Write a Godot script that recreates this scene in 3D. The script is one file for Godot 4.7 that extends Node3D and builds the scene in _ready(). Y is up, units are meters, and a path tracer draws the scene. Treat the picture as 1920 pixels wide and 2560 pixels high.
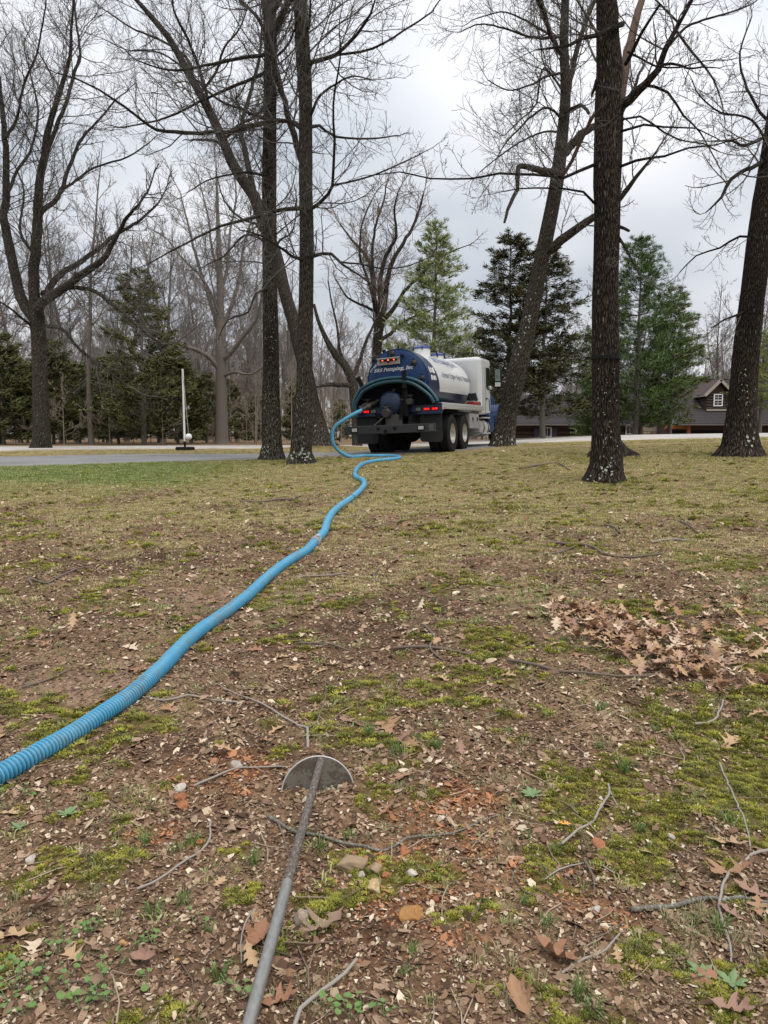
extends Node3D

# A sloping yard under bare oaks; a blue and white tank truck on the drive, its suction hose running down to the viewer.

const EYE := 1.6
var rng := RandomNumberGenerator.new()
var names := {}
var n1 := FastNoiseLite.new()
var n2 := FastNoiseLite.new()
var M := {}
var trees := {}


# ------------------------------------------------------------------ mesh building
class MB:
	var v := PackedVector3Array()
	var n := PackedVector3Array()
	var t := PackedVector2Array()
	var c := PackedColorArray()
	var i := PackedInt32Array()
	var tint := Color(1, 1, 1)
	var tinted := false
	var o := Vector3.ZERO

	func vert(p: Vector3, nn: Vector3, uv := Vector2.ZERO) -> void:
		v.append(p - o)
		n.append(nn)
		t.append(uv)
		if tinted:
			c.append(tint)

	func tri(a: Vector3, b: Vector3, d: Vector3) -> void:   # counter-clockwise seen from outside
		var k := v.size()
		var nn := (b - a).cross(d - a).normalized()
		vert(a, nn); vert(b, nn, Vector2(1, 0)); vert(d, nn, Vector2(1, 1))
		i.append(k); i.append(k + 2); i.append(k + 1)

	func quad(a: Vector3, b: Vector3, d: Vector3, e: Vector3) -> void:
		var k := v.size()
		var nn := (d - a).cross(e - b).normalized()
		vert(a, nn, Vector2(0, 1)); vert(b, nn, Vector2(1, 1)); vert(d, nn, Vector2(1, 0)); vert(e, nn, Vector2(0, 0))
		i.append(k); i.append(k + 2); i.append(k + 1)
		i.append(k); i.append(k + 3); i.append(k + 2)

	func box(m: Vector3, s: Vector3, b := Basis(), ch := 0.0) -> void:
		var h := s / 2.0
		var q := minf(ch, minf(h.x, minf(h.y, h.z)) * 0.9)
		for ax in 3:
			for sg in [-1.0, 1.0]:
				var u := Vector3.ZERO
				var w := Vector3.ZERO
				var nn := Vector3.ZERO
				nn[ax] = sg
				u[(ax + 1) % 3] = 1.0
				w[(ax + 2) % 3] = sg
				var f := nn * h[ax]
				var uu := u * (h[(ax + 1) % 3] - q)
				var ww := w * (h[(ax + 2) % 3] - q)
				quad(m + b * (f - uu - ww), m + b * (f + uu - ww), m + b * (f + uu + ww), m + b * (f - uu + ww))
		if q <= 0.0:
			return
		for ax in 3:
			var a1 := (ax + 1) % 3
			var a2 := (ax + 2) % 3
			for s1 in [-1.0, 1.0]:
				for s2 in [-1.0, 1.0]:
					var pa := Vector3.ZERO
					var pb := Vector3.ZERO
					pa[a1] = s1 * h[a1]
					pa[a2] = s2 * (h[a2] - q)
					pb[a1] = s1 * (h[a1] - q)
					pb[a2] = s2 * h[a2]
					var e := Vector3.ZERO
					e[ax] = h[ax] - q
					_facing(m, b, pa - e, pa + e, pb + e, pb - e)
		for sx in [-1.0, 1.0]:
			for sy in [-1.0, 1.0]:
				for sz in [-1.0, 1.0]:
					var p1 := Vector3(sx * h.x, sy * (h.y - q), sz * (h.z - q))
					var p2 := Vector3(sx * (h.x - q), sy * h.y, sz * (h.z - q))
					var p3 := Vector3(sx * (h.x - q), sy * (h.y - q), sz * h.z)
					if (p2 - p1).cross(p3 - p1).dot(p1) > 0:
						tri(m + b * p1, m + b * p2, m + b * p3)
					else:
						tri(m + b * p1, m + b * p3, m + b * p2)

	func _facing(m: Vector3, b: Basis, p1: Vector3, p2: Vector3, p3: Vector3, p4: Vector3) -> void:
		if (p3 - p1).cross(p4 - p2).dot(p1 + p3) > 0:
			quad(m + b * p1, m + b * p2, m + b * p3, m + b * p4)
		else:
			quad(m + b * p1, m + b * p4, m + b * p3, m + b * p2)

	func rbox(m: Vector3, s: Vector3, r: float, seg := 4, b := Basis()) -> void:
		var h := s / 2.0 - Vector3(r, r, r)
		var lats := []
		var lons := []
		for k in seg + 1:
			lats.append([-PI / 2 + PI / 2 * k / seg, -1.0])
		for k in seg + 1:
			lats.append([PI / 2 * k / seg, 1.0])
		for qd in 4:
			for k in seg + 1:
				lons.append([PI / 2 * (qd + float(k) / seg), 1.0 if qd == 0 or qd == 3 else -1.0, 1.0 if qd < 2 else -1.0])
		var k0 := v.size()
		for la in lats:
			for lo in lons:
				var d := Vector3(cos(la[0]) * cos(lo[0]), sin(la[0]), cos(la[0]) * sin(lo[0]))
				vert(m + b * (Vector3(lo[1] * h.x, la[1] * h.y, lo[2] * h.z) + d * r), b * d)
		var w := lons.size()
		for a in lats.size() - 1:
			for e in w:
				var p := k0 + a * w + e
				var q := k0 + a * w + (e + 1) % w
				i.append(p); i.append(q); i.append(q + w)
				i.append(p); i.append(q + w); i.append(p + w)
		for sg in [-1.0, 1.0]:
			var y: float = sg * (h.y + r)
			if sg > 0:
				quad(m + b * Vector3(-h.x, y, h.z), m + b * Vector3(h.x, y, h.z), m + b * Vector3(h.x, y, -h.z), m + b * Vector3(-h.x, y, -h.z))
			else:
				quad(m + b * Vector3(-h.x, y, -h.z), m + b * Vector3(h.x, y, -h.z), m + b * Vector3(h.x, y, h.z), m + b * Vector3(-h.x, y, h.z))

	# a tube along points with radii; flare > 0 gives root buttresses up to that height
	func tube(p: PackedVector3Array, r: PackedFloat32Array, sides: int, ur := 1.0, vl := 1.0, caps := false, flare := 0.0, ph := 0.0) -> void:
		var cnt := p.size()
		var k0 := v.size()
		var tg := (p[1] - p[0]).normalized()
		var u := tg.cross(Vector3(0.31, 0.2, 0.93)).normalized()
		if u.length() < 0.5:
			u = tg.cross(Vector3(1, 0, 0)).normalized()
		var w := tg.cross(u)
		var run := 0.0
		var st := TAU / sides
		for k in cnt:
			if k > 0:
				run += p[k].distance_to(p[k - 1])
				if k < cnt - 1:
					tg = (p[k + 1] - p[k - 1]).normalized()
				else:
					tg = (p[k] - p[k - 1]).normalized()
				u = (u - tg * u.dot(tg)).normalized()
				w = tg.cross(u)
			var ka := maxi(k - 1, 0)
			var kb := mini(k + 1, cnt - 1)
			var slope := (r[kb] - r[ka]) / maxf(1e-5, p[ka].distance_to(p[kb]))
			var fl := 0.0
			if flare > 0.0:
				fl = clampf(1.0 - (p[k].y - p[0].y) / flare, 0.0, 1.0)
				fl *= fl
			for s in sides + 1:
				var a := st * (s % sides)
				var d := u * cos(a) + w * sin(a)
				var rr := r[k]
				if flare > 0.0:
					rr *= 1.0 + fl * (0.13 * sin(5.0 * a + ph) + 0.08 * sin(3.0 * a + ph * 2.0)) + 0.025 * sin(7.0 * a + run * 2.0 + ph) + 0.02 * sin(4.0 * a - run * 3.1)
				vert(p[k] + d * rr, (d - tg * slope).normalized(), Vector2(ur * s / sides, run / vl))
		var row := sides + 1
		for k in cnt - 1:
			for s in sides:
				var q := k0 + k * row + s
				i.append(q); i.append(q + row + 1); i.append(q + 1)
				i.append(q); i.append(q + row); i.append(q + row + 1)
		if caps:
			for e in 2:
				var kk := v.size()
				var ring := k0 + (0 if e == 0 else (cnt - 1) * row)
				var dirn := (p[0] - p[1]).normalized() if e == 0 else (p[cnt - 1] - p[cnt - 2]).normalized()
				vert(p[0] if e == 0 else p[cnt - 1], dirn)
				for s in row:
					v.append(v[ring + s]); n.append(dirn); t.append(Vector2.ZERO)
					if tinted:
						c.append(tint)
				for s in sides:
					if e == 0:
						i.append(kk); i.append(kk + 1 + s); i.append(kk + 2 + s)
					else:
						i.append(kk); i.append(kk + 2 + s); i.append(kk + 1 + s)

	# very cheap thin tube without texture coordinates for twigs
	func twig(p: PackedVector3Array, r0: float, r1: float, sides: int) -> void:
		var cnt := p.size()
		var k0 := v.size()
		var tg := (p[cnt - 1] - p[0]).normalized()
		var u := tg.cross(Vector3(0.31, 0.2, 0.93)).normalized()
		var w := tg.cross(u)
		for k in cnt:
			var r := lerpf(r0, r1, float(k) / (cnt - 1))
			for s in sides:
				var a := TAU / sides * s
				var d := u * cos(a) + w * sin(a)
				v.append(p[k] + d * r - o)
				n.append(d)
		for k in cnt - 1:
			for s in sides:
				var q := k0 + k * sides + s
				var q1 := k0 + k * sides + (s + 1) % sides
				i.append(q); i.append(q1 + sides); i.append(q1)
				i.append(q); i.append(q + sides); i.append(q1 + sides)

	func rod(a: Vector3, b: Vector3, r: float, sides := 10, r2 := -1.0) -> void:
		tube(PackedVector3Array([a, b]), PackedFloat32Array([r, r if r2 < 0 else r2]), sides, 1.0, 1.0, true)

	# profile of (radius, height) turned about the y axis of xf; smooth joins the rings' normals
	func lathe(pr: PackedVector2Array, xf: Transform3D, sides := 24, smooth := false) -> void:
		for k in pr.size() - 1:
			var a := pr[k]
			var b := pr[k + 1]
			var k0 := v.size()
			var nd := [_pn(pr, k, k), _pn(pr, k, k)]
			if smooth:
				nd = [(_pn(pr, k - 1, k) + _pn(pr, k, k)).normalized(), (_pn(pr, k, k) + _pn(pr, k + 1, k)).normalized()]
			for s in sides + 1:
				var an := TAU * (s % sides) / sides
				var d := Vector3(cos(an), 0, -sin(an))
				for e in 2:
					var q: Vector2 = a if e == 0 else b
					var nn: Vector2 = nd[e]
					vert(xf * (d * q.x + Vector3(0, q.y, 0)), (xf.basis * (d * nn.x + Vector3(0, nn.y, 0))).normalized(), Vector2(float(s) / sides, q.y))
			for s in sides:
				var q := k0 + s * 2
				i.append(q); i.append(q + 3); i.append(q + 2)
				i.append(q); i.append(q + 1); i.append(q + 3)

	func _pn(pr: PackedVector2Array, k: int, k2: int) -> Vector2:
		if k < 0 or k >= pr.size() - 1:
			k = k2
		var d := pr[k + 1] - pr[k]
		return Vector2(d.y, -d.x).normalized()

	# a flat polygon (counter-clockwise in xy) drawn out along -z by depth, placed by xf
	func prism(pl: PackedVector2Array, depth: float, xf: Transform3D) -> void:
		var ix := Geometry2D.triangulate_polygon(pl)
		for k in range(0, ix.size(), 3):
			var a := pl[ix[k]]
			var b := pl[ix[k + 1]]
			var d := pl[ix[k + 2]]
			if (b - a).cross(d - a) < 0:
				var sw := b
				b = d
				d = sw
			tri(xf * Vector3(a.x, a.y, 0), xf * Vector3(b.x, b.y, 0), xf * Vector3(d.x, d.y, 0))
			tri(xf * Vector3(a.x, a.y, -depth), xf * Vector3(d.x, d.y, -depth), xf * Vector3(b.x, b.y, -depth))
		for k in pl.size():
			var a := pl[k]
			var b := pl[(k + 1) % pl.size()]
			quad(xf * Vector3(a.x, a.y, -depth), xf * Vector3(b.x, b.y, -depth), xf * Vector3(b.x, b.y, 0), xf * Vector3(a.x, a.y, 0))

	func ball(m: Vector3, r: Vector3, sides := 14, rows := 8, b := Basis()) -> void:
		var k0 := v.size()
		for a in rows + 1:
			var la := -PI / 2 + PI * a / rows
			for s in sides + 1:
				var lo := TAU * (s % sides) / sides
				var d := Vector3(cos(la) * cos(lo), sin(la), cos(la) * sin(lo))
				vert(m + b * (d * r), (b * (d / r)).normalized(), Vector2(float(s) / sides, float(a) / rows))
		for a in rows:
			for s in sides:
				var p := k0 + a * (sides + 1) + s
				i.append(p); i.append(p + 1); i.append(p + sides + 2)
				i.append(p); i.append(p + sides + 2); i.append(p + sides + 1)

	func mesh() -> ArrayMesh:
		var a := []
		a.resize(Mesh.ARRAY_MAX)
		a[Mesh.ARRAY_VERTEX] = v
		a[Mesh.ARRAY_NORMAL] = n
		if t.size() == v.size():
			a[Mesh.ARRAY_TEX_UV] = t
		if c.size() == v.size():
			a[Mesh.ARRAY_COLOR] = c
		a[Mesh.ARRAY_INDEX] = i
		var m := ArrayMesh.new()
		m.add_surface_from_arrays(Mesh.PRIMITIVE_TRIANGLES, a)
		return m


# ------------------------------------------------------------------ scene helpers
func numbered(called: String) -> String:
	var k: int = names.get(called, 0)
	names[called] = k + 1
	return called if k == 0 else "%s_%03d" % [called, k]

func tag(o: Node, label: String, category := "", group := "", kind := "") -> void:
	if label: o.set_meta("label", label)
	if category: o.set_meta("category", category)
	if group: o.set_meta("group", group)
	if kind: o.set_meta("kind", kind)

func thing(called: String, label: String, category: String, at := Vector3.ZERO, group := "") -> Node3D:
	var o := Node3D.new()
	o.name = numbered(called)
	add_child(o, true)
	o.position = at
	tag(o, label, category, group)
	return o

func put(called: String, m: Mesh, material: Material, parent: Node3D = null, at := Vector3.ZERO) -> MeshInstance3D:
	var o := MeshInstance3D.new()
	o.mesh = m
	o.material_override = material
	o.position = at
	if parent:
		var k := 0
		var nm := called
		while parent.has_node(nm):
			k += 1
			nm = "%s_%03d" % [called, k]
		o.name = nm
		parent.add_child(o, true)
	else:
		o.name = numbered(called)
		add_child(o, true)
	return o

func lin(r: float, g: float, b: float) -> Color:
	return Color(r, g, b).linear_to_srgb()

func mat(r: float, g: float, b: float, rough := 0.8, metal := 0.0) -> StandardMaterial3D:
	var m := StandardMaterial3D.new()
	m.albedo_color = lin(r, g, b)
	m.roughness = rough
	m.metallic = metal
	return m

func rf(a: float, b: float) -> float:
	return rng.randf_range(a, b)

func ss(a: float, b: float, x: float) -> float:
	var t := clampf((x - a) / (b - a), 0.0, 1.0)
	return t * t * (3.0 - 2.0 * t)

# height of the ground: a yard that climbs and tilts, a level road shelf, a drop behind it on the right
func base_y(x: float, d: float) -> float:
	var p := -1.55 + 0.049 * d + 0.03 * x
	var s := 0.04 * (log(1.0 + exp(-absf(x + 1.0))) + maxf(x + 1.0, 0.0))
	var q := -0.575 + 0.6 * tanh(s / 0.6)
	var h := clampf(0.5 + 0.5 * (q - p) / 0.16, 0.0, 1.0)
	var e := q * (1.0 - h) + p * h - 0.16 * h * (1.0 - h)
	e += 0.09 * ss(4, 12, x) * ss(26, 38, d)
	e -= ss(42, 57, d) * ss(5, 12, x) * 1.85
	e += 0.14 * exp(-(pow((x + 2.4) / 1.6, 2.0) + pow((d - 30.0) / 1.8, 2.0)))
	return EYE + e

func gy(x: float, z: float) -> float:
	var d := -z
	var f := 1.0 - ss(14, 20, d)
	var y := base_y(x, d)
	if f > 0.0:
		y += f * (0.014 * n1.get_noise_2d(x * 5.0, z * 5.0) + 0.03 * n1.get_noise_2d(x * 1.1 + 40.0, z * 1.1))
	return y

func gp(x: float, z: float, up := 0.0) -> Vector3:
	return Vector3(x, gy(x, z) + up, z)

func smooth_path(p: PackedVector3Array, r: PackedFloat32Array, step: float) -> Array:
	var op := PackedVector3Array()
	var orr := PackedFloat32Array()
	for k in p.size() - 1:
		var a := p[maxi(k - 1, 0)]
		var b := p[k]
		var c := p[k + 1]
		var d := p[mini(k + 2, p.size() - 1)]
		var m := maxi(1, int(b.distance_to(c) / step))
		for q in m:
			var t := float(q) / m
			op.append(b.cubic_interpolate(c, a, d, t))
			orr.append(lerpf(r[k], r[k + 1], t))
	op.append(p[p.size() - 1])
	orr.append(r[r.size() - 1])
	return [op, orr]


# ------------------------------------------------------------------ materials
func seamless(type: int, freq: float, w: int, h: int, oct := 1, ret := 0, sd := 1) -> Image:
	var f := FastNoiseLite.new()
	f.noise_type = type
	f.frequency = freq
	f.seed = sd
	f.fractal_type = FastNoiseLite.FRACTAL_FBM if oct > 1 else FastNoiseLite.FRACTAL_NONE
	f.fractal_octaves = oct
	if type == FastNoiseLite.TYPE_CELLULAR:
		f.cellular_return_type = ret
		f.cellular_jitter = 1.0
	return f.get_seamless_image(w, h)

func tex(im: Image) -> ImageTexture:
	return ImageTexture.create_from_image(im)

func bark_maps(sd: int, dark: Color, light: Color, lichen: float) -> Array:
	var S := 256
	var cf := FastNoiseLite.new()
	cf.noise_type = FastNoiseLite.TYPE_CELLULAR
	cf.frequency = 0.062
	cf.seed = sd
	cf.fractal_type = FastNoiseLite.FRACTAL_NONE
	cf.cellular_return_type = FastNoiseLite.RETURN_DISTANCE2_SUB
	cf.domain_warp_enabled = true
	cf.domain_warp_amplitude = 22.0
	cf.domain_warp_frequency = 0.03
	var cell := cf.get_seamless_image(S, S)
	var fine := seamless(FastNoiseLite.TYPE_SIMPLEX, 0.05, S, S, 4, 0, sd + 1)
	var spots := seamless(FastNoiseLite.TYPE_SIMPLEX, 0.018, S, S, 5, 0, sd + 2)
	var al := Image.create(S, S, false, Image.FORMAT_RGB8)
	var he := Image.create(S, S, false, Image.FORMAT_RGB8)
	for y in S:
		for x in S:
			var c := clampf(cell.get_pixel(x, y).r * 2.6, 0.0, 1.0)
			var f := fine.get_pixel(x, y).r
			var s := spots.get_pixel(x, y).r
			var h := clampf(c * 0.75 + f * 0.35, 0.0, 1.0)
			var col := dark.lerp(light, clampf(c * 0.45 + (f - 0.42) * 1.6, 0.0, 1.0))
			if s > 1.0 - lichen and f > 0.45:
				col = col.lerp(Color(0.30, 0.32, 0.27), clampf((s - 1.0 + lichen) * 9.0, 0.0, 0.8))
			al.set_pixel(x, y, col.linear_to_srgb())
			he.set_pixel(x, y, Color(h, h, h))
	return [tex(al), tex(he)]

func bark(sd: int, dark: Color, light: Color, lichen: float) -> StandardMaterial3D:
	var t := bark_maps(sd, dark, light, lichen)
	var m := StandardMaterial3D.new()
	m.albedo_texture = t[0]
	m.vertex_color_use_as_albedo = true
	m.heightmap_enabled = true
	m.heightmap_texture = t[1]
	m.heightmap_scale = 6.0
	m.roughness = 0.95
	m.metallic_specular = 0.25
	return m

func grain(sd: int, lo: float, hi: float, freq: float, warm: Color, cool: Color, S := 512) -> Array:
	var a := seamless(FastNoiseLite.TYPE_CELLULAR, freq, S, S, 1, FastNoiseLite.RETURN_CELL_VALUE, sd)
	var b := seamless(FastNoiseLite.TYPE_SIMPLEX, freq * 0.5, S, S, 4, 0, sd + 3)
	var al := Image.create(S, S, false, Image.FORMAT_RGB8)
	var he := Image.create(S, S, false, Image.FORMAT_RGB8)
	for y in S:
		for x in S:
			var c := a.get_pixel(x, y).r
			var f := b.get_pixel(x, y).r
			var k := lerpf(lo, hi, clampf(c * 0.55 + f * 0.6 - 0.08, 0.0, 1.0))
			var col := warm.lerp(cool, clampf(f * 1.6 - 0.4, 0.0, 1.0)) * k
			al.set_pixel(x, y, col.linear_to_srgb())
			var h := clampf(c * 0.4 + f * 0.6, 0.0, 1.0)
			he.set_pixel(x, y, Color(h, h, h))
	return [tex(al), tex(he)]

func relief(m: StandardMaterial3D, t: Array, scale: float, tile: float) -> void:
	m.albedo_texture = t[0]
	m.heightmap_enabled = true
	m.heightmap_texture = t[1]
	m.heightmap_scale = scale
	m.uv1_triplanar = true
	m.uv1_world_triplanar = true
	m.uv1_scale = Vector3.ONE / tile

func make_materials() -> void:
	M.bark_dark = bark(11, Color(0.017, 0.012, 0.009), Color(0.10, 0.078, 0.064), 0.22)
	M.bark_grey = bark(23, Color(0.030, 0.024, 0.018), Color(0.165, 0.14, 0.117), 0.25)
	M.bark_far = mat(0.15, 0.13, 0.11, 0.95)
	M.bark_dead = mat(0.12, 0.073, 0.054, 0.9)
	M.lichen = mat(0.34, 0.37, 0.29, 0.95)
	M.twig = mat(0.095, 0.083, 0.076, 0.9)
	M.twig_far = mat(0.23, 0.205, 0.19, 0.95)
	M.twig_bud = mat(0.17, 0.12, 0.10, 0.9)
	var soil := grain(5, 0.35, 1.0, 0.09, Color(1.0, 0.93, 0.85), Color(0.92, 0.86, 0.80))
	M.ground = mat(1, 1, 1, 0.97)
	M.ground.vertex_color_use_as_albedo = true
	M.ground.metallic_specular = 0.2
	relief(M.ground, soil, 1.4, 0.9)
	var tar := grain(31, 0.6, 1.0, 0.16, Color(0.31, 0.30, 0.295), Color(0.26, 0.26, 0.265), 256)
	M.asphalt = mat(1, 1, 1, 0.92)
	relief(M.asphalt, tar, 0.5, 0.8)
	var grav := grain(47, 0.55, 1.0, 0.14, Color(0.72, 0.68, 0.62), Color(0.60, 0.575, 0.54), 256)
	M.gravel = mat(1, 1, 1, 0.95)
	relief(M.gravel, grav, 1.5, 0.7)
	M.chip = mat(1, 1, 1, 0.85)
	M.chip.vertex_color_use_as_albedo = true
	M.chip.metallic_specular = 0.3
	M.grass = mat(1, 1, 1, 0.75)
	M.grass.vertex_color_use_as_albedo = true
	M.grass.backlight_enabled = true
	M.grass.backlight = Color(0.25, 0.25, 0.12)
	M.needle = mat(1, 1, 1, 0.8)
	M.needle.vertex_color_use_as_albedo = true
	M.needle.backlight_enabled = true
	M.needle.backlight = Color(0.6, 0.6, 0.4)
	M.weed = mat(0.12, 0.21, 0.05, 0.65)
	M.weed_pale = mat(0.16, 0.24, 0.10, 0.6)
	M.hose = mat(1, 1, 1, 0.5)
	var hd := seamless(FastNoiseLite.TYPE_SIMPLEX, 0.012, 256, 256, 5, 0, 301)
	var hi := Image.create(256, 256, false, Image.FORMAT_RGB8)
	for y in 256:
		for x in 256:
			var f := hd.get_pixel(x, y).r
			var c := Color(0.055, 0.31, 0.52).lerp(Color(0.12, 0.40, 0.57), clampf((f - 0.35) * 2.2, 0.0, 1.0))
			hi.set_pixel(x, y, c.lerp(Color(0.12, 0.12, 0.11), clampf((f - 0.62) * 3.5, 0.0, 0.55)).linear_to_srgb())
	M.hose.albedo_texture = tex(hi)
	M.hose.uv1_triplanar = true
	M.hose.uv1_scale = Vector3(1.7, 1.7, 1.7)
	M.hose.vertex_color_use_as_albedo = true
	M.hose_dark = mat(0.006, 0.045, 0.062, 0.4)
	M.steel = mat(0.50, 0.49, 0.47, 0.5, 0.35)
	M.blue = mat(0.006, 0.031, 0.105, 0.38)
	M.blue.clearcoat_enabled = true
	M.blue.metallic_specular = 0.35
	M.blue.clearcoat = 0.12
	M.blue.clearcoat_roughness = 0.12
	M.navy = mat(0.006, 0.014, 0.05, 0.3)
	M.white = mat(0.74, 0.75, 0.74, 0.3)
	M.white.clearcoat_enabled = true
	M.white.clearcoat = 0.6
	M.white.clearcoat_roughness = 0.15
	M.white_paint = mat(0.80, 0.80, 0.80, 0.5)
	M.lid = mat(0.06, 0.09, 0.34, 0.35)
	M.black = mat(0.013, 0.013, 0.014, 0.55)
	M.black_dull = mat(0.018, 0.018, 0.019, 0.85)
	M.rubber = mat(0.022, 0.022, 0.022, 0.9)
	M.flap = mat(0.035, 0.036, 0.038, 0.75)
	M.bumper = mat(0.045, 0.046, 0.048, 0.6)
	M.alu = mat(0.62, 0.61, 0.57, 0.42, 0.55)
	M.rim = mat(0.50, 0.48, 0.44, 0.4, 0.6)
	M.chrome = mat(0.8, 0.8, 0.8, 0.15, 1.0)
	M.iron = mat(0.06, 0.058, 0.055, 0.5, 0.4)
	M.lens_clear = mat(0.42, 0.41, 0.38, 0.25)
	M.lens_red = mat(0.55, 0.02, 0.015, 0.3)
	M.lens_red.emission_enabled = true
	M.lens_red.emission = Color(1.0, 0.06, 0.04)
	M.lens_red.emission_energy_multiplier = 1.0
	M.led = mat(0.9, 0.2, 0.1, 0.3)
	M.led.emission_enabled = true
	M.led.emission = Color(1.0, 0.28, 0.16)
	M.led.emission_energy_multiplier = 2.2
	M.red = mat(0.30, 0.015, 0.015, 0.4)
	M.glass = mat(0.012, 0.014, 0.015, 0.08)
	M.mirror = mat(0.16, 0.19, 0.17, 0.06, 1.0)  # dark green tint painted in place of trees reflected in the glass
	M.log = mat(0.055, 0.036, 0.030, 0.8)
	M.shingle = mat(0.10, 0.068, 0.060, 0.9)
	M.shingle_dark = mat(0.058, 0.052, 0.054, 0.9)
	var shing := grain(61, 0.6, 1.0, 0.1, Color(1, 1, 1), Color(0.85, 0.8, 0.8), 128)
	for k in ["shingle", "shingle_dark"]:
		relief(M[k], shing, 1.0, 1.0)
	M.trim = mat(0.34, 0.30, 0.26, 0.7)
	M.beam = mat(0.30, 0.115, 0.04, 0.7)
	M.shutter = mat(0.045, 0.04, 0.075, 0.7)
	M.stone_wall = mat(0.22, 0.18, 0.14, 0.9)


# ------------------------------------------------------------------ trees
var tw_up := 0.06
var tw_min := 0.0042

func grow(mb: MB, p: Vector3, d: Vector3, ln: float, r: float, lvl: int) -> void:
	var seg := 5 if lvl >= 2 else 4 if lvl == 1 else 3
	var pts := PackedVector3Array([p])
	var wob := 0.26 if lvl > 0 else 0.22
	for k in seg:
		d = (d + Vector3(rf(-wob, wob), rf(-wob, wob) + tw_up, rf(-wob, wob))).normalized()
		pts.append(pts[k] + d * (ln / seg))
	var r1 := maxf(tw_min * 0.8, r * 0.45)
	mb.twig(pts, maxf(r, tw_min), r1, 3 if r < 0.014 else 5)
	if lvl == 0:
		return
	var nc := int(clampf(ln * [0.0, 8.0, 5.4, 3.4, 2.4][lvl], 3, 9))
	for k in nc:
		var t := 0.18 + 0.8 * (k + rf(0.1, 0.9)) / nc
		var sg := mini(int(t * seg), seg - 1)
		var q := pts[sg].lerp(pts[sg + 1], t * seg - sg)
		var dd := (pts[sg + 1] - pts[sg]).normalized()
		var side := dd.cross(Vector3(rf(-1, 1), rf(-0.6, 0.6), rf(-1, 1))).normalized()
		var ang := rf(0.55, 1.05)
		grow(mb, q, (dd * cos(ang) + side * sin(ang)).normalized(), ln * rf(0.32, 0.62) * (1.15 - 0.55 * t), lerpf(r, r1, t) * 0.62, lvl - 1)

func limb_twigs(mb: MB, p: PackedVector3Array, r: PackedFloat32Array, spacing: float, lvl: int, lmax: float, from_t := 0.12) -> void:
	var total := 0.0
	for k in p.size() - 1:
		total += p[k].distance_to(p[k + 1])
	var next := total * from_t
	var run := 0.0
	for k in p.size() - 1:
		var sl := p[k].distance_to(p[k + 1])
		while next < run + sl:
			var f := (next - run) / sl
			var q := p[k].lerp(p[k + 1], f)
			var rr := lerpf(r[k], r[k + 1], f)
			var dd := (p[k + 1] - p[k]).normalized()
			var side := dd.cross(Vector3(rf(-1, 1), rf(-0.5, 0.5), rf(-1, 1))).normalized()
			var ang := rf(0.6, 1.2)
			var ln := clampf(total * rf(0.14, 0.36) * (1.2 - 0.6 * next / total), 0.5, lmax)
			grow(mb, q, (dd * cos(ang) + side * sin(ang)).normalized(), ln, clampf(rr * 0.42, 0.005, 0.022), lvl)
			next += spacing * rf(0.6, 1.4)
		run += sl
	grow(mb, p[p.size() - 1], (p[p.size() - 1] - p[p.size() - 2]).normalized(), clampf(total * 0.25, 0.5, lmax), maxf(0.005, r[r.size() - 1]), lvl)

# key: label, category/group, bark, twig density (spacing m), detail level, longest side twig
var tree_info := {
	"T1": ["broad forked bare oak with a mossy foot beside the drive at the far left", "bark_grey", 0.36, 2, 3.0],
	"T2": ["straight bare oak trunk, left of the close pair beside the drive", "bark_grey", 0.32, 2, 2.6],
	"T3": ["leaning dark oak with a broken stump side behind the close pair of trunks", "bark_grey", 0.36, 2, 2.8],
	"T4": ["slightly bent oak trunk with a lichened foot, right of the close pair", "bark_grey", 0.3, 2, 2.4],
	"T5": ["leaning oak in front of the truck's cab with a broken hooked limb", "bark_grey", 0.3, 2, 2.6],
	"T6": ["thick dark oak trunk with a strap round it and lichen at its foot", "bark_dark", 0.34, 2, 2.2],
	"T7": ["oak hidden behind the strapped trunk, its bare reddish dead top showing", "bark_dark", 0.27, 2, 2.8],
	"T8": ["leaning dark oak at the right edge with pale lichen at its foot", "bark_dark", 0.28, 2, 2.4],
	"B1": ["bare grey tree with a V-shaped crown behind the white tetherball pole", "bark_far", 0.45, 2, 3.2],
	"B3": ["many-stemmed bare tree with pinkish buds rising behind the tank", "bark_grey", 0.32, 2, 2.6],
	"B4": ["crooked low tree with a horizontal dead arm left of the truck", "bark_grey", 0.5, 2, 2.4],
}

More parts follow.
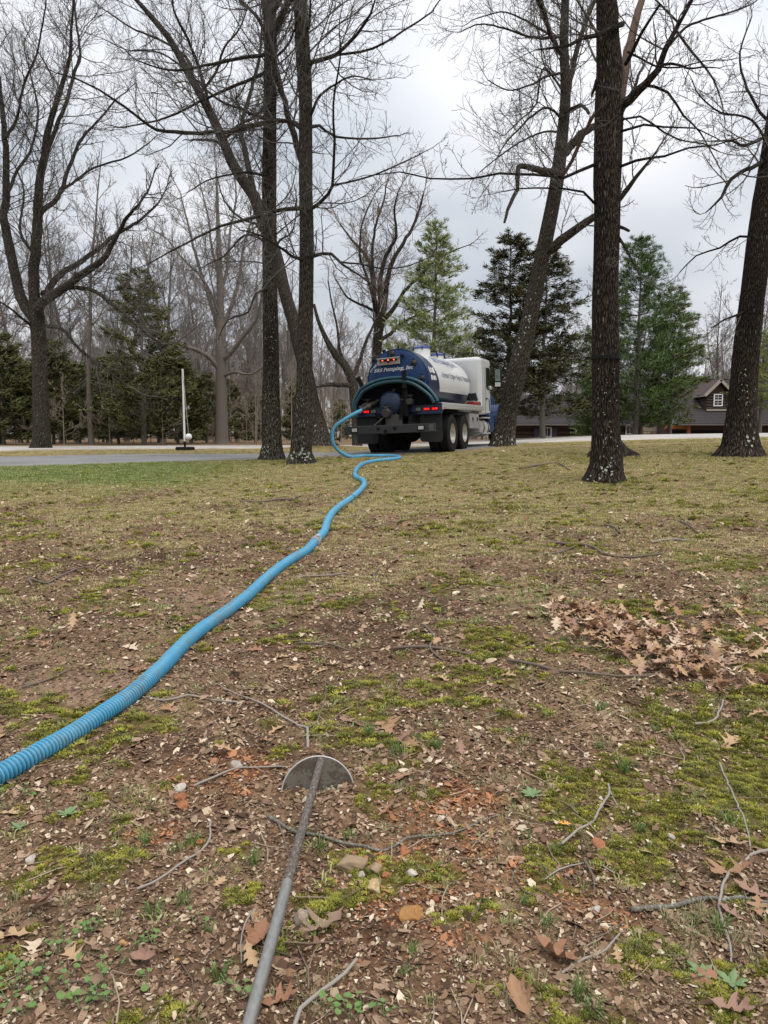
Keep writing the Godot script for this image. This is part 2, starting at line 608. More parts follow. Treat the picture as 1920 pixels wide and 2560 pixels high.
func add_limb(key: String, kind: String, d: Array, twigs: int, special: String) -> void:
	var info: Array = tree_info[key]
	var p := PackedVector3Array()
	var r := PackedFloat32Array()
	for k in range(0, d.size(), 4):
		p.append(Vector3(d[k], d[k + 1], d[k + 2]))
		r.append(d[k + 3])
	if kind == "trunk":
		var base := Vector3(p[0].x, gy(p[0].x, p[0].z), p[0].z)
		p[0].y = base.y - 0.12
		p[1].y = maxf(p[1].y, base.y + 0.05)
		var o := thing("oak_tree" if key[0] == "T" else "bare_tree", info[0], "tree", base)
		var mb := MB.new()
		mb.o = base
		trees[key] = [o, mb, base]
		rng.seed = hash(key)
	var tr: Array = trees[key]
	var sp := smooth_path(p, r, 0.35 if kind == "trunk" else 0.25)
	p = sp[0]
	r = sp[1]
	if kind != "trunk":
		for k in range(1, p.size() - 1):
			p[k] += Vector3(rf(-1, 1), rf(-1, 1), rf(-1, 1)) * minf(0.025, r[k] * 0.35)
	var m := MB.new()
	m.o = tr[2]
	var r0: float = r[mini(4, r.size() - 1)]
	var ur := maxf(1.0, roundf(TAU * r0 / 0.5))
	m.tube(p, r, 22 if kind == "trunk" else 10 if r0 > 0.05 else 7, ur, 2.0, true, 0.75 if kind == "trunk" else 0.0, float(hash(key) % 100))
	for k in m.v.size():
		var q := m.v[k]
		var b1 := n2.get_noise_3d(q.x * 1.5 + tr[2].x, q.y * 0.5, q.z * 1.5)
		var b2 := n1.get_noise_3d(q.x * 3.0, q.y * 1.3 + 9.0, q.z * 3.0)
		var lum := clampf(1.0 + 0.75 * b1 + 0.35 * b2, 0.45, 1.7)
		var green := clampf(0.25 + 0.9 * b2, 0.0, 1.0) * (0.35 + 0.4 * clampf(1.0 - q.y / 1.2, 0.0, 1.0))
		m.c.append(Color(lum, lum * (1.0 + 0.12 * green), lum * (1.0 - 0.22 * green)))
	put(kind, m.mesh(), M.bark_dead if special == "dead" else M[info[1]], tr[0])
	if kind == "trunk" and lichen.has(key):
		lichen_on(m, tr[0], lichen[key])
	if twigs:
		tw_min = 0.0038 if key[0] == "T" else 0.007
		tw_up = 0.07
		if kind == "trunk":
			if p[p.size() - 1].y > 9.0:
				limb_twigs(tr[1], p, r, info[2] * 1.6, 3 if info[3] > 2 else 2, 2.6, 0.45)
		else:
			limb_twigs(tr[1], p, r, info[2], info[3], info[4])

# pale lichen at the foot of the trunks: [height, spread up, sideways -1..1, spread, count, size]
var lichen := {
	"T6": [[0.22, 0.16, -0.25, 0.35, 90, 0.022], [0.55, 0.3, 0.0, 0.7, 26, 0.013], [1.5, 0.8, 0.0, 0.8, 40, 0.011], [0.10, 0.08, -0.8, 0.2, 25, 0.025], [0.2, 0.08, 0.8, 0.12, 8, 0.03]],
	"T8": [[0.26, 0.10, 0.05, 0.22, 70, 0.035], [0.5, 0.25, 0.2, 0.3, 20, 0.03], [1.3, 0.7, 0.0, 0.7, 40, 0.014]],
	"T5": [[0.22, 0.2, 0.0, 0.8, 130, 0.034], [1.5, 1.0, 0.1, 0.6, 30, 0.016], [3.6, 1.2, -0.4, 0.4, 40, 0.03]],
	"T4": [[0.22, 0.16, 0.1, 0.7, 90, 0.028], [1.3, 0.9, 0.0, 0.8, 70, 0.012]],
	"T2": [[0.25, 0.2, -0.6, 0.35, 60, 0.026], [1.2, 0.9, 0.0, 0.8, 70, 0.013], [3.2, 1.2, 0.0, 0.8, 50, 0.013]],
	"T3": [[0.6, 0.3, 0.3, 0.5, 10, 0.04]],
	"T7": [[0.2, 0.1, -0.9, 0.3, 12, 0.02]],
}

func lichen_on(m: MB, parent: Node3D, list: Array) -> void:
	var mb := MB.new()
	var row := 23
	var rings := (m.v.size() - 2 * (row + 1)) / row
	for q in list:
		for k in int(q[4]):
			for attempt in 60:
				var rg := rng.randi() % (rings - 1)
				var sd := rng.randi() % 22
				var a := rf(0, 1)
				var b := rf(0, 1)
				var i0 := rg * row + sd
				var p := m.v[i0].lerp(m.v[i0 + 1], a).lerp(m.v[i0 + row].lerp(m.v[i0 + row + 1], a), b)
				var nn := m.n[i0].lerp(m.n[i0 + 1], a).lerp(m.n[i0 + row].lerp(m.n[i0 + row + 1], a), b).normalized()
				if nn.z < 0.1 or absf(p.y - q[0]) > q[1] * rf(0.2, 1.0) or absf(nn.x - q[2]) > q[3]: continue
				var u := nn.cross(Vector3(0.2, 1, 0.1)).normalized()
				var w := nn.cross(u)
				var c := p + nn * 0.007
				var R: float = q[5] * rf(0.4, 1.2)
				var prev := Vector3.ZERO
				var first := Vector3.ZERO
				for e in 8:
					var an := TAU * e / 7.0
					var pt := c + (u * cos(an) + w * sin(an) * rf(0.8, 1.3)) * R * rf(0.55, 1.15)
					if e == 7: pt = first
					if e > 0: mb.tri(c + nn * 0.004, prev, pt)
					else: first = pt
					prev = pt
				break
	tag(put("lichen", mb.mesh(), M.lichen, parent), "", "", "", "stuff")

func finish_trees() -> void:
	for key in trees:
		var tr: Array = trees[key]
		var mb: MB = tr[1]
		if mb.v.size():
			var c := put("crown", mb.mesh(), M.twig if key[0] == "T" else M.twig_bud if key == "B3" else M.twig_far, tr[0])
			tag(c, "", "", "", "stuff")

# a whole bare woodland tree, its foot at the origin: [trunk mesh, crown mesh]
func bare_tree_meshes(sd: int, h: float, r: float, spread: float, lvl: int, first: float, tmin: float) -> Array:
	rng.seed = sd
	tw_min = tmin
	tw_up = 0.16
	var p := PackedVector3Array()
	var rr := PackedFloat32Array()
	var q := Vector3(0, -0.15, 0)
	var d := Vector3(rf(-0.05, 0.05), 1, rf(-0.05, 0.05)).normalized()
	var k := 0
	while k < 13:
		p.append(q)
		rr.append(maxf(0.012, r * pow(1.0 - k / 12.6, 0.85) * (1.35 if k == 0 else 1.0)))
		d = (d + Vector3(rf(-0.09, 0.09), 0.08, rf(-0.09, 0.09))).normalized()
		q += d * (h / 12.0)
		k += 1
	var tm := MB.new()
	tm.tube(p, rr, 9, 2.0, 2.5)
	var cm := MB.new()
	var nb := int(9 + h * 0.8)
	for b in nb:
		var t := first + (0.97 - first) * (b + rf(0, 0.8)) / nb
		var s := mini(int(t * 12), 11)
		var pos := p[s].lerp(p[s + 1], t * 12 - s)
		var az := rf(0, TAU)
		var el := rf(0.35, 0.95)
		grow(cm, pos, Vector3(cos(az) * cos(el), sin(el), sin(az) * cos(el)), spread * rf(0.6, 1.1) * (1.15 - 0.75 * t), rr[s] * 0.45, lvl)
	return [tm.mesh(), cm.mesh()]

# needle sprays: small pointed faces along each branch
func spray(mb: MB, p: Vector3, d: Vector3, ln: float, wd: float, col: Color) -> void:
	var s := d.cross(Vector3(rf(-1, 1), rf(-1, 1), rf(-1, 1))).normalized() * wd
	var k := mb.v.size()
	var nn := s.cross(d).normalized()
	if nn.y < 0: nn = -nn
	for e in [p - s * 0.5, p + d * ln * 0.55 + s, p + d * ln, p + d * ln * 0.5 - s]:
		mb.v.append(e)
		mb.n.append(nn)
		mb.c.append(col)
	mb.i.append(k); mb.i.append(k + 1); mb.i.append(k + 2)
	mb.i.append(k); mb.i.append(k + 2); mb.i.append(k + 3)

func cedar_meshes(sd: int, h: float, w: float, nb: int, cl: int, col: Color, col2: Color, low: float, ragged: float, stems := 1) -> Array:
	rng.seed = sd
	var tm := MB.new()
	var fm := MB.new()
	tw_min = 0.008
	for st in stems:
		var off := Vector3(0, 0, 0) if stems == 1 else Vector3((st - 0.5) * w * 0.5, 0, rf(-0.3, 0.3))
		var hh := h * (1.0 if st == 0 else 0.94)
		var p := PackedVector3Array()
		var r := PackedFloat32Array()
		for k in 9:
			p.append(off + Vector3(rf(-0.08, 0.08), hh * k / 8.0 - (0.1 if k == 0 else 0.0), rf(-0.08, 0.08)))
			r.append(maxf(0.015, hh * 0.017 * (1.0 - k / 8.4)))
		tm.tube(p, r, 8, 2, 2)
		for b in nb:
			var t := low + (1.0 - low) * pow(rf(0, 1), 0.85)
			var y := t * hh
			var prof := pow(1.0 - t, 0.62) * (0.55 + 0.45 * ss(0.0, 0.25, t - low + 0.12))
			var L := w * prof * rf(1.0 - ragged, 1.12) + 0.18
			var az := rf(0, TAU)
			var d := Vector3(cos(az), rf(-0.15, 0.45), sin(az)).normalized()
			var q := off + Vector3(0, y, 0)
			var tip := q + d * L + Vector3(0, L * 0.08, 0)
			tm.twig(PackedVector3Array([q, q.lerp(tip, 0.5) - Vector3(0, L * 0.03, 0), tip]), 0.022, 0.006, 3)
			var nc := int(cl * clampf(L, 0.5, 3.0))
			for c in nc:
				var u := 0.3 + 0.72 * pow(rf(0, 1), 0.7)
				var m := q.lerp(tip, u) + Vector3(rf(-1, 1), rf(-0.7, 0.7), rf(-1, 1)) * 0.14 * (0.5 + L * 0.35)
				var shade := rf(0, 1)
				var cc := col.lerp(col2, shade)
				for e in 10:
					var dd := (d * 0.9 + Vector3(rf(-0.9, 0.9), rf(-0.45, 0.6), rf(-0.9, 0.9))).normalized()
					spray(fm, m + Vector3(rf(-1, 1), rf(-0.5, 0.5), rf(-1, 1)) * 0.1, dd, rf(0.12, 0.34), rf(0.010, 0.024), cc)
	return [tm.mesh(), fm.mesh()]

func pine_meshes(sd: int, h: float, w: float, whorls: int, per: int, tufts: float, col: Color, col2: Color, low: float) -> Array:
	rng.seed = sd
	var tm := MB.new()
	var fm := MB.new()
	var p := PackedVector3Array()
	var r := PackedFloat32Array()
	for k in 10:
		p.append(Vector3(rf(-0.05, 0.05), h * k / 9.0 - (0.1 if k == 0 else 0.0), rf(-0.05, 0.05)))
		r.append(maxf(0.012, h * 0.015 * (1.0 - k / 9.4)))
	tm.tube(p, r, 9, 2, 2)
	for wh in whorls:
		var t := low + (0.985 - low) * (wh + rf(0, 0.4)) / whorls
		for b in per:
			var L := (w * pow(1.0 - t, 0.8) * (0.6 + 0.4 * ss(0, 0.2, t - low)) + 0.25) * rf(0.6, 1.15)
			var az := TAU * (b + rf(0, 0.9)) / per
			var d := Vector3(cos(az), rf(0.05, 0.5), sin(az)).normalized()
			var q := Vector3(0, t * h + rf(-0.1, 0.1), 0)
			var tip := q + d * L
			tm.twig(PackedVector3Array([q, q.lerp(tip, 0.5) - Vector3(0, L * 0.05, 0), tip]), 0.02, 0.006, 3)
			var nc := int(tufts * L) + 2
			for c in nc:
				var u := 0.3 + 0.72 * rf(0, 1)
				var m := q.lerp(tip, u) + Vector3(rf(-1, 1), rf(-0.6, 0.8), rf(-1, 1)) * (0.08 + 0.16 * L * 0.5)
				var cc := col.lerp(col2, rf(0, 1))
				for e in 12:
					var dd := (d * 0.9 + Vector3(rf(-1, 1), rf(-0.3, 1.1), rf(-1, 1))).normalized()
					spray(fm, m, dd, rf(0.16, 0.32), rf(0.006, 0.012), cc)
	for e in 40:
		spray(fm, Vector3(0, h - rf(0, 0.7), 0), Vector3(rf(-0.5, 0.5), 1, rf(-0.5, 0.5)).normalized(), rf(0.2, 0.35), 0.012, col)
	return [tm.mesh(), fm.mesh()]

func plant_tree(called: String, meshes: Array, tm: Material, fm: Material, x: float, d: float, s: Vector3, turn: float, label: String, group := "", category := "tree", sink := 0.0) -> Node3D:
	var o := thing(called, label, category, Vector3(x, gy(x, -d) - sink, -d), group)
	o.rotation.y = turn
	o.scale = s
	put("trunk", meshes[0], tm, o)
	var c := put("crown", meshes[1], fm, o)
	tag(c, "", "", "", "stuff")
	return o

# picture column of the photograph to a place across, at a distance
func across(px: float, d: float) -> float:
	return (px - 960.0) / 1898.0 * d


# ------------------------------------------------------------------ ground cover
func many(called: String, m: Mesh, material: Material, xf: Array, cols: Array, label: String, category: String) -> void:
	var mm := MultiMesh.new()
	mm.transform_format = MultiMesh.TRANSFORM_3D
	mm.use_colors = true
	mm.mesh = m
	mm.instance_count = xf.size()
	for k in xf.size():
		mm.set_instance_transform(k, xf[k])
		mm.set_instance_color(k, cols[k])
	var o := MultiMeshInstance3D.new()
	o.multimesh = mm
	o.material_override = material
	o.name = numbered(called)
	add_child(o, true)
	tag(o, label, category, "", "stuff")

func wgrass(x: float, d: float) -> float:   # share of grass
	var n := n2.get_noise_2d(x * 0.9, d * 0.9)
	return clampf(ss(5.0, 13.5, d + n * 8.0 + x * 0.55) + 0.35 * ss(0.15, 0.45, n2.get_noise_2d(x * 2.2 + 60.0, d * 2.2)) * ss(1.0, 4.0, d), 0.0, 1.0)

func wlawn(x: float, d: float) -> float:    # the brighter lawn on the left by the drive
	return ss(-0.10, -0.32, x / d + 0.05 * n2.get_noise_2d(x * 0.7, d * 0.7)) * (1.0 - ss(20.5, 21.0, d)) * ss(13.0, 17.0, d + 2.0 * n2.get_noise_2d(x * 0.5 + 9.0, d * 0.5))

func wmoss(x: float, d: float) -> float:
	var n := n2.get_noise_2d(x * 1.7 + 200.0, d * 1.7) + 0.95 * n2.get_noise_2d(x * 7.0 + 90.0, d * 7.0)
	var w := ss(0.12, 0.42, n + 0.28 * ss(0.1, 1.0, x) * (1.0 - ss(3.0, 4.6, d)) - 0.12 * ss(3.0, 7.0, d))
	w = maxf(w, 0.9 * exp(-(pow((x - 2.72) / 0.42, 2.0) + pow((d - 6.75) / 0.5, 2.0))) * ss(-0.3, 0.3, n))
	for q in [Vector3(3.7, 12.5, 1.0), Vector3(4.9, 17.6, 1.2), Vector3(-2.6, 19.3, 1.6), Vector3(8.0, 16.9, 1.5), Vector3(-2.4, 29.5, 1.6), Vector3(-13.7, 30.4, 1.0), Vector3(1.9, 10.2, 0.5), Vector3(5.6, 11.0, 0.8), Vector3(-3.6, 17.0, 0.7), Vector3(0.6, 8.6, 0.45)]:
		w = maxf(w, 0.9 * exp(-(pow(x - q.x, 2.0) + pow(d - q.y, 2.0)) / (q.z * q.z)))
	return w

func wbare(x: float, d: float) -> float:
	var w := 0.0
	for q in [Vector4(-1.75, 4.1, 0.6, 0.4), Vector4(-1.45, 3.75, 0.35, 0.2), Vector4(-1.3, 6.0, 0.8, 0.4), Vector4(1.1, 5.5, 0.3, 0.2), Vector4(1.45, 2.75, 0.22, 0.2)]:
		w = maxf(w, exp(-(pow((x - q.x) / q.z, 2.0) + pow((d - q.y) / q.w, 2.0))))
	return w

func wdark(x: float, d: float) -> float:
	var w := 0.0
	for q in [Vector4(-0.25, 5.05, 0.55, 0.4), Vector4(0.25, 5.6, 0.5, 0.3), Vector4(1.75, 5.3, 0.4, 0.25), Vector4(-0.15, 2.05, 0.28, 0.2), Vector4(-0.75, 3.3, 0.5, 0.22), Vector4(2.2, 8.3, 0.9, 0.4), Vector4(-2.4, 7.6, 0.8, 0.4)]:
		w = maxf(w, exp(-(pow((x - q.x) / q.z, 2.0) + pow((d - q.y) / q.w, 2.0))))
	return w * (0.8 + 0.8 * n2.get_noise_2d(x * 5.0 + 70.0, d * 5.0))

func wclay(x: float, d: float) -> float:
	var w := 0.0
	for q in [Vector4(-0.82, 2.62, 0.13, 0.1), Vector4(0.12, 2.3, 0.3, 0.35), Vector4(-0.65, 3.1, 0.3, 0.2), Vector4(0.52, 2.3, 0.2, 0.12), Vector4(0.25, 2.75, 0.25, 0.25), Vector4(0.64, 2.15, 0.12, 0.1)]:
		w = maxf(w, exp(-(pow((x - q.x) / q.z, 2.0) + pow((d - q.y) / q.w, 2.0))))
	return w * (0.6 + 0.8 * n2.get_noise_2d(x * 8.0, d * 8.0))

func ground_color(x: float, d: float) -> Color:
	var n := n2.get_noise_2d(x * 3.0 + 11.0, d * 3.0)
	var c := Color(0.175, 0.115, 0.077).lerp(Color(0.32, 0.225, 0.15), clampf(0.5 + n, 0.0, 1.0))
	c = c.lerp(Color(0.52, 0.43, 0.235), wgrass(x, d) * (0.75 + 0.3 * n))
	c = c.lerp(Color(0.22, 0.30, 0.09), wlawn(x, d) * 0.5)
	c = c.lerp(Color(0.42, 0.30, 0.225), wbare(x, d) * 0.8)
	c = c.lerp(Color(0.42, 0.17, 0.08), clampf(wclay(x, d), 0.0, 1.0) * 0.75)
	c = c.lerp(Color(0.155, 0.135, 0.04), clampf(wmoss(x, d), 0.0, 1.0) * 0.75)
	c = c.lerp(Color(0.105, 0.068, 0.05), clampf(wdark(x, d), 0.0, 1.0) * 0.85)
	if d > 36.0:
		c = c.lerp(Color(0.34, 0.25, 0.17), ss(36, 42, d))
	return c

func axis_points(fine: float, until: float, growth: float, most: float) -> Array:
	var out := [0.0]
	var st := fine
	while out[-1] < most:
		if out[-1] > until:
			st *= 1.0 + growth
		out.append(out[-1] + st)
	return out

func build_ground() -> void:
	var xs := []
	var half := axis_points(0.05, 2.3, 0.036, 210.0)
	for k in range(half.size() - 1, 0, -1):
		xs.append(-half[k])
	xs.append_array(half)
	var ds := [-60.0, -30.0, -12.0, -5.0, -2.0, -0.5, 0.4, 0.9]
	for e in axis_points(0.045, 4.0, 0.024, 380.0):
		ds.append(1.25 + e)
	var mb := MB.new()
	mb.tinted = true
	var w := xs.size()
	for d in ds:
		for x in xs:
			var y := gy(x, -d)
			mb.v.append(Vector3(x, y, -d))
			mb.c.append(ground_color(x, d))
	mb.n.resize(mb.v.size())
	for a in ds.size():
		for b in w:
			var k := a * w + b
			var l := mb.v[k - 1 if b > 0 else k]
			var r := mb.v[k + 1 if b < w - 1 else k]
			var f := mb.v[k - w if a > 0 else k]
			var g := mb.v[k + w if a < ds.size() - 1 else k]
			mb.n[k] = (r - l).cross(g - f).normalized()
			if a < ds.size() - 1 and b < w - 1:
				mb.i.append(k); mb.i.append(k + w); mb.i.append(k + 1)
				mb.i.append(k + 1); mb.i.append(k + w); mb.i.append(k + w + 1)
	var o := put("ground", mb.mesh(), M.ground)
	tag(o, "sloping yard of brown leaf litter, moss and thin grass", "ground", "", "structure")

# a strip that lies on the ground along a centre line of (x, d, half width)
func road(called: String, line: Array, up: float, material: Material, label: String, rough: float) -> void:
	var mb := MB.new()
	mb.tinted = true
	material.vertex_color_use_as_albedo = true
	var p := PackedVector3Array()
	var r := PackedFloat32Array()
	for q in line:
		p.append(Vector3(q.x, 0, -q.y))
		r.append(q.z)
	var sp := smooth_path(p, r, 0.4)
	p = sp[0]
	r = sp[1]
	var cross := 24
	for k in p.size():
		var tg := (p[mini(k + 1, p.size() - 1)] - p[maxi(k - 1, 0)]).normalized()
		var s := Vector3(-tg.z, 0, tg.x)
		for e in cross + 1:
			var f := 2.0 * e / cross - 1.0
			var hw := r[k] + (rough * n1.get_noise_2d(k * 1.3, 50.0 * f) if absf(f) > 0.9 else 0.0)
			var q := p[k] + s * f * hw
			q.y = gy(q.x, q.z) + (up if absf(f) < 0.99 else -0.03)
			var wn := 0.92 + 0.45 * n2.get_noise_2d(q.x * 0.5, q.z * 1.4) + 0.22 * n2.get_noise_2d(q.x * 3.0 + 33.0, q.z * 4.0)
			var edge := ss(0.72, 1.0, absf(f) + 0.3 * n2.get_noise_2d(q.x * 2.0, q.z * 2.0 + 60.0))
			mb.tint = Color(wn, wn, wn).lerp(Color(0.95, 0.80, 0.62) * wn, edge * 0.8)
			mb.vert(q, Vector3.UP, Vector2(q.x, q.z))
	for k in p.size() - 1:
		for e in cross:
			var a := k * (cross + 1) + e
			mb.i.append(a); mb.i.append(a + cross + 2); mb.i.append(a + 1)
			mb.i.append(a); mb.i.append(a + cross + 1); mb.i.append(a + cross + 2)
	var o := put(called, mb.mesh(), material)
	tag(o, label, "road", "", "structure")

var outline := [Vector2(0.0, 0.012), Vector2(0.09, 0.02), Vector2(0.17, 0.13), Vector2(0.25, 0.23), Vector2(0.29, 0.09), Vector2(0.36, 0.07), Vector2(0.44, 0.24), Vector2(0.56, 0.41), Vector2(0.55, 0.2), Vector2(0.60, 0.10), Vector2(0.68, 0.2), Vector2(0.80, 0.31), Vector2(0.79, 0.15), Vector2(0.85, 0.08), Vector2(0.93, 0.09), Vector2(1.0, 0.0)]

func leaf_mesh(sd: int, lobes: float, curl: float, roll: float) -> ArrayMesh:
	rng.seed = sd
	var mb := MB.new()
	var pts := []
	for side in [-1.0, 1.0]:
		var row := []
		for q in outline:
			var wv: float = q.y * rf(0.7, 1.25)
			wv = lerpf(0.30 * sin(PI * clampf(q.x * 0.95 + 0.03, 0.0, 1.0)), wv, lobes)
			row.append(Vector2(q.x + rf(-0.02, 0.03) * lobes, wv * side))
		pts.append(row)
	for s in 2:
		for k in outline.size() - 1:
			var a: Vector2 = pts[s][k]
			var b: Vector2 = pts[s][k + 1]
			var ma := Vector2(outline[k].x, 0)
			var mb2 := Vector2(outline[k + 1].x, 0)
			var mid_a := (a + ma) * 0.5
			var mid_b := (b + mb2) * 0.5
			for q in [[ma, mid_a, mid_b, mb2], [mid_a, a, b, mid_b]]:
				var w := []
				for e in q:
					w.append(_curl(e, curl, roll))
				if s == 1:
					mb.quad(w[3], w[2], w[1], w[0])
				else:
					mb.quad(w[0], w[1], w[2], w[3])
	return mb.mesh()

func _curl(e: Vector2, curl: float, roll: float) -> Vector3:
	var x := e.x - 0.5
	var y := roll * e.y * e.y * 2.2 + curl * x * x * 1.3 + 0.03 * sin(e.x * 17.0) * absf(e.y) * 4.0
	return Vector3(e.y * (1.0 - 0.35 * absf(roll) * absf(e.y)), y, x)

var leaf_kinds := []
var leaf_mats := []

var loose_left := -1
var loose := []
var loose_name := ""
var loose_label := ""

# from here on the first count leaves are objects of their own, the rest one heap
func loose_from(count: int, called: String, label: String) -> void:
	end_loose()
	loose_left = count
	loose_name = called
	loose_label = label

func end_loose() -> void:
	if loose.size():
		var xf := []
		var cols := []
		for q in loose:
			xf.append(q[2])
			var c: Color = leaf_mats[q[1]].albedo_color.srgb_to_linear()
			cols.append(c)
		many(loose_name, leaf_kinds[1], M.chip, xf, cols, loose_label, "leaves")
	loose.clear()
	loose_left = -1

func leaf(x: float, z: float, size: float, tone: int, pose: String, label: String, group := "") -> void:
	var k: int
	if pose == "curl": k = 4
	elif pose == "up": k = 2 + rng.randi() % 2
	else: k = rng.randi() % 3
	var o := put("oak_leaf", leaf_kinds[k], leaf_mats[tone], null, gp(x, z, 0.012))
	o.scale = Vector3(size * rf(0.85, 1.1), size, size)
	o.rotation = Vector3(rf(-0.25, 0.25), rf(0, TAU), rf(-0.3, 0.3))
	if pose == "up":
		o.rotation.x = rf(0.4, 0.8)
		o.position.y += size * 0.22
	elif pose == "curl":
		o.position.y += 0.006
	if group == "leaves in the drift":
		o.position.y += rf(0.0, 0.035)
	tag(o, label, "leaf", group)
	if loose_left == 0:
		# past the number kept as single objects: join it to the rest of its heap
		loose.append([k, tone, o.transform])
		remove_child(o)
		o.free()
		names["oak_leaf"] -= 1
	elif loose_left > 0:
		loose_left -= 1

func stick(d: Array, r0: float, r1: float, label: String) -> void:
	var p := PackedVector3Array()
	var r := PackedFloat32Array()
	var cnt := d.size() / 2
	for k in cnt:
		var rr := lerpf(r0, r1, float(k) / (cnt - 1))
		p.append(gp(d[k * 2], d[k * 2 + 1], rr * 0.9 + rf(0.0, 0.012)))
		r.append(rr)
	var sp := smooth_path(p, r, 0.03)
	var mb := MB.new()
	mb.o = p[0]
	var q: PackedVector3Array = sp[0]
	for k in range(1, q.size() - 1):
		q[k] += Vector3(rf(-1, 1), rf(-0.5, 1), rf(-1, 1)) * 0.0025
	mb.tube(q, sp[1], 7, 1, 0.2, true)
	var o := put("fallen_twig" if r0 < 0.012 else "fallen_branch", mb.mesh(), M.stick_pale if label.contains("pale") or label.contains("grey") else M.stick_lichen if label.contains("lichen") else M.stick, null, p[0])
	tag(o, label, "twig" if r0 < 0.012 else "branch")

var stone_cols := [Vector3(0.40, 0.35, 0.28), Vector3(0.38, 0.28, 0.18), Vector3(0.55, 0.42, 0.24), Vector3(0.48, 0.26, 0.10), Vector3(0.55, 0.49, 0.42), Vector3(0.40, 0.17, 0.085), Vector3(0.20, 0.11, 0.07)]

func stone(x: float, z: float, w: float, h: float, tone: int, label: String) -> void:
	var mb := MB.new()
	var sd := rf(0, 100)
	mb.tinted = true
	var c: Vector3 = stone_cols[tone]
	var rows := 14
	var sides := 20
	var cuts := []
	for k in 7:
		cuts.append(Vector3(rf(-1, 1), rf(-0.6, 1), rf(-1, 1)).normalized())
	for a in rows + 1:
		var la := -PI / 2 + PI * a / rows
		for s in sides + 1:
			var lo := TAU * (s % sides) / sides
			var dv := Vector3(cos(la) * cos(lo), sin(la), cos(la) * sin(lo))
			var q := dv
			for pn in cuts:
				var over: float = q.dot(pn) - 0.62
				if over > 0.0 and tone != 6: q -= pn * over
			q *= (1.0 + (0.18 if tone != 6 else 0.08) * n1.get_noise_3d(dv.x * 1.6 * 10.0 + sd, dv.y * 16.0, dv.z * 16.0))
			mb.v.append(q * Vector3(w * 0.55, h * 0.55, w * 0.45))
			var k := 0.85 + 0.5 * n1.get_noise_3d(dv.x * 30.0, dv.y * 30.0 + sd, dv.z * 30.0)
			var st := clampf(n1.get_noise_3d(dv.x * 14.0 + sd, dv.y * 14.0 + 7.0, dv.z * 14.0) * 1.6, 0.0, 0.7)
			var cc := c.lerp(Vector3(0.42, 0.2, 0.09), st if tone in [0, 2, 3] else 0.0) * k
			mb.c.append(Color(cc.x, cc.y, cc.z))
			mb.n.append(dv)
	for a in rows:
		for s in sides:
			var p := a * (sides + 1) + s
			mb.i.append(p); mb.i.append(p + 1); mb.i.append(p + sides + 2)
			mb.i.append(p); mb.i.append(p + sides + 2); mb.i.append(p + sides + 1)
	var stt := SurfaceTool.new()
	stt.create_from(mb.mesh(), 0)
	stt.deindex()
	stt.generate_normals()
	var o := put("acorn" if tone == 6 else "stone", stt.commit(), M.chip, null, gp(x, z, h * 0.22))
	o.rotation = Vector3(rf(-0.2, 0.2), rf(0, TAU), rf(-0.2, 0.2))
	tag(o, label, "acorn" if tone == 6 else "stone")

func blade_tuft(sd: int, cnt: int, h: float, wd: float, spread: float) -> ArrayMesh:
	rng.seed = sd
	var mb := MB.new()
	mb.tinted = true
	for k in cnt:
		var az := rf(0, TAU)
		var out := Vector3(cos(az), 0, sin(az))
		var b := out * rf(0, spread * 0.4)
		var hh := h * rf(0.5, 1.1)
		var lean := rf(0.1, 0.9)
		var m := b + out * hh * 0.35 * lean + Vector3(0, hh * 0.6, 0)
		var tip := b + out * hh * lean + Vector3(0, hh * (1.0 - 0.45 * lean), 0)
		var s := Vector3(-out.z, 0, out.x) * wd
		var t := rf(0.75, 1.2)
		mb.tint = Color(t, t, t * 0.9) if rf(0, 1) < 0.8 else Color(1.7, 1.45, 1.1)
		mb.quad(b - s, b + s, m + s * 0.8, m - s * 0.8)
		mb.tri(m - s * 0.8, m + s * 0.8, tip)
	return mb.mesh()

func chip_mesh(sd: int) -> ArrayMesh:
	rng.seed = sd
	var mb := MB.new()
	var a := Vector3(-0.5, rf(0, 0.15), -0.3 + rf(-0.1, 0.1))
	var b := Vector3(-0.45, rf(0, 0.2), 0.32)
	var c := Vector3(0.05, rf(0.1, 0.3), 0.42)
	var d := Vector3(0.0, rf(0.0, 0.15), -0.45)
	var e := Vector3(0.5, rf(0, 0.35), 0.1 + rf(-0.2, 0.2))
	mb.tri(a, b, c)
	mb.tri(a, c, d)
	mb.tri(d, c, e)
	return mb.mesh()

func scatter_place(d0: float, d1: float, margin: float) -> Vector2:
	# most within the yard the photograph shows, the rest thinning out to both sides
	var d := rf(d0, d1)
	var hw := 0.54 * d + minf(margin, 0.35)
	if rf(0, 1) < 0.7 or margin <= 0.0:
		return Vector2(rf(-hw, hw), d)
	return Vector2((hw + 2.6 * pow(rf(0, 1), 1.3)) * (1.0 if rf(0, 1) < 0.5 else -1.0), d)

func on_drive(x: float, d: float) -> bool:
	if d < 19.7: return false
	if d > 27.4: return d < 41.0
	if x < -0.5:
		return d > 20.15 + ss(-3.5, -1.5, x) * 1.0 and d < 24.5 - ss(-9.0, -4.5, x) * 1.8 + ss(-3.0, 0.0, x) * 1.5
	return x < 3.6 and d > 21.0 and d < 30.0

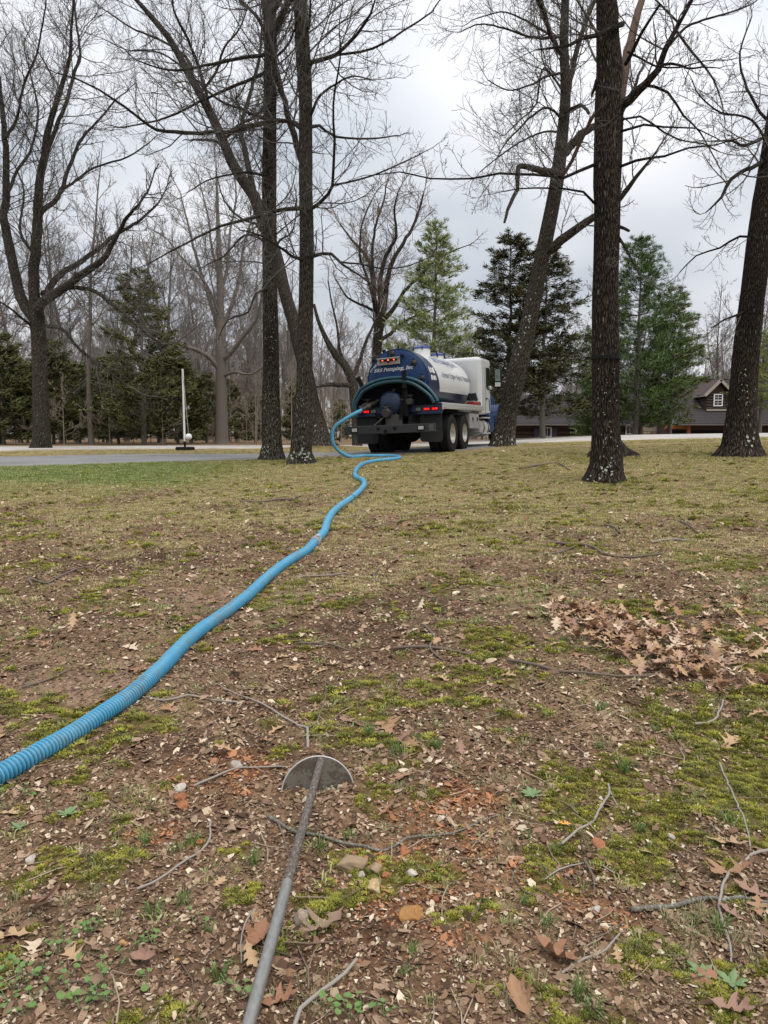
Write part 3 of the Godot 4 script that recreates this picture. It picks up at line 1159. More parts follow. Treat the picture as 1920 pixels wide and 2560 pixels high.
func build_ground_cover() -> void:
	# leaf crumbs
	rng.seed = 71
	var pal := [Color(0.385, 0.273, 0.182), Color(0.292, 0.191, 0.125), Color(0.182, 0.110, 0.071), Color(0.094, 0.056, 0.036), Color(0.517, 0.400, 0.274), Color(0.638, 0.534, 0.399), Color(0.242, 0.145, 0.089), Color(0.330, 0.220, 0.148)]
	var meshes := []
	for k in 4:
		meshes.append(chip_mesh(300 + k))
	rng.seed = 72
	var xf := [[], [], [], []]
	var cl := [[], [], [], []]
	for ring in [[1.25, 2.6, 84000, 0.84], [2.6, 4.5, 84000, 1.05], [4.5, 8.0, 76000, 1.4], [8.0, 13.5, 50000, 2.0], [13.5, 22.0, 38000, 2.6]]:
		for k in int(ring[2]):
			var q := scatter_place(ring[0], ring[1], 0.8)
			var x := q.x
			var d := q.y
			if on_drive(x, d): continue
			var keep := 1.0 - 0.75 * clampf(wmoss(x, d), 0, 1) - 0.6 * wbare(x, d) - 0.45 * wdark(x, d) - 0.35 * wgrass(x, d) * ss(7, 13, d) - 0.8 * wlawn(x, d)
			if rf(0, 1) > keep: continue
			var s: float = 0.017 * ring[3] * pow(rf(0.22, 1.1), 1.5) * (1.0 + rf(0.5, 1.6) * float(rf(0, 1) < 0.08))
			var b := Basis.from_euler(Vector3(rf(-0.6, 0.6), rf(0, TAU), rf(-0.6, 0.6))).scaled_local(Vector3(s * rf(0.7, 1.7), s, s * rf(0.5, 1.1)))
			var w := rng.randi() % 4
			xf[w].append(Transform3D(b, gp(x, -d, rf(0.0, 0.006))))
			var cc: Color = pal[[0, 0, 1, 1, 2, 2, 3, 4, 6, 6, 7, 7, 5, 2, 1, 3][rng.randi() % 16]]
			var kk := rf(0.75, 1.15)
			if wclay(x, d) > 0.35 and rf(0, 1) < 0.5:
				cc = Color(0.42, 0.2, 0.1)
			cl[w].append(Color(cc.r * kk, cc.g * kk, cc.b * kk))
	for w in 4:
		many("leaf_litter", meshes[w], M.chip, xf[w], cl[w], "loose crumbs of dead brown leaves strewn over the whole yard", "leaf litter")
	# matted, half-buried leaves among the crumbs
	rng.seed = 75
	xf = [[], []]
	cl = [[], []]
	for k in 5600:
		var q := scatter_place(1.3, 13.0, 0.4)
		if on_drive(q.x, q.y) or rf(0, 1) < 0.7 * wbare(q.x, q.y) + 0.6 * clampf(wmoss(q.x, q.y), 0, 1): continue
		if n2.get_noise_2d(q.x * 1.4 + 500.0, q.y * 1.4) < rf(-0.35, 0.25): continue
		var s := rf(0.02, 0.05) + 0.03 * ss(2.5, 6.0, q.y)
		var b := Basis.from_euler(Vector3(rf(-0.35, 0.35), rf(0, TAU), rf(-0.35, 0.35))).scaled_local(Vector3(s * rf(0.7, 1.2), s * rf(0.3, 1.2), s))
		var w := rng.randi() % 2
		xf[w].append(Transform3D(b, gp(q.x, -q.y, rf(-0.004, 0.006))))
		cl[w].append(Color(0.19, 0.11, 0.075).lerp(Color(0.42, 0.29, 0.20), pow(rf(0, 1), 1.7)) * rf(0.8, 1.1))
	for w in 2:
		many("matted_leaves", leaf_kinds[[0, 5][w]], M.chip, xf[w], cl[w], "dull brown matted leaves half buried in the crumbs over the yard", "leaf litter")
	# moss cushions
	rng.seed = 81
	var mm := MB.new()
	mm.tinted = true
	for k in 30:
		var az := rf(0, TAU)
		var ra := sqrt(rf(0, 1)) * 0.55
		var b := Vector3(cos(az) * ra, 0.34 * (1.0 - ra * ra * 2.6), sin(az) * ra)
		var az2 := rf(0, TAU)
		var s := Vector3(cos(az2), 0, sin(az2)) * rf(0.06, 0.11)
		var t := rf(0.45, 1.5)
		mm.tint = Color(t, t, t)
		var up := Vector3(b.x * 0.35 + rf(-0.07, 0.07), rf(0.10, 0.24), b.z * 0.35 + rf(-0.07, 0.07))
		mm.tri(b - s - up * 0.4, b + s - up * 0.4, b + up)
		var s2 := Vector3(-s.z, 0, s.x)
		mm.tri(b - s2 - up * 0.4, b + s2 - up * 0.4, b + up * 0.8)
	var moss := mm.mesh()
	xf = []
	cl = []
	for ring in [[1.3, 3.2, 42000, 0.9], [3.2, 7.5, 28000, 1.5], [7.5, 21.0, 18000, 3.2]]:
		for k in int(ring[2]):
			var q := scatter_place(ring[0], ring[1], 0.6)
			if on_drive(q.x, q.y) or rf(0.12, 1.0) > wmoss(q.x, q.y) * (0.75 + 0.9 * n1.get_noise_2d(q.x * 14.0, q.y * 14.0)): continue
			var s: float = 0.022 * ring[3] * rf(0.6, 1.5)
			xf.append(Transform3D(Basis(Vector3.UP, rf(0, TAU)).scaled_local(Vector3(s * 1.3, s, s * 1.3)), gp(q.x, -q.y, -0.001)))
			var kk := rf(0.75, 1.15)
			cl.append(Color(0.50, 0.475, 0.08).lerp(Color(0.19, 0.205, 0.04), clampf(0.5 - 0.9 * n1.get_noise_2d(q.x * 9.0 + 70.0, q.y * 9.0) + rf(-0.25, 0.25), 0.0, 1.0)) * kk)
	many("moss", moss, M.grass, xf, cl, "yellow-green moss cushions in patches over the yard", "moss")
	# grass
	var tufts := [blade_tuft(90, 20, 1.0, 0.06, 4.5), blade_tuft(91, 16, 1.0, 0.07, 6.0)]
	rng.seed = 93
	for w in 2:
		xf = []
		cl = []
		for ring in [[1.4, 5.0, 1600, 0.028], [5.0, 9.0, 7000, 0.03], [9.0, 14.0, 14000, 0.034], [14.0, 21.8, 20000, 0.038], [23.0, 28.5, 6000, 0.045]]:
			for k in int(ring[2]):
				var q := scatter_place(ring[0], ring[1], 1.0)
				if on_drive(q.x, q.y): continue
				var g := wgrass(q.x, q.y)
				var l := wlawn(q.x, q.y)
				if rf(0, 1) > 0.06 + 0.85 * g + l: continue
				var s: float = ring[3] * rf(0.6, 1.3) * (1.0 + 0.35 * l)
				xf.append(Transform3D(Basis(Vector3.UP, rf(0, TAU)).scaled_local(Vector3(s * 1.25, s, s * 1.25)), gp(q.x, -q.y, -0.002)))
				var c := Color(0.56, 0.47, 0.24).lerp(Color(0.36, 0.38, 0.12), rf(0, 1)).lerp(Color(0.60, 0.47, 0.31), 0.7 if rf(0, 1) < 0.33 else 0.0)
				c = c.lerp(Color(0.20, 0.32, 0.085), clampf(l * rf(0.3, 1.0) + (0.6 if q.y < 6.0 else 0.0), 0, 1))
				cl.append(c * rf(0.75, 1.15))
		many("grass", tufts[w], M.grass, xf, cl, "short olive spring grass thinly covering the upper yard", "grass")
	# thin wisps of green among the near litter
	var wisps := [blade_tuft(150, 24, 1.0, 0.02, 1.9), blade_tuft(151, 18, 1.0, 0.022, 2.6)]
	rng.seed = 152
	for w in 2:
		xf = []
		cl = []
		for k in 6200:
			var q := scatter_place(1.4, 9.0, 0.3)
			var pn := n2.get_noise_2d(q.x * 3.1 + 300.0, q.y * 3.1)
			if rf(0.0, 0.6) > pn + 0.16 * ss(-0.2, 1.0, q.x) - 0.1 * wbare(q.x, q.y): continue
			var s := rf(0.016, 0.042)
			xf.append(Transform3D(Basis(Vector3.UP, rf(0, TAU)).scaled_local(Vector3(s, s, s)), gp(q.x, -q.y, -0.002)))
			cl.append(Color(0.26, 0.32, 0.12).lerp(Color(0.48, 0.45, 0.28), pow(rf(0, 1), 1.2)) * rf(0.7, 1.1))
		many("grass_wisps", wisps[w], M.grass, xf, cl, "thin wisps of pale green grass among the near litter", "grass")
	# straws and bits of twig
	var straw := MB.new()
	straw.twig(PackedVector3Array([Vector3(-0.5, 0, 0), Vector3(-0.1, 0.02, 0.05), Vector3(0.5, 0.03, -0.04)]), 0.018, 0.012, 4)
	rng.seed = 153
	xf = []
	cl = []
	for k in 4200:
		var q := scatter_place(1.3, 15.0, 0.3)
		if on_drive(q.x, q.y): continue
		var s := rf(0.04, 0.16) * (1.0 + 0.05 * q.y)
		xf.append(Transform3D(Basis.from_euler(Vector3(rf(-0.1, 0.1), rf(0, TAU), rf(-0.12, 0.12))).scaled_local(Vector3(s, s * 0.9, s)), gp(q.x, -q.y, 0.006)))
		cl.append(Color(0.10, 0.065, 0.05).lerp(Color(0.42, 0.33, 0.24), pow(rf(0, 1), 1.6)))
	many("twig_litter", straw.mesh(), M.chip, xf, cl, "small straws and broken bits of twig strewn over the yard", "twigs")
	# pebbles in the clay
	rng.seed = 97
	var pm := MB.new()
	pm.ball(Vector3.ZERO, Vector3(0.5, 0.32, 0.42), 7, 4)
	xf = []
	cl = []
	for k in 7000:
		var q := scatter_place(1.4, 7.0, 0.5)
		var cw := wclay(q.x, q.y) + 0.25 * wbare(q.x, q.y)
		if rf(0.0, 1.0) > cw + 0.05: continue
		var s := rf(0.005, 0.017)
		if rf(0, 1) < 0.08: s *= 1.7
		xf.append(Transform3D(Basis.from_euler(Vector3(rf(-0.4, 0.4), rf(0, TAU), rf(-0.4, 0.4))).scaled_local(Vector3(s * rf(0.8, 1.3), s, s)), gp(q.x, -q.y, s * 0.15)))
		var c: Vector3 = stone_cols[[0, 1, 4, 5, 5, 3][rng.randi() % 6]]
		cl.append(Color(c.x, c.y, c.z) * rf(0.6, 1.0))
	many("pebbles", pm.mesh(), M.chip, xf, cl, "small buff and rust pebbles in the red clay near the handle", "pebbles")

func build_plants() -> void:
	rng.seed = 111
	var ws := [-0.887, -2.121, -0.864, -2.1, -0.94, -2.08, -0.924, -2.02, -0.724, -1.98, -0.715, -2.04, -0.765, -1.939, -0.759, -1.959, -0.858, -1.939, -0.95, -1.939, -0.969, -1.938, -0.996, -1.898, -0.829, -1.878, -0.77, -1.878, -0.927, -1.858, -0.72, -1.839, -0.834, -1.837, -0.926, -1.817, -0.896, -1.838, -0.785, -1.857, -0.627, -1.878, -0.368, -1.839, -0.406, -1.88, -0.565, -2.122, -0.662, -2.04, -1.053, -1.958, -0.985, -1.857, -0.896, -1.898, -0.782, -1.818, -1.515, -2.907, -1.411, -2.886, -1.47, -2.967, -1.249, -3.453, -1.185, -3.393, -0.123, -1.799, -0.057, -1.82, 0, -1.779, -0.081, -1.779]
	for k in range(0, ws.size(), 2):
		var at := gp(ws[k], ws[k + 1])
		var mb := MB.new()
		var st := MB.new()
		var cnt := 3 + rng.randi() % 4
		for e in cnt:
			var az := rf(0, TAU)
			var h := rf(0.012, 0.05)
			var top := Vector3(cos(az) * rf(0.008, 0.045), h, sin(az) * rf(0.008, 0.045))
			st.twig(PackedVector3Array([Vector3.ZERO, top * 0.6 + Vector3(0, 0.004, 0), top]), 0.0012, 0.0009, 3)
			var R := rf(0.005, 0.012)
			var tilt := Basis.from_euler(Vector3(rf(-0.5, 0.5), rf(0, TAU), rf(-0.5, 0.5)))
			for a in 8:
				var a0 := TAU * a / 8
				var a1 := TAU * (a + 1) / 8
				var r0 := R * (0.55 if a == 0 else 1.0)
				var r1 := R * (0.55 if a == 7 else 1.0)
				mb.tri(top + tilt * Vector3(-R * 0.3, 0, 0), top + tilt * Vector3(cos(a1) * r1, R * 0.22, sin(a1) * r1), top + tilt * Vector3(cos(a0) * r0, R * 0.22, sin(a0) * r0))
		var o := thing("round_leaved_weed", "small green round-leaved weed sprouting from the litter near the viewer", "weed", at, "round-leaved weeds")
		tag(put("foliage", mb.mesh(), M.weed, o), "", "", "", "stuff")
		tag(put("stems", st.mesh(), M.weed_pale, o), "", "", "", "stuff")
	var rs := [-1.352, -2.685, 0.573, -2.812, 0.851, -1.884, 0.908, -1.842, -1.199, -2.746]
	var rl := ["pale green rosette below the hose at the left edge", "long-leaved green rosette in the moss right of the blade", "upright pale sprout at the right by the rust five-pointed leaf", "low pale sprout beside the lower right corner", "small grey-green rosette left of the red clay patch"]
	for k in range(0, rs.size(), 2):
		var mb := MB.new()
		for e in 8:
			var az := TAU * e / 8.0 + rf(-0.3, 0.3)
			var L := rf(0.03, 0.055)
			var dv := Vector3(cos(az), rf(0.25, 0.7), sin(az)).normalized()
			var s := Vector3(-sin(az), 0, cos(az)) * L * 0.2
			mb.quad(Vector3.ZERO - s * 0.3, dv * L * 0.55 - s, dv * L * 0.6 + Vector3(0, 0.002, 0), Vector3.ZERO)
			mb.quad(Vector3.ZERO, dv * L * 0.6 + Vector3(0, 0.002, 0), dv * L * 0.55 + s, Vector3.ZERO + s * 0.3)
			mb.tri(dv * L * 0.55 - s, dv * L - Vector3(0, L * 0.12, 0), dv * L * 0.6 + Vector3(0, 0.002, 0))
			mb.tri(dv * L * 0.6 + Vector3(0, 0.002, 0), dv * L - Vector3(0, L * 0.12, 0), dv * L * 0.55 + s)
		var o := put("rosette_weed", mb.mesh(), M.weed_pale, null, gp(rs[k], rs[k + 1], 0.004))
		tag(o, rl[k / 2], "weed")
	var ts := [-0.876, -2.505, -0.743, -2.525, -0.854, -2.565, -0.683, -2.566, -0.272, -2.588, -0.223, -2.506, -0.125, -2.568, -0.435, -2.445, -0.305, -2.627, -0.627, -2.243, -0.45, -1.919, -0.293, -2, 0.155, -3.336, 0.232, -3.256, 0.07, -3.194, -0.074, -3.396, 0.428, -2.185, 0.468, -2.085, 0.923, -2.268, 0.91, -2.57, 0.505, -2.529, 0.589, -2.468, 0.506, -1.822, 0.521, -1.762, 1.232, -2.592, 0.986, -2.995, 0.939, -3.177, 1.24, -3.34, 1.119, -4.612, 0.602, -4.368, 1.053, -3.582, 0.568, -3.357, 0.064, -1.901, -1.52, -4.059, -1.999, -5.35, -1.536, -5.392, -1.405, -5.171, 0.912, -2.086, 0.965, -2.046, -0.519, -2.101, -0.709, -2.181, 0.077, -1.962]
	var green := mat(0.12, 0.20, 0.05, 0.7)
	green.vertex_color_use_as_albedo = true
	var kinds := [blade_tuft(120, 34, 0.055, 0.0016, 0.06), blade_tuft(121, 26, 0.05, 0.0015, 0.08), blade_tuft(122, 40, 0.06, 0.0016, 0.07)]
	rng.seed = 123
	for k in range(0, ts.size(), 2):
		var o := put("grass_tuft", kinds[rng.randi() % 3], green, null, gp(ts[k], ts[k + 1], -0.003))
		o.rotation.y = rf(0, TAU)
		o.scale = Vector3.ONE * rf(0.7, 1.25)
		tag(o, "single tuft of fine green grass standing in the near leaf litter", "grass tuft", "grass tufts in the near litter")

func build_leaves() -> void:
	for q in [[501, 1.0, 0.25, 0.25], [502, 0.9, -0.15, 0.35], [503, 1.0, 0.4, 0.6], [504, 0.85, 0.3, -0.5], [505, 0.55, 0.5, 1.2], [506, 0.75, 0.2, 0.5]]:
		leaf_kinds.append(leaf_mesh(q[0], q[1], q[2], q[3]))
	for c in [[0.25, 0.165, 0.115], [0.33, 0.19, 0.105], [0.30, 0.175, 0.125], [0.29, 0.145, 0.08], [0.44, 0.29, 0.165], [0.60, 0.47, 0.34], [0.75, 0.30, 0.05], [0.42, 0.27, 0.19]]:
		var m := mat(c[0], c[1], c[2], 0.75)
		m.backlight_enabled = true
		m.backlight = Color(0.15, 0.12, 0.08)
		leaf_mats.append(m)
	rng.seed = 131
	leaf(-0.177, -2.102, 0.165, 0, "flat", "large brown leaf with many points lying against a stone by the handle")
	leaf(0.067, -2.973, 0.121, 1, "flat", "tan pointed oak leaf right of the steel blade")
	leaf(0.014, -2.73, 0.091, 1, "up", "mauve-brown oak leaf standing on edge below the tan pointed leaf")
	leaf(-0.174, -3.537, 0.134, 2, "flat", "pinkish folded oak leaf upper left of the leaf cluster above the blade")
	leaf(0.017, -3.497, 0.197, 1, "flat", "broad tan oak leaf beside a small green tuft above the blade")
	leaf(0.124, -3.296, 0.149, 1, "flat", "pale tan oak leaf at the right of the blade, edge raised")
	leaf(-0.267, -1.819, 0.111, 3, "flat", "rust brown leaf with holes between its lobes at the bottom edge")
	leaf(-0.362, -2.041, 0.129, 3, "curl", "red-brown leaf curled beneath the steel handle")
	leaf(-0.368, -1.961, 0.077, 4, "up", "yellowish folded leaf just left of the steel handle")
	leaf(-1.064, -2.201, 0.163, 2, "up", "big dark tan leaf propped up at the left edge")
	leaf(-1.103, -2.1, 0.122, 4, "flat", "ragged yellow-brown leaf at the far left edge")
	leaf(-1.015, -2.059, 0.099, 5, "flat", "bleached ragged leaf under the big propped leaf")
	leaf(-0.873, -1.999, 0.091, 4, "flat", "tan leaf lying among the round-leaved weeds")
	leaf(-0.667, -1.98, 0.09, 2, "curl", "grey-brown leaf bent like a boomerang in the weeds")
	leaf(-0.534, -2.323, 0.064, 4, "flat", "small pale brown leaf alone left of the handle")
	leaf(-0.88, -2.181, 0.036, 5, "flat", "tiny bleached leaf scrap above the weeds")
	leaf(1.167, -2.43, 0.145, 4, "flat", "straw-coloured lobed leaf lying across the thin grey twig")
	leaf(1.079, -2.308, 0.121, 1, "flat", "pale brown oak leaf with deep lobes left in the right-edge cluster")
	leaf(1.141, -2.269, 0.108, 1, "up", "warm brown oak leaf in the middle of the right-edge cluster")
	leaf(1.125, -2.188, 0.115, 2, "flat", "pinkish brown oak leaf above the thick lichened branch")
	leaf(1.026, -2.107, 0.087, 2, "flat", "mauve oak leaf under the thick lichened branch")
	leaf(1.113, -2.127, 0.088, 1, "flat", "tan oak leaf at the right edge touching the thick branch")
	leaf(0.472, -1.962, 0.139, 3, "curl", "long curled orange-brown leaf shaped like a boat")
	leaf(0.843, -1.863, 0.094, 3, "flat", "rust brown five-pointed leaf near the lower right corner")
	leaf(0.344, -1.781, 0.131, 1, "curl", "curled tan leaf at the bottom edge right of centre")
	leaf(0.862, -1.741, 0.111, 2, "flat", "pale brown leaf cut by the bottom edge at lower right")
	leaf(0.654, -2.61, 0.049, 6, "flat", "bright orange leaf scrap in the moss")
	leaf(0.627, -2.631, 0.055, 5, "flat", "cream leaf scrap touching the bright orange scrap")
	leaf(0.639, -1.943, 0.049, 4, "up", "small tan folded leaf right of the bare grey stick")
	leaf(0.67, -1.883, 0.038, 4, "curl", "small curled tan leaf below the folded one")
	leaf(1.531, -3.24, 0.151, 4, "flat", "light tan star-shaped oak leaf at the right edge")
	leaf(1.156, -3.198, 0.078, 2, "up", "small brown leaf standing on edge between grass tufts")
	leaf(-1.633, -4.765, 0.15, 5, "flat", "bleached leaf on bare soil left of the ribbed hose")
	leaf(-2.211, -5.289, 0.14, 4, "up", "tan leaf pointing up on bare soil far left")
	leaf(-1.701, -5.21, 0.094, 2, "flat", "small pink-brown leaf near the left of the hose")
	leaf(-1.414, -4.302, 0.12, 3, "up", "orange-brown leaf tucked against the ribbed hose")
	leaf(-0.793, -4.606, 0.128, 3, "flat", "flat brown leaf in the bare dirt right of the hose")
	leaf(-0.864, -4.222, 0.113, 4, "up", "light tan leaf standing right of the hose bend")
	leaf(-1.435, -2.786, 0.086, 4, "flat", "tan leaf below the hose at the left edge")
	leaf(-2.518, -5.672, 0.116, 5, "flat", "pale star-like leaf high on the left soil")
	leaf(-1.429, -3.008, 0.056, 5, "flat", "pale leaf scrap right under the hose near the left edge")
	leaf(-0.902, -2.706, 0.057, 5, "flat", "cream lobed leaf on the red clay patch")
	leaf(-0.062, -2.001, 0.038, 2, "flat", "small brown leaf by the bare dirt right of the handle")
	leaf(0.323, -4.024, 0.098, 4, "flat", "tan leaf alone in mid yard right of the dirt smudge")
	rng.seed = 137
	# the drift of leaves right of centre
	loose_from(130, "leaf_drift", "more dry tan oak leaves packed in the drift right of centre")
	for k in 400:
		var u := rf(-1, 1)
		var x := 1.56 + 0.22 * u + 0.40 * (rf(-0.5, 0.5) + rf(-0.5, 0.5)) * (1.15 - 0.4 * absf(u))
		var d := 4.6 - 0.66 * u + 0.42 * (rf(-0.5, 0.5) + rf(-0.5, 0.5))
		var tone: int = [1, 2, 4, 4, 7, 7, 5, 2][rng.randi() % 8]
		leaf(x, -d, rf(0.07, 0.12), tone, ["flat", "up", "up", "curl"][rng.randi() % 4], "dry tan oak leaf in the drift of leaves right of the yard's centre", "leaves in the drift")
	loose_from(26, "loose_leaves", "more dry oak leaves strewn right of the drift")
	for k in 70:
		leaf(rf(1.9, 2.7), -rf(4.2, 5.4), rf(0.07, 0.12), [1, 7, 4, 5][rng.randi() % 4], ["flat", "up", "curl"][rng.randi() % 3], "dry oak leaf strewn at the right beyond the drift", "leaves beside the drift")
	loose_from(84, "scattered_leaves", "more single dry leaves dotted over the open yard")
	for k in 420:
		var q := scatter_place(3.2, 19.5, 0.0)
		if on_drive(q.x, q.y): continue
		var tone: int = [1, 2, 4, 4, 5, 5, 0, 3][rng.randi() % 8]
		leaf(q.x, -q.y, rf(0.06, 0.11), tone, ["flat", "flat", "up", "curl"][rng.randi() % 4], "single dry leaf lying scattered on the open yard", "scattered leaves on the yard")
	end_loose()


# ------------------------------------------------------------------ the hose and the long-handled tool
func build_hose() -> void:
	var d := [-1.808, -2.522, -1.711, -2.765, -1.644, -2.927, -1.598, -3.028, -1.527, -3.21, -1.457, -3.432, -1.395, -3.634, -1.34, -3.857, -1.302, -4.039, -1.282, -4.322, -1.27, -4.686, -1.23, -5.009, -1.175, -5.332, -1.083, -5.858, -1.021, -6.363, -0.963, -6.808, -0.872, -7.273, -0.787, -7.577, -0.726, -7.981, -0.689, -8.648, -0.701, -9.234, -0.691, -9.88, -0.623, -10.608, -0.496, -11.578, -0.375, -12.468, -0.343, -13.256, -0.403, -13.882, -0.529, -14.528, -0.588, -15.296, -0.584, -16.306, -0.523, -17.115, -0.374, -17.782, -0.096, -18.248, 0.214, -18.511, 0.389, -18.956, 0.308, -19.5, 0.052, -19.762, -0.25, -19.842, -0.578, -19.982]
	var p := PackedVector3Array()
	var r := PackedFloat32Array()
	var R := 0.046
	for k in range(0, d.size(), 2):
		p.append(gp(d[k], d[k + 1], R - 0.006))
		r.append(R)
	var near := PackedVector3Array()
	var far := PackedVector3Array()
	for k in p.size():
		if k <= 18: near.append(p[k])
		if k >= 18: far.append(p[k])
	var l := [-0.831, 1.015, -19.75, -1.035, 1.084, -19.7, -1.207, 1.213, -19.65, -1.296, 1.353, -19.6, -1.326, 1.507, -19.6, -1.314, 1.68, -19.6, -1.231, 1.823, -19.6, -1.077, 1.935, -19.6, -0.832, 2.089, -19.65, -0.526, 2.245, -19.75]
	for k in range(0, l.size(), 3):
		far.append(Vector3(l[k], l[k + 1], l[k + 2]))
	var o := thing("suction_hose", "long bright blue ribbed suction hose snaking from the truck down the yard", "hose", p[3])
	var one := PackedFloat32Array()
	one.resize(64)
	one.fill(R)
	for part in 2:
		var src := near if part == 0 else far
		var sp := smooth_path(src, one, 0.0012)
		var fine: PackedVector3Array = sp[0]
		var pts := PackedVector3Array()
		var rr := PackedFloat32Array()
		var run := 0.0
		var last := -1.0
		for k in fine.size():
			if k > 0: run += fine[k].distance_to(fine[k - 1])
			var deep := -fine[k].z
			var st := 0.0036 if deep < 10.5 else 0.08
			if run - last < st and k < fine.size() - 1: continue
			last = run
			pts.append(fine[k])
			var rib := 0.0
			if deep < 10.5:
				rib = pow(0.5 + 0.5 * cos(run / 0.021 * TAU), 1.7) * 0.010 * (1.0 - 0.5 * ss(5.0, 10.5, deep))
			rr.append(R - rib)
		var mb := MB.new()
		mb.o = p[3]
		mb.tube(pts, rr, 14, 1, 1, true)
		# groove shade and grime, both painted into the colour between the ribs
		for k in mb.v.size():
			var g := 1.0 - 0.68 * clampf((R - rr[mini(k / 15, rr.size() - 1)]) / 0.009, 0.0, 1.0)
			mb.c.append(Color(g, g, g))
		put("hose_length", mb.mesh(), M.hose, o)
	# clamp where the two lengths join
	var dirn := (p[19] - p[17]).normalized()
	var cl := MB.new()
	cl.o = p[3]
	for e in [-0.045, 0.0, 0.04]:
		cl.rod(p[18] + dirn * (e - 0.013), p[18] + dirn * (e + 0.013), R + (0.006 if e != 0.0 else 0.01), 18)
	cl.box(p[18] + Vector3(0.03, R + 0.012, 0), Vector3(0.05, 0.022, 0.03), Basis(), 0.004)
	put("clamp", cl.mesh(), M.steel, o)
	for k in [13 + 10, 28]:
		var t := MB.new()
		t.o = p[3]
		var q := p[k]
		var dv := (p[k + 1] - p[k - 1]).normalized()
		t.rod(q - dv * 0.008, q + dv * 0.008, R + 0.004, 14)
		var w := MB.new()
		put("tie_wire", t.mesh(), M.black, o)
	# the metal end that meets the truck's valve
	var e1 := far[far.size() - 1]
	var e0 := far[far.size() - 2]
	var en := MB.new()
	en.o = p[3]
	var ed := (e1 - e0).normalized()
	en.rod(e1 - ed * 0.05, e1 + ed * 0.10, 0.05, 16)
	en.rod(e1 + ed * 0.10, e1 + ed * 0.2, 0.065, 16)
	put("hose_end", en.mesh(), M.iron, o)

func build_tool() -> void:
	var b := gp(-0.265, -2.93)
	var o := thing("muck_scraper", "long-handled scraper with a half-round steel blade lying towards the viewer", "scraper", b)
	# blade: half disc standing on its straight edge, turned a little
	var pl := PackedVector2Array()
	var R := 0.146
	for k in 25:
		var a := PI * k / 24.0
		pl.append(Vector2(cos(a) * R, sin(a) * R - 0.012))
	var mb := MB.new()
	var bs := Basis(Vector3.UP, 0.12) * Basis(Vector3.RIGHT, -0.22) * Basis(Vector3(0, 0, 1), -0.06)
	mb.prism(pl, 0.005, Transform3D(bs, Vector3(0, 0, 0)))
	put("blade", mb.mesh(), M.blade, o)
	var rimp := PackedVector3Array()
	var rimr := PackedFloat32Array()
	for k in 25:
		var a := PI * k / 24.0
		rimp.append(bs * Vector3(cos(a) * R, sin(a) * R - 0.012, -0.0025))
		rimr.append(0.0034)
	var re := MB.new()
	re.tube(rimp, rimr, 6, 1, 1, true)
	put("worn_rim", re.mesh(), M.steel, o)
	var top := bs * Vector3(0.005, R - 0.028, 0.004)
	var end := gp(-0.345, -1.45, 0.03) - b
	var mid := top.lerp(end, 0.5)
	var h1 := MB.new()
	h1.tube(PackedVector3Array([top - (end - top).normalized() * 0.012, top.lerp(mid, 0.5), mid]), PackedFloat32Array([0.0145, 0.0148, 0.0155]), 16, 1, 0.3, true)
	put("rusty_handle_section", h1.mesh(), M.rusty, o)
	var h2 := MB.new()
	h2.tube(PackedVector3Array([mid - (end - top).normalized() * 0.02, mid.lerp(end, 0.5), end, end + (end - mid) * 0.6]), PackedFloat32Array([0.0172, 0.0172, 0.0172, 0.0172]), 18, 1, 0.3, true)
	put("steel_handle_section", h2.mesh(), M.pipe, o)
	var dirt := MB.new()
	for k in 9:
		var a := Vector3(rf(0.02, 0.13), rf(0.0, 0.02), 0.008)
		dirt.ball(bs * a, Vector3(1, 0.8, 0.7) * rf(0.005, 0.013), 7, 5)
	put("dirt_clod", dirt.mesh(), mat(0.40, 0.33, 0.25, 0.95), o)

func build_tetherball() -> void:
	var x := -7.05
	var d := 27.0
	var b := gp(x, -d)
	var o := thing("tetherball_set", "white tetherball pole on a black tyre base across the drive", "tetherball", b)
	var t := MB.new()
	t.lathe(PackedVector2Array([Vector2(0.0, 0.02), Vector2(0.30, 0.0), Vector2(0.33, 0.03), Vector2(0.335, 0.10), Vector2(0.31, 0.135), Vector2(0.2, 0.14), Vector2(0.0, 0.12)]), Transform3D(), 28)
	put("tyre_base", t.mesh(), M.rubber, o)
	var p1 := MB.new()
	p1.rod(Vector3(0, 0.1, 0), Vector3(-0.01, 0.33, 0), 0.038, 12)
	put("socket", p1.mesh(), M.black, o)
	var p2 := MB.new()
	p2.rod(Vector3(-0.01, 0.3, 0), Vector3(-0.015, 2.86, 0), 0.036, 14, 0.034)
	put("pole", p2.mesh(), M.white_paint, o)
	var rp := MB.new()
	rp.tube(PackedVector3Array([Vector3(-0.03, 2.80, 0.04), Vector3(0.03, 2.3, 0.05), Vector3(0.08, 1.6, 0.05), Vector3(0.14, 0.62, 0.05)]), PackedFloat32Array([0.008, 0.008, 0.008, 0.008]), 6, 1, 1, true)
	put("rope", rp.mesh(), mat(0.5, 0.48, 0.42, 0.9), o)
	var bl := MB.new()
	bl.ball(Vector3(0.15, 0.49, 0.05), Vector3(0.115, 0.115, 0.115), 20, 12)
	put("ball", bl.mesh(), M.white_paint, o)


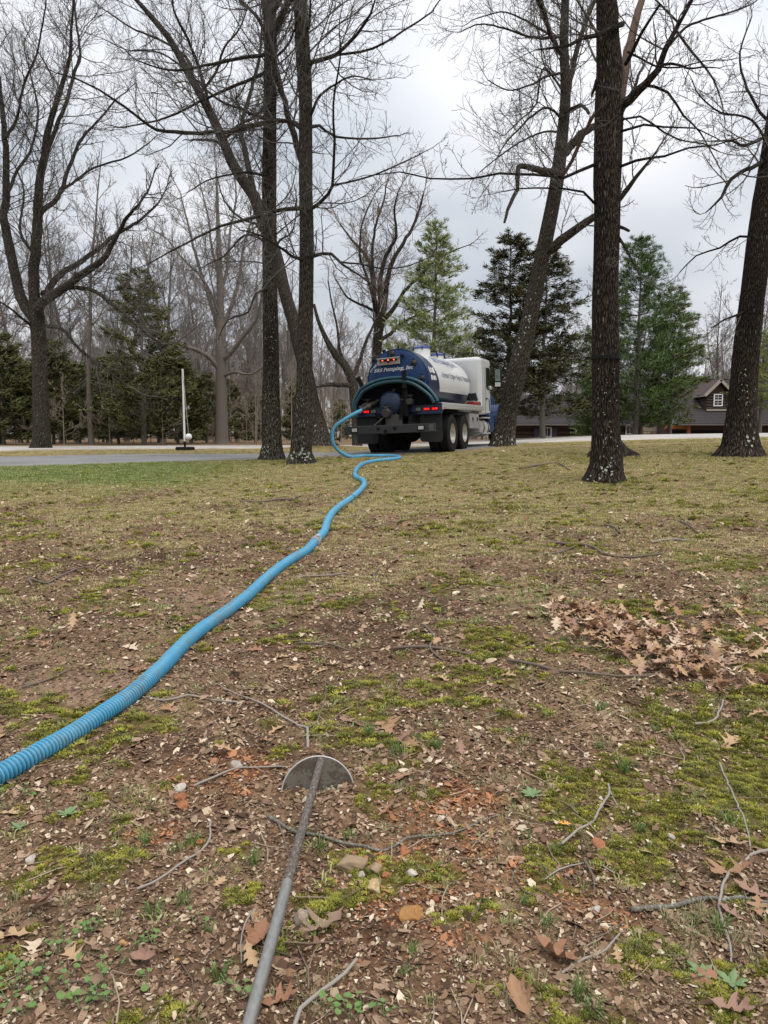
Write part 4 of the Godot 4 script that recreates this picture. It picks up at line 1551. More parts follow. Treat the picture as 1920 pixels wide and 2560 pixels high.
# ------------------------------------------------------------------ the truck; x right, y up, -z forward
func wheel(o: Node3D, called: String, x: float, y: float, z: float, r: float, wd: float, out: float, rim: Material) -> void:
	var xf := Transform3D(Basis(Vector3(0, 0, 1), -PI / 2 * out), Vector3(x, y, z))
	var w := Node3D.new()
	var k := 0
	var nm := called
	while o.has_node(nm):
		k += 1
		nm = "%s_%03d" % [called, k]
	w.name = nm
	o.add_child(w, true)
	var t := MB.new()
	t.lathe(PackedVector2Array([Vector2(r * 0.52, -wd * 0.46), Vector2(r * 0.62, -wd * 0.5), Vector2(r * 0.9, -wd * 0.5), Vector2(r * 0.985, -wd * 0.4), Vector2(r, -wd * 0.36), Vector2(r, -wd * 0.14), Vector2(r * 0.97, -wd * 0.13), Vector2(r * 0.97, -wd * 0.08), Vector2(r, -wd * 0.07), Vector2(r, wd * 0.07), Vector2(r * 0.97, wd * 0.08), Vector2(r * 0.97, wd * 0.13), Vector2(r, wd * 0.14), Vector2(r, wd * 0.36), Vector2(r * 0.985, wd * 0.4), Vector2(r * 0.9, wd * 0.5), Vector2(r * 0.62, wd * 0.5), Vector2(r * 0.52, wd * 0.46)]), xf, 40)
	for a in 44:
		var an := TAU * a / 44.0
		for s in [-1.0, 1.0]:
			t.box(xf * (Vector3(cos(an) * r, wd * 0.33 * s, -sin(an) * r)), Vector3(0.05, 0.03, 0.02), xf.basis * Basis(Vector3.UP, an) * Basis(Vector3(0, 0, 1), PI / 2))
	put("tyre", t.mesh(), M.rubber, w)
	var m := MB.new()
	m.lathe(PackedVector2Array([Vector2(r * 0.54, wd * 0.47), Vector2(r * 0.50, wd * 0.44), Vector2(r * 0.47, wd * 0.1), Vector2(r * 0.40, -wd * 0.02), Vector2(r * 0.22, -wd * 0.02), Vector2(r * 0.2, wd * 0.12), Vector2(r * 0.14, wd * 0.16), Vector2(0.0, wd * 0.16)]), xf, 32)
	put("rim", m.mesh(), rim, w)
	var h := MB.new()
	for a in 8:
		var an := TAU * a / 8.0
		h.rod(xf * Vector3(cos(an) * r * 0.31, -wd * 0.03, -sin(an) * r * 0.31), xf * Vector3(cos(an) * r * 0.31, wd * 0.06, -sin(an) * r * 0.31), 0.016, 8)
	put("wheel_nuts", h.mesh(), M.iron, w)

const TC := Vector3(0, 1.98, 0)
const TR := 0.88

func head_z(x: float, y: float) -> float:   # the dished rear end of the tank
	var q := (x * x + y * y) / (TR * TR)
	return -0.86 + 0.23 * sqrt(maxf(0.0, 1.0 - q * 0.93)) - 0.06

func text_mesh(s: String, size: float, font: String, slant: float, bold := 700) -> Array:
	var f := SystemFont.new()
	f.font_names = PackedStringArray([font])
	f.font_weight = bold
	var t := TextMesh.new()
	t.text = s
	t.font = f
	t.font_size = 64
	t.pixel_size = size / 64.0
	t.depth = 0.0
	t.curve_step = 1.5
	t.horizontal_alignment = HORIZONTAL_ALIGNMENT_LEFT
	t.vertical_alignment = VERTICAL_ALIGNMENT_BOTTOM
	var a := t.get_mesh_arrays()
	var v: PackedVector3Array = a[Mesh.ARRAY_VERTEX]
	var out := PackedVector3Array()
	for q in v:
		out.append(Vector3(q.x + q.y * slant, q.y, q.z))
	return [out, a[Mesh.ARRAY_INDEX]]

# lettering bent onto the rear head; at, turn in the head's plane
func letters_on_head(s: String, size: float, at: Vector2, turn: float, slant: float, font: String, bend := 0.0) -> ArrayMesh:
	var t := text_mesh(s, size, font, slant)
	var mb := MB.new()
	for q in t[0]:
		var e := Vector2(q.x, q.y + bend * q.x * q.x).rotated(turn) + at
		mb.vert(Vector3(e.x, TC.y + e.y, head_z(e.x, e.y) + 0.008), Vector3(0, 0, 1))
	for k in t[1]:
		mb.i.append(k)
	return mb.mesh()

# lettering bent round the right side of the tank: z0 start, phi height angle
func letters_on_side(s: String, size: float, z0: float, phi: float, slant: float, font: String, wide: float, rise := 0.0) -> ArrayMesh:
	var t := text_mesh(s, size, font, slant, 400)
	var mb := MB.new()
	for q in t[0]:
		var a: float = phi + (q.y + rise * q.x) / TR
		var nn := Vector3(cos(a), sin(a), 0)
		mb.vert(TC + nn * (TR + 0.013) + Vector3(0, 0, z0 - q.x * wide), nn)
	for k in t[1]:
		mb.i.append(k)
	return mb.mesh()

func build_truck() -> void:
	var o := thing("tank_truck", "blue and white septic tank truck parked on the drive, seen from behind", "truck", Vector3(0.149, 1.035, -20.2))
	o.basis = Basis(Vector3.UP, deg_to_rad(-20.5)) * Basis(Vector3.RIGHT, deg_to_rad(0.9)) * Basis(Vector3(0, 0, 1), deg_to_rad(1.9))
	var m := MB.new()
	# --- tank
	var pr := PackedVector2Array()
	for k in 13:
		var x := TR * k / 12.0
		pr.append(Vector2(x, -head_z(x, 0) ))
	# turned so that the profile's height runs towards -z
	var ax := Transform3D(Basis(Vector3(1, 0, 0), Vector3(0, 0, -1), Vector3(0, 1, 0)), TC)
	var rp := PackedVector2Array()
	for k in range(0, 13):
		rp.append(pr[k])
	m.lathe(rp, ax, 56, true)
	put("tank_rear_head", m.mesh(), M.blue, o)
	m = MB.new()
	m.lathe(PackedVector2Array([Vector2(TR, 0.86), Vector2(TR, 5.35), Vector2(TR * 0.985, 5.42), Vector2(TR * 0.86, 5.56), Vector2(TR * 0.55, 5.66), Vector2(0, 5.7)]), ax, 56)
	put("tank_body", m.mesh(), M.navy, o)
	m = MB.new()
	m.lathe(PackedVector2Array([Vector2(TR + 0.002, 0.84), Vector2(TR + 0.014, 0.85), Vector2(TR + 0.014, 0.90), Vector2(TR + 0.002, 0.91)]), ax, 56)
	put("tank_seam", m.mesh(), M.blue, o)
	# the blue band behind the white, brighter at the top
	m = MB.new()
	for k in 48:
		var a0 := -0.30 + (PI + 0.60) * k / 48.0
		var a1 := -0.30 + (PI + 0.60) * (k + 1) / 48.0
		for q in 6:
			var row := []
			for e in [[a0, q], [a1, q], [a1, q + 1], [a0, q + 1]]:
				var a: float = e[0]
				var up := absf(a - PI / 2) / (PI / 2 + 0.3)
				var zs := lerpf(1.12, 1.98, clampf(up, 0, 1))
				var z := lerpf(zs, 5.34, float(e[1]) / 6)
				var nn := Vector3(cos(a), sin(a), 0)
				row.append([TC + nn * (TR + 0.006) + Vector3(0, 0, -z), nn])
			var k0 := m.v.size()
			for e in row:
				m.vert(e[0], e[1])
			m.i.append(k0); m.i.append(k0 + 1); m.i.append(k0 + 2)
			m.i.append(k0); m.i.append(k0 + 2); m.i.append(k0 + 3)
	put("white_tank_panel", m.mesh(), M.white, o)
	# lettering
	put("rear_lettering", letters_on_head("S&S Pumping, Inc", 0.128, Vector2(-0.66, 0.25), 0.03, 0.35, "Droid Serif", 0.0), M.white_paint, o)
	put("phone_lettering", letters_on_head("417 546-2398", 0.075, Vector2(-0.76, 0.27), 0.72, 0.15, "Droid Sans"), M.white_paint, o)
	put("side_lettering", letters_on_side("S&S Pumping, Inc.", 0.34, -2.1, 0.62, 0.4, "Droid Serif", 0.86), mat(0.05, 0.07, 0.24, 0.5), o)
	put("side_lettering", letters_on_side("Grease Traps • Septic Pumping", 0.205, -2.2, 0.12, 0.25, "Droid Serif", 1.1), mat(0.02, 0.03, 0.09, 0.5), o)
	# small white marks on the blue band
	m = MB.new()
	rng.seed = 9
	for row in 2:
		for k in 4:
			var a := 0.34 - 0.24 * row
			for e in 2:
				var z := -(1.05 + 0.13 * k + 0.05 * e + 0.06 * row)
				var nn := Vector3(cos(a), sin(a), 0)
				var up := Vector3(-sin(a), cos(a), 0)
				var c0 := TC + nn * (TR + 0.01) + Vector3(0, 0, z)
				var s := up * rf(0.05, 0.09)
				var w := Vector3(0, rf(-0.01, 0.01), -0.022)
				m.quad(c0 - s - w, c0 - s + w, c0 + s + w, c0 + s - w)
	put("side_marks", m.mesh(), M.white_paint, o)
	# --- top hatches
	for q in [[3.15, 0.25, 0.20], [4.75, 0.20, 0.12]]:
		m = MB.new()
		m.lathe(PackedVector2Array([Vector2(q[1], -0.2), Vector2(q[1], q[2]), Vector2(0, q[2])]), Transform3D(Basis(), Vector3(0, TC.y + TR, -q[0])), 24)
		var hn := put("hatch", m.mesh(), M.white, o)
		m = MB.new()
		m.lathe(PackedVector2Array([Vector2(q[1] + 0.02, q[2] + 0.002), Vector2(q[1] + 0.02, q[2] + 0.05), Vector2(q[1] * 0.6, q[2] + 0.09), Vector2(0, q[2] + 0.10)]), Transform3D(Basis(), Vector3(0, TC.y + TR, -q[0])), 24)
		put("hatch_lid", m.mesh(), M.lid, hn)
		m = MB.new()
		for a in 5:
			var an := TAU * a / 5.0
			m.rod(Vector3(cos(an) * (q[1] + 0.03), TC.y + TR + q[2] - 0.05, sin(an) * (q[1] + 0.03) - q[0]), Vector3(cos(an) * (q[1] + 0.03), TC.y + TR + q[2] + 0.07, sin(an) * (q[1] + 0.03) - q[0]), 0.014, 8)
		put("hatch_bolts", m.mesh(), M.iron, hn)
	m = MB.new()
	m.tube(PackedVector3Array([Vector3(0.18, TC.y + TR + 0.12, -3.3), Vector3(0.3, TC.y + TR + 0.16, -3.6), Vector3(0.25, TC.y + TR + 0.02, -3.9)]), PackedFloat32Array([0.02, 0.02, 0.02]), 8, 1, 1, true)
	put("vent_pipe", m.mesh(), M.black, o)
	# --- on the rear head: light board, work lamps, sight glasses
	m = MB.new()
	m.box(Vector3(-0.17, 2.52, -0.66), Vector3(0.64, 0.17, 0.05), Basis(Vector3(0, 0, 1), 0.03), 0.008)
	var bd := put("light_board", m.mesh(), mat(0.30, 0.25, 0.22, 0.6), o)
	m = MB.new()
	m.box(Vector3(-0.17, 2.615, -0.65), Vector3(0.66, 0.018, 0.075), Basis(Vector3(0, 0, 1), 0.03))
	put("board_cap", m.mesh(), M.alu, bd)
	m = MB.new()
	m.rbox(Vector3(-0.17, 2.555, -0.625), Vector3(0.50, 0.055, 0.03), 0.012, 3, Basis(Vector3(0, 0, 1), 0.03))
	put("lamp_strip", m.mesh(), M.black, bd)
	for k in 3:
		m = MB.new()
		m.ball(Vector3(-0.17 + (k - 1) * 0.165, 2.557 + (k - 1) * 0.005, -0.61), Vector3(0.024, 0.02, 0.012), 10, 6)
		put("red_lamp", m.mesh(), M.led, bd)
	m = MB.new()
	m.ball(Vector3(-0.17, 2.515, -0.615), Vector3(0.035, 0.028, 0.04), 12, 8)
	put("camera_dome", m.mesh(), M.black, bd)
	for q in [Vector3(-0.62, 2.58, -0.72), Vector3(0.21, 2.66, -0.68)]:
		m = MB.new()
		m.box(q, Vector3(0.10, 0.085, 0.07), Basis(), 0.015)
		m.rod(q, q + Vector3(0, -0.02, -0.12), 0.015, 8)
		put("work_lamp", m.mesh(), M.black, o)
	for q in [Vector2(-0.11, 0.76), Vector2(0.50, 0.47), Vector2(0.72, 0.05)]:
		m = MB.new()
		var z := head_z(q.x, q.y)
		m.lathe(PackedVector2Array([Vector2(0.085, -0.04), Vector2(0.085, 0.03), Vector2(0.07, 0.05), Vector2(0.05, 0.055), Vector2(0.04, 0.05)]), Transform3D(Basis(Vector3(1, 0, 0), Vector3(0, 0, 1), Vector3(0, -1, 0)), Vector3(q.x, TC.y + q.y, z)), 20)
		var sg := put("sight_glass", m.mesh(), M.iron, o)
		m = MB.new()
		m.ball(Vector3(q.x, TC.y + q.y, z + 0.045), Vector3(0.055, 0.055, 0.025), 14, 8)
		put("glass_dome", m.mesh(), M.glass, sg)
		m = MB.new()
		m.box(Vector3(q.x, TC.y + q.y + 0.10, z + 0.01), Vector3(0.04, 0.05, 0.05), Basis(), 0.01)
		put("sight_glass_tab", m.mesh(), M.black, sg)
	m = MB.new()
	m.rod(Vector3(-0.24, TC.y + 0.46, head_z(-0.24, 0.46) + 0.02), Vector3(-0.24, TC.y + 0.84, head_z(-0.24, 0.84) + 0.02), 0.016, 8)
	put("wiring_conduit", m.mesh(), M.black, o)
	m = MB.new()
	m.box(Vector3(-0.42, TC.y + TR - 0.02, -1.0), Vector3(0.1, 0.09, 0.08), Basis(), 0.02)
	m.rod(Vector3(0.0, TC.y + TR - 0.02, -0.95), Vector3(0.02, TC.y + TR + 0.12, -0.95), 0.02, 8)
	put("top_fitting", m.mesh(), M.black, o)
	# --- dark hose tray under the head
	var arc := PackedVector2Array()
	for k in 17:
		var a := -0.02 + (PI + 0.04) * k / 16.0
		arc.append(Vector2(cos(a) * 1.16, 1.33 + sin(a) * 0.70))
	m = MB.new()
	m.prism(arc, 0.06, Transform3D(Basis(), Vector3(0.03, 0, -0.60)))
	put("hose_tray", m.mesh(), M.tray, o)
	m = MB.new()
	for k in 16:
		var a := arc[k]
		var b := arc[k + 1]
		m.quad(Vector3(a.x + 0.03, a.y, -0.58), Vector3(b.x + 0.03, b.y, -0.58), Vector3(b.x + 0.03, b.y, -0.36), Vector3(a.x + 0.03, a.y, -0.36))
	put("tray_rim", m.mesh(), M.black_dull, o)
	# --- rear door (round, dished) with clamps
	m = MB.new()
	var door := Transform3D(Basis(Vector3(1, 0, 0), Vector3(0, 0, 1), Vector3(0, -1, 0)), Vector3(-0.11, 1.40, -0.62))
	m.lathe(PackedVector2Array([Vector2(0.33, -0.1), Vector2(0.33, 0.10), Vector2(0.31, 0.13), Vector2(0.26, 0.16), Vector2(0.17, 0.195), Vector2(0.08, 0.21), Vector2(0, 0.214)]), door, 36, true)
	put("rear_door", m.mesh(), M.navy_door, o)
	for a in [0.2, 1.2, 2.9, 3.9, 5.2]:
		m = MB.new()
		m.box(Vector3(-0.11 + cos(a) * 0.36, 1.40 + sin(a) * 0.36, -0.50), Vector3(0.07, 0.05, 0.12), Basis(Vector3(0, 0, 1), a), 0.01)
		put("door_clamp", m.mesh(), M.iron, o)
	# --- tail plate and lamps
	m = MB.new()
	m.box(Vector3(0, 1.21, -0.70), Vector3(2.55, 0.29, 0.10), Basis(), 0.012)
	var tp := put("tail_plate", m.mesh(), M.navy_plate, o)
	for q in [[-1.10, 0], [-0.87, 0], [-0.66, 1], [0.64, 1], [0.87, 0], [1.10, 0]]:
		m = MB.new()
		m.rbox(Vector3(q[0], 1.205, -0.645), Vector3(0.185 if q[1] == 0 else 0.18, 0.082 if q[1] == 0 else 0.13, 0.03), 0.0145, 3)
		var bz := put("lamp_bezel", m.mesh(), M.black, tp)
		if q[1] == 0:
			for e in 2:
				m = MB.new()
				m.rbox(Vector3(q[0] + (e - 0.5) * 0.082, 1.205, -0.632), Vector3(0.074, 0.056, 0.024), 0.0115, 3)
				put("red_tail_lamp", m.mesh(), M.lens_red, bz)
		else:
			m = MB.new()
			m.rbox(Vector3(q[0], 1.205, -0.632), Vector3(0.15, 0.10, 0.024), 0.0115, 3)
			put("reversing_lamp", m.mesh(), M.lens_dim, bz)
	# --- bumper
	m = MB.new()
	m.box(Vector3(0, 0.70, -0.05), Vector3(2.55, 0.225, 0.14), Basis(), 0.012)
	var bp := put("bumper", m.mesh(), M.bumper, o)
	for x in [-0.965, 0.905]:
		m = MB.new()
		m.rbox(Vector3(x, 0.705, 0.025), Vector3(0.20, 0.13, 0.03), 0.014, 3)
		var bz := put("bumper_lamp_bezel", m.mesh(), M.black, bp)
		m = MB.new()
		m.rbox(Vector3(x, 0.705, 0.037), Vector3(0.15, 0.09, 0.024), 0.0115, 3)
		put("bumper_lamp", m.mesh(), M.lens_clear, bz)
	for q in [Vector2(-0.29, 0.715), Vector2(0.18, 0.715)]:
		m = MB.new()
		m.lathe(PackedVector2Array([Vector2(0.026, 0.0), Vector2(0.05, 0.0), Vector2(0.05, -0.03)]), Transform3D(Basis(Vector3(1, 0, 0), Vector3(0, 0, 1), Vector3(0, -1, 0)), Vector3(q.x, q.y, 0.026)), 18)
		m.lathe(PackedVector2Array([Vector2(0, 0.0), Vector2(0.028, 0.0)]), Transform3D(Basis(Vector3(1, 0, 0), Vector3(0, 0, 1), Vector3(0, -1, 0)), Vector3(q.x, q.y, 0.022)), 18)
		put("bumper_hole_ring", m.mesh(), M.black, bp)
	m = MB.new()
	m.box(Vector3(-0.08, 0.66, 0.03), Vector3(0.08, 0.075, 0.03), Basis(), 0.006)
	m.box(Vector3(-0.13, 0.575, -0.02), Vector3(0.14, 0.03, 0.10), Basis(), 0.004)
	put("hitch_receiver", m.mesh(), M.black, bp)
	m = MB.new()
	m.box(Vector3(1.18, 0.70, 0.024), Vector3(0.13, 0.17, 0.008), Basis(), 0.003)
	put("bumper_end_plate", m.mesh(), mat(0.075, 0.075, 0.075, 0.6), bp)
	for x in [-0.55, 0.55]:
		m = MB.new()
		m.box(Vector3(x, 0.78, -0.42), Vector3(0.1, 0.16, 0.68), Basis(), 0.01)
		put("bumper_bracket", m.mesh(), M.black_dull, o)
	m = MB.new()
	m.rod(Vector3(-0.45, 0.80, -0.08), Vector3(-0.16, 1.10, -0.36), 0.022, 8)
	put("drain_lever", m.mesh(), M.iron, o)
	m = MB.new()
	m.box(Vector3(0.0, 0.93, -0.45), Vector3(0.48, 0.30, 0.04), Basis(), 0.006)
	put("plate_holder", m.mesh(), mat(0.06, 0.055, 0.05, 0.7), o)
	# --- mud flaps
	for s in [-1.0, 1.0]:
		m = MB.new()
		var x0 := -0.31
		m.prism(PackedVector2Array([Vector2(x0, 0.38), Vector2(x0 + 0.05, 0.33), Vector2(x0 + 0.57, 0.31), Vector2(x0 + 0.62, 0.37), Vector2(x0 + 0.62, 1.09), Vector2(x0, 1.09)]), 0.015, Transform3D(Basis(), Vector3(0.93 * s, 0, -0.80)))
		put("mud_flap", m.mesh(), M.flap, o)
	# --- valves
	var fwd := Basis(Vector3(1, 0, 0), Vector3(0, 0, 1), Vector3(0, -1, 0))
	for q in [[-0.16, 1.13, -0.35, 0.13], [0.48, 1.41, -0.42, 0.09], [-0.80, 1.36, -0.5, 0.09]]:
		m = MB.new()
		m.lathe(PackedVector2Array([Vector2(q[3] * 0.6, -0.3), Vector2(q[3] * 0.6, -0.12), Vector2(q[3], -0.12), Vector2(q[3], -0.07), Vector2(q[3] * 0.72, -0.07), Vector2(q[3] * 0.72, 0.03), Vector2(q[3] * 0.95, 0.03), Vector2(q[3] * 0.95, 0.10), Vector2(q[3] * 0.8, 0.12), Vector2(0, 0.12)]), Transform3D(fwd, Vector3(q[0], q[1], q[2])), 24)
		var vv := put("valve", m.mesh(), M.iron, o)
		m = MB.new()
		m.rod(Vector3(q[0] - 0.16, q[1] + 0.20, q[2] - 0.02), Vector3(q[0] + 0.02, q[1] + 0.12, q[2] - 0.06), 0.014, 8)
		m.rod(Vector3(q[0], q[1], q[2] - 0.09), Vector3(q[0], q[1] + 0.16, q[2] - 0.09), 0.03, 10)
		m.box(Vector3(q[0], q[1] + 0.17, q[2] - 0.09), Vector3(0.16, 0.04, 0.08), Basis(), 0.01)
		put("valve_handle", m.mesh(), M.iron, vv)
	m = MB.new()
	m.rod(Vector3(-0.5, 1.47, -0.70), Vector3(-0.98, 1.29, -0.40), 0.07, 14)
	m.rod(Vector3(-0.82, 1.35, -0.50), Vector3(-0.90, 1.32, -0.45), 0.095, 16)
	put("outlet_pipe", m.mesh(), M.iron, o)
	# --- hanging cables
	for k in 4:
		m = MB.new()
		var x := 0.22 + 0.035 * k
		m.tube(PackedVector3Array([Vector3(x + 0.05, 1.78, -0.5), Vector3(x, 1.4, -0.45), Vector3(x - 0.04, 1.08, -0.42), Vector3(x - 0.10, 0.86, -0.45), Vector3(x - 0.02, 0.82, -0.5)]), PackedFloat32Array([0.013, 0.013, 0.013, 0.013, 0.013]), 8, 1, 1, true)
		put("hanging_cable", m.mesh(), M.black, o)
	# --- hose hooks
	for q in [[-0.98, 2.10, -0.82, 1.78, -0.45], [0.36, 2.22, 0.36, 1.80, -0.38]]:
		m = MB.new()
		var b := Basis(Vector3(0, 0, 1), atan2(q[0] - q[2], q[1] - q[3]) * -1.0)
		m.box(Vector3((q[0] + q[2]) / 2, (q[1] + q[3]) / 2, q[4] + 0.04), Vector3(0.125, 0.46, 0.02), b, 0.006)
		m.box(Vector3(q[2], q[3] - 0.02, q[4] - 0.05), Vector3(0.11, 0.03, 0.2), Basis(), 0.006)
		put("hose_hook", m.mesh(), M.black, o)
	m = MB.new()
	m.box(Vector3(0.36, 1.42, -0.46), Vector3(0.10, 0.78, 0.06), Basis(), 0.008)
	put("hook_post", m.mesh(), M.black, o)
	# --- chassis
	for s in [-1.0, 1.0]:
		m = MB.new()
		m.box(Vector3(0.43 * s, 0.92, -4.6), Vector3(0.09, 0.28, 8.2), Basis(), 0.01)
		put("frame_rail", m.mesh(), M.black_dull, o)
	m = MB.new()
	m.box(Vector3(0, 1.10, -3.1), Vector3(1.3, 0.12, 4.9), Basis(), 0.02)
	m.box(Vector3(0, 0.92, -4.9), Vector3(0.75, 0.24, 1.4), Basis(), 0.02)
	put("subframe", m.mesh(), M.black_dull, o)
	for z in [-1.95, -3.30]:
		m = MB.new()
		m.rod(Vector3(-1.0, 0.525, z), Vector3(1.0, 0.525, z), 0.085, 12)
		m.ball(Vector3(0, 0.54, z), Vector3(0.23, 0.23, 0.26), 16, 10)
		put("axle", m.mesh(), M.black_dull, o)
		for s in [-1.0, 1.0]:
			wheel(o, "rear_wheel", 1.085 * s, 0.525, z, 0.525, 0.28, s, M.rim)
			wheel(o, "rear_wheel", 0.755 * s, 0.525, z, 0.525, 0.28, -s, M.black_dull)
	for s in [-1.0, 1.0]:
		m = MB.new()
		m.box(Vector3(0.78 * s, 1.13, -2.62), Vector3(0.8, 0.02, 2.5), Basis(), 0.004)
		put("fender_plate", m.mesh(), M.black_dull, o)
	# --- deck rails along both sides
	for s in [-1.0, 1.0]:
		for k in 5:
			m = MB.new()
			m.box(Vector3(1.235 * s, 1.215 + 0.033 * k, -3.25), Vector3(0.06 + 0.012 * (k % 2), 0.030, 4.95), Basis(), 0.006)
			put("deck_rail_rib", m.mesh(), M.alu, o)
		m = MB.new()
		m.box(Vector3(1.08 * s, 1.36, -3.2), Vector3(0.34, 0.02, 4.9))
		put("deck_plate", m.mesh(), M.alu_dull, o)
	m = MB.new()
	m.rbox(Vector3(1.27, 1.18, -0.8), Vector3(0.03, 0.05, 0.09), 0.012, 3)
	put("side_marker", m.mesh(), mat(0.5, 0.16, 0.04, 0.4), o)
	# --- toolbox, step, fuel tank
	m = MB.new()
	m.box(Vector3(1.02, 0.87, -4.5), Vector3(0.42, 0.46, 1.15), Basis(), 0.015)
	var tb := put("toolbox", m.mesh(), M.alu_dull, o)
	for z in [-4.25, -4.85]:
		m = MB.new()
		m.rbox(Vector3(1.24, 0.93, z), Vector3(0.03, 0.12, 0.08), 0.013, 3)
		put("latch", m.mesh(), M.iron, tb)
	m = MB.new()
	for k in 8:
		m.box(Vector3(1.10, 0.54 + 0.042 * k, -5.42), Vector3(0.26, 0.034, 0.48), Basis(), 0.008)
	put("battery_box", m.mesh(), M.alu, o)
	m = MB.new()
	m.lathe(PackedVector2Array([Vector2(0, 5.3), Vector2(0.24, 5.32), Vector2(0.29, 5.4), Vector2(0.29, 7.0), Vector2(0.24, 7.07), Vector2(0, 7.1)]), Transform3D(Basis(Vector3(1, 0, 0), Vector3(0, 0, -1), Vector3(0, 1, 0)), Vector3(0.92, 0.66, 0)), 28)
	var ft := put("fuel_tank", m.mesh(), M.alu, o)
	for z in [5.85, 6.5]:
		m = MB.new()
		m.lathe(PackedVector2Array([Vector2(0.294, z), Vector2(0.303, z + 0.005), Vector2(0.303, z + 0.06), Vector2(0.294, z + 0.065)]), Transform3D(Basis(Vector3(1, 0, 0), Vector3(0, 0, -1), Vector3(0, 1, 0)), Vector3(0.92, 0.66, 0)), 28)
		put("tank_strap", m.mesh(), M.black, ft)
	for y in [0.98, 0.46]:
		m = MB.new()
		m.box(Vector3(1.13, y, -6.2), Vector3(0.24, 0.045, 0.95), Basis(), 0.01)
		put("cab_step", m.mesh(), M.alu, o)
	m = MB.new()
	m.box(Vector3(1.08, 0.80, -7.05), Vector3(0.26, 0.62, 0.75), Basis(), 0.04)
	put("cab_skirt", m.mesh(), M.blue, o)
	m = MB.new()
	m.rbox(Vector3(1.08, 1.10, -5.35), Vector3(0.16, 0.10, 0.10), 0.02, 3)
	put("red_coupling", m.mesh(), M.red, o)
	# --- cab
	m = MB.new()
	m.rbox(Vector3(0, 2.03, -6.42), Vector3(2.36, 1.88, 1.50), 0.14, 6)
	var cab := put("cab", m.mesh(), M.white, o)
	m = MB.new()
	m.rbox(Vector3(0.0, 2.42, -5.668), Vector3(1.12, 0.36, 0.02), 0.009, 2)
	put("rear_window", m.mesh(), M.glass, cab)
	for s in [-1.0, 1.0]:
		m = MB.new()
		m.prism(PackedVector2Array([Vector2(0, 2.02), Vector2(0.10, 1.93), Vector2(0.62, 1.90), Vector2(0.56, 2.66), Vector2(0.02, 2.66)]), 0.012, Transform3D(Basis(Vector3(0, 0, -s), Vector3(0, 1, 0), Vector3(s, 0, 0)), Vector3(1.186 * s, 0, -6.42 if s > 0 else -6.42)))
		put("side_window", m.mesh(), M.glass, cab)
		m = MB.new()
		m.box(Vector3(1.182 * s, 1.9, -6.28), Vector3(0.01, 1.5, 0.014))
		m.box(Vector3(1.182 * s, 1.9, -7.06), Vector3(0.01, 1.5, 0.014))
		put("door_gap", m.mesh(), M.black_dull, cab)
		m = MB.new()
		m.rbox(Vector3(1.20 * s, 1.62, -6.42), Vector3(0.04, 0.05, 0.16), 0.018, 3)
		put("door_handle", m.mesh(), M.black, cab)
		m = MB.new()
		m.box(Vector3(1.19 * s, 1.42, -6.85), Vector3(0.01, 0.42, 0.10), Basis(Vector3.RIGHT, 0.25))
		put("door_stripe", m.mesh(), M.lid, cab)
		# mirror on two arms
		m = MB.new()
		m.rbox(Vector3(1.47 * s, 2.32, -6.98), Vector3(0.25, 0.66, 0.12), 0.04, 4)
		var mr := put("mirror", m.mesh(), M.black, cab)
		m = MB.new()
		m.box(Vector3(1.47 * s, 2.41, -6.917), Vector3(0.19, 0.40, 0.006), Basis(), 0.002)
		put("mirror_glass", m.mesh(), M.mirror, mr)
		m = MB.new()
		m.box(Vector3(1.47 * s, 2.10, -6.917), Vector3(0.19, 0.14, 0.006), Basis(), 0.002)
		put("convex_mirror", m.mesh(), M.white_paint, mr)
		m = MB.new()
		m.tube(PackedVector3Array([Vector3(1.15 * s, 2.70, -6.9), Vector3(1.3 * s, 2.74, -6.95), Vector3(1.44 * s, 2.72, -6.98), Vector3(1.47 * s, 2.62, -6.98)]), PackedFloat32Array([0.016, 0.016, 0.016, 0.016]), 8, 1, 1, true)
		m.tube(PackedVector3Array([Vector3(1.17 * s, 1.86, -6.95), Vector3(1.26 * s, 1.82, -6.98), Vector3(1.44 * s, 1.86, -6.98), Vector3(1.47 * s, 2.02, -6.98)]), PackedFloat32Array([0.016, 0.016, 0.016, 0.016]), 8, 1, 1, true)
		put("mirror_arm", m.mesh(), M.black, mr)
		m = MB.new()
		m.rbox(Vector3(1.19 * s, 2.0, -6.98), Vector3(0.12, 0.13, 0.2), 0.05, 4)
		put("mirror_foot", m.mesh(), M.white, cab)
	m = MB.new()
	m.prism(PackedVector2Array([Vector2(-1.0, 2.02), Vector2(1.0, 2.02), Vector2(0.94, 2.72), Vector2(-0.94, 2.72)]), 0.012, Transform3D(Basis(), Vector3(0, 0, -7.165)))
	put("windscreen", m.mesh(), M.glass, cab)
	# hood and fenders
	m = MB.new()
	m.rbox(Vector3(0, 1.36, -8.25), Vector3(1.72, 1.0, 2.2), 0.2, 5)
	var hd := put("hood", m.mesh(), M.blue, o)
	for s in [-1.0, 1.0]:
		m = MB.new()
		var fl := PackedVector2Array()
		for k in 13:
			var a := PI * k / 12.0
			fl.append(Vector2(-8.45 + cos(a) * 0.78 * (1.15 if k < 6 else 1.05), 0.62 + sin(a) * 0.86))
		for k in 13:
			var a := PI * (12 - k) / 12.0
			fl.append(Vector2(-8.45 + cos(a) * 0.62, 0.60 + sin(a) * 0.60))
		m.prism(fl, 0.46, Transform3D(Basis(Vector3(0, 0, 1), Vector3(0, 1, 0), Vector3(-1, 0, 0)), Vector3(0.76 if s > 0 else -1.22, 0, 0)))
		put("fender", m.mesh(), M.blue, hd)
		wheel(o, "front_wheel", 1.03 * s, 0.525, -8.45, 0.525, 0.30, s, M.chrome)
	m = MB.new()
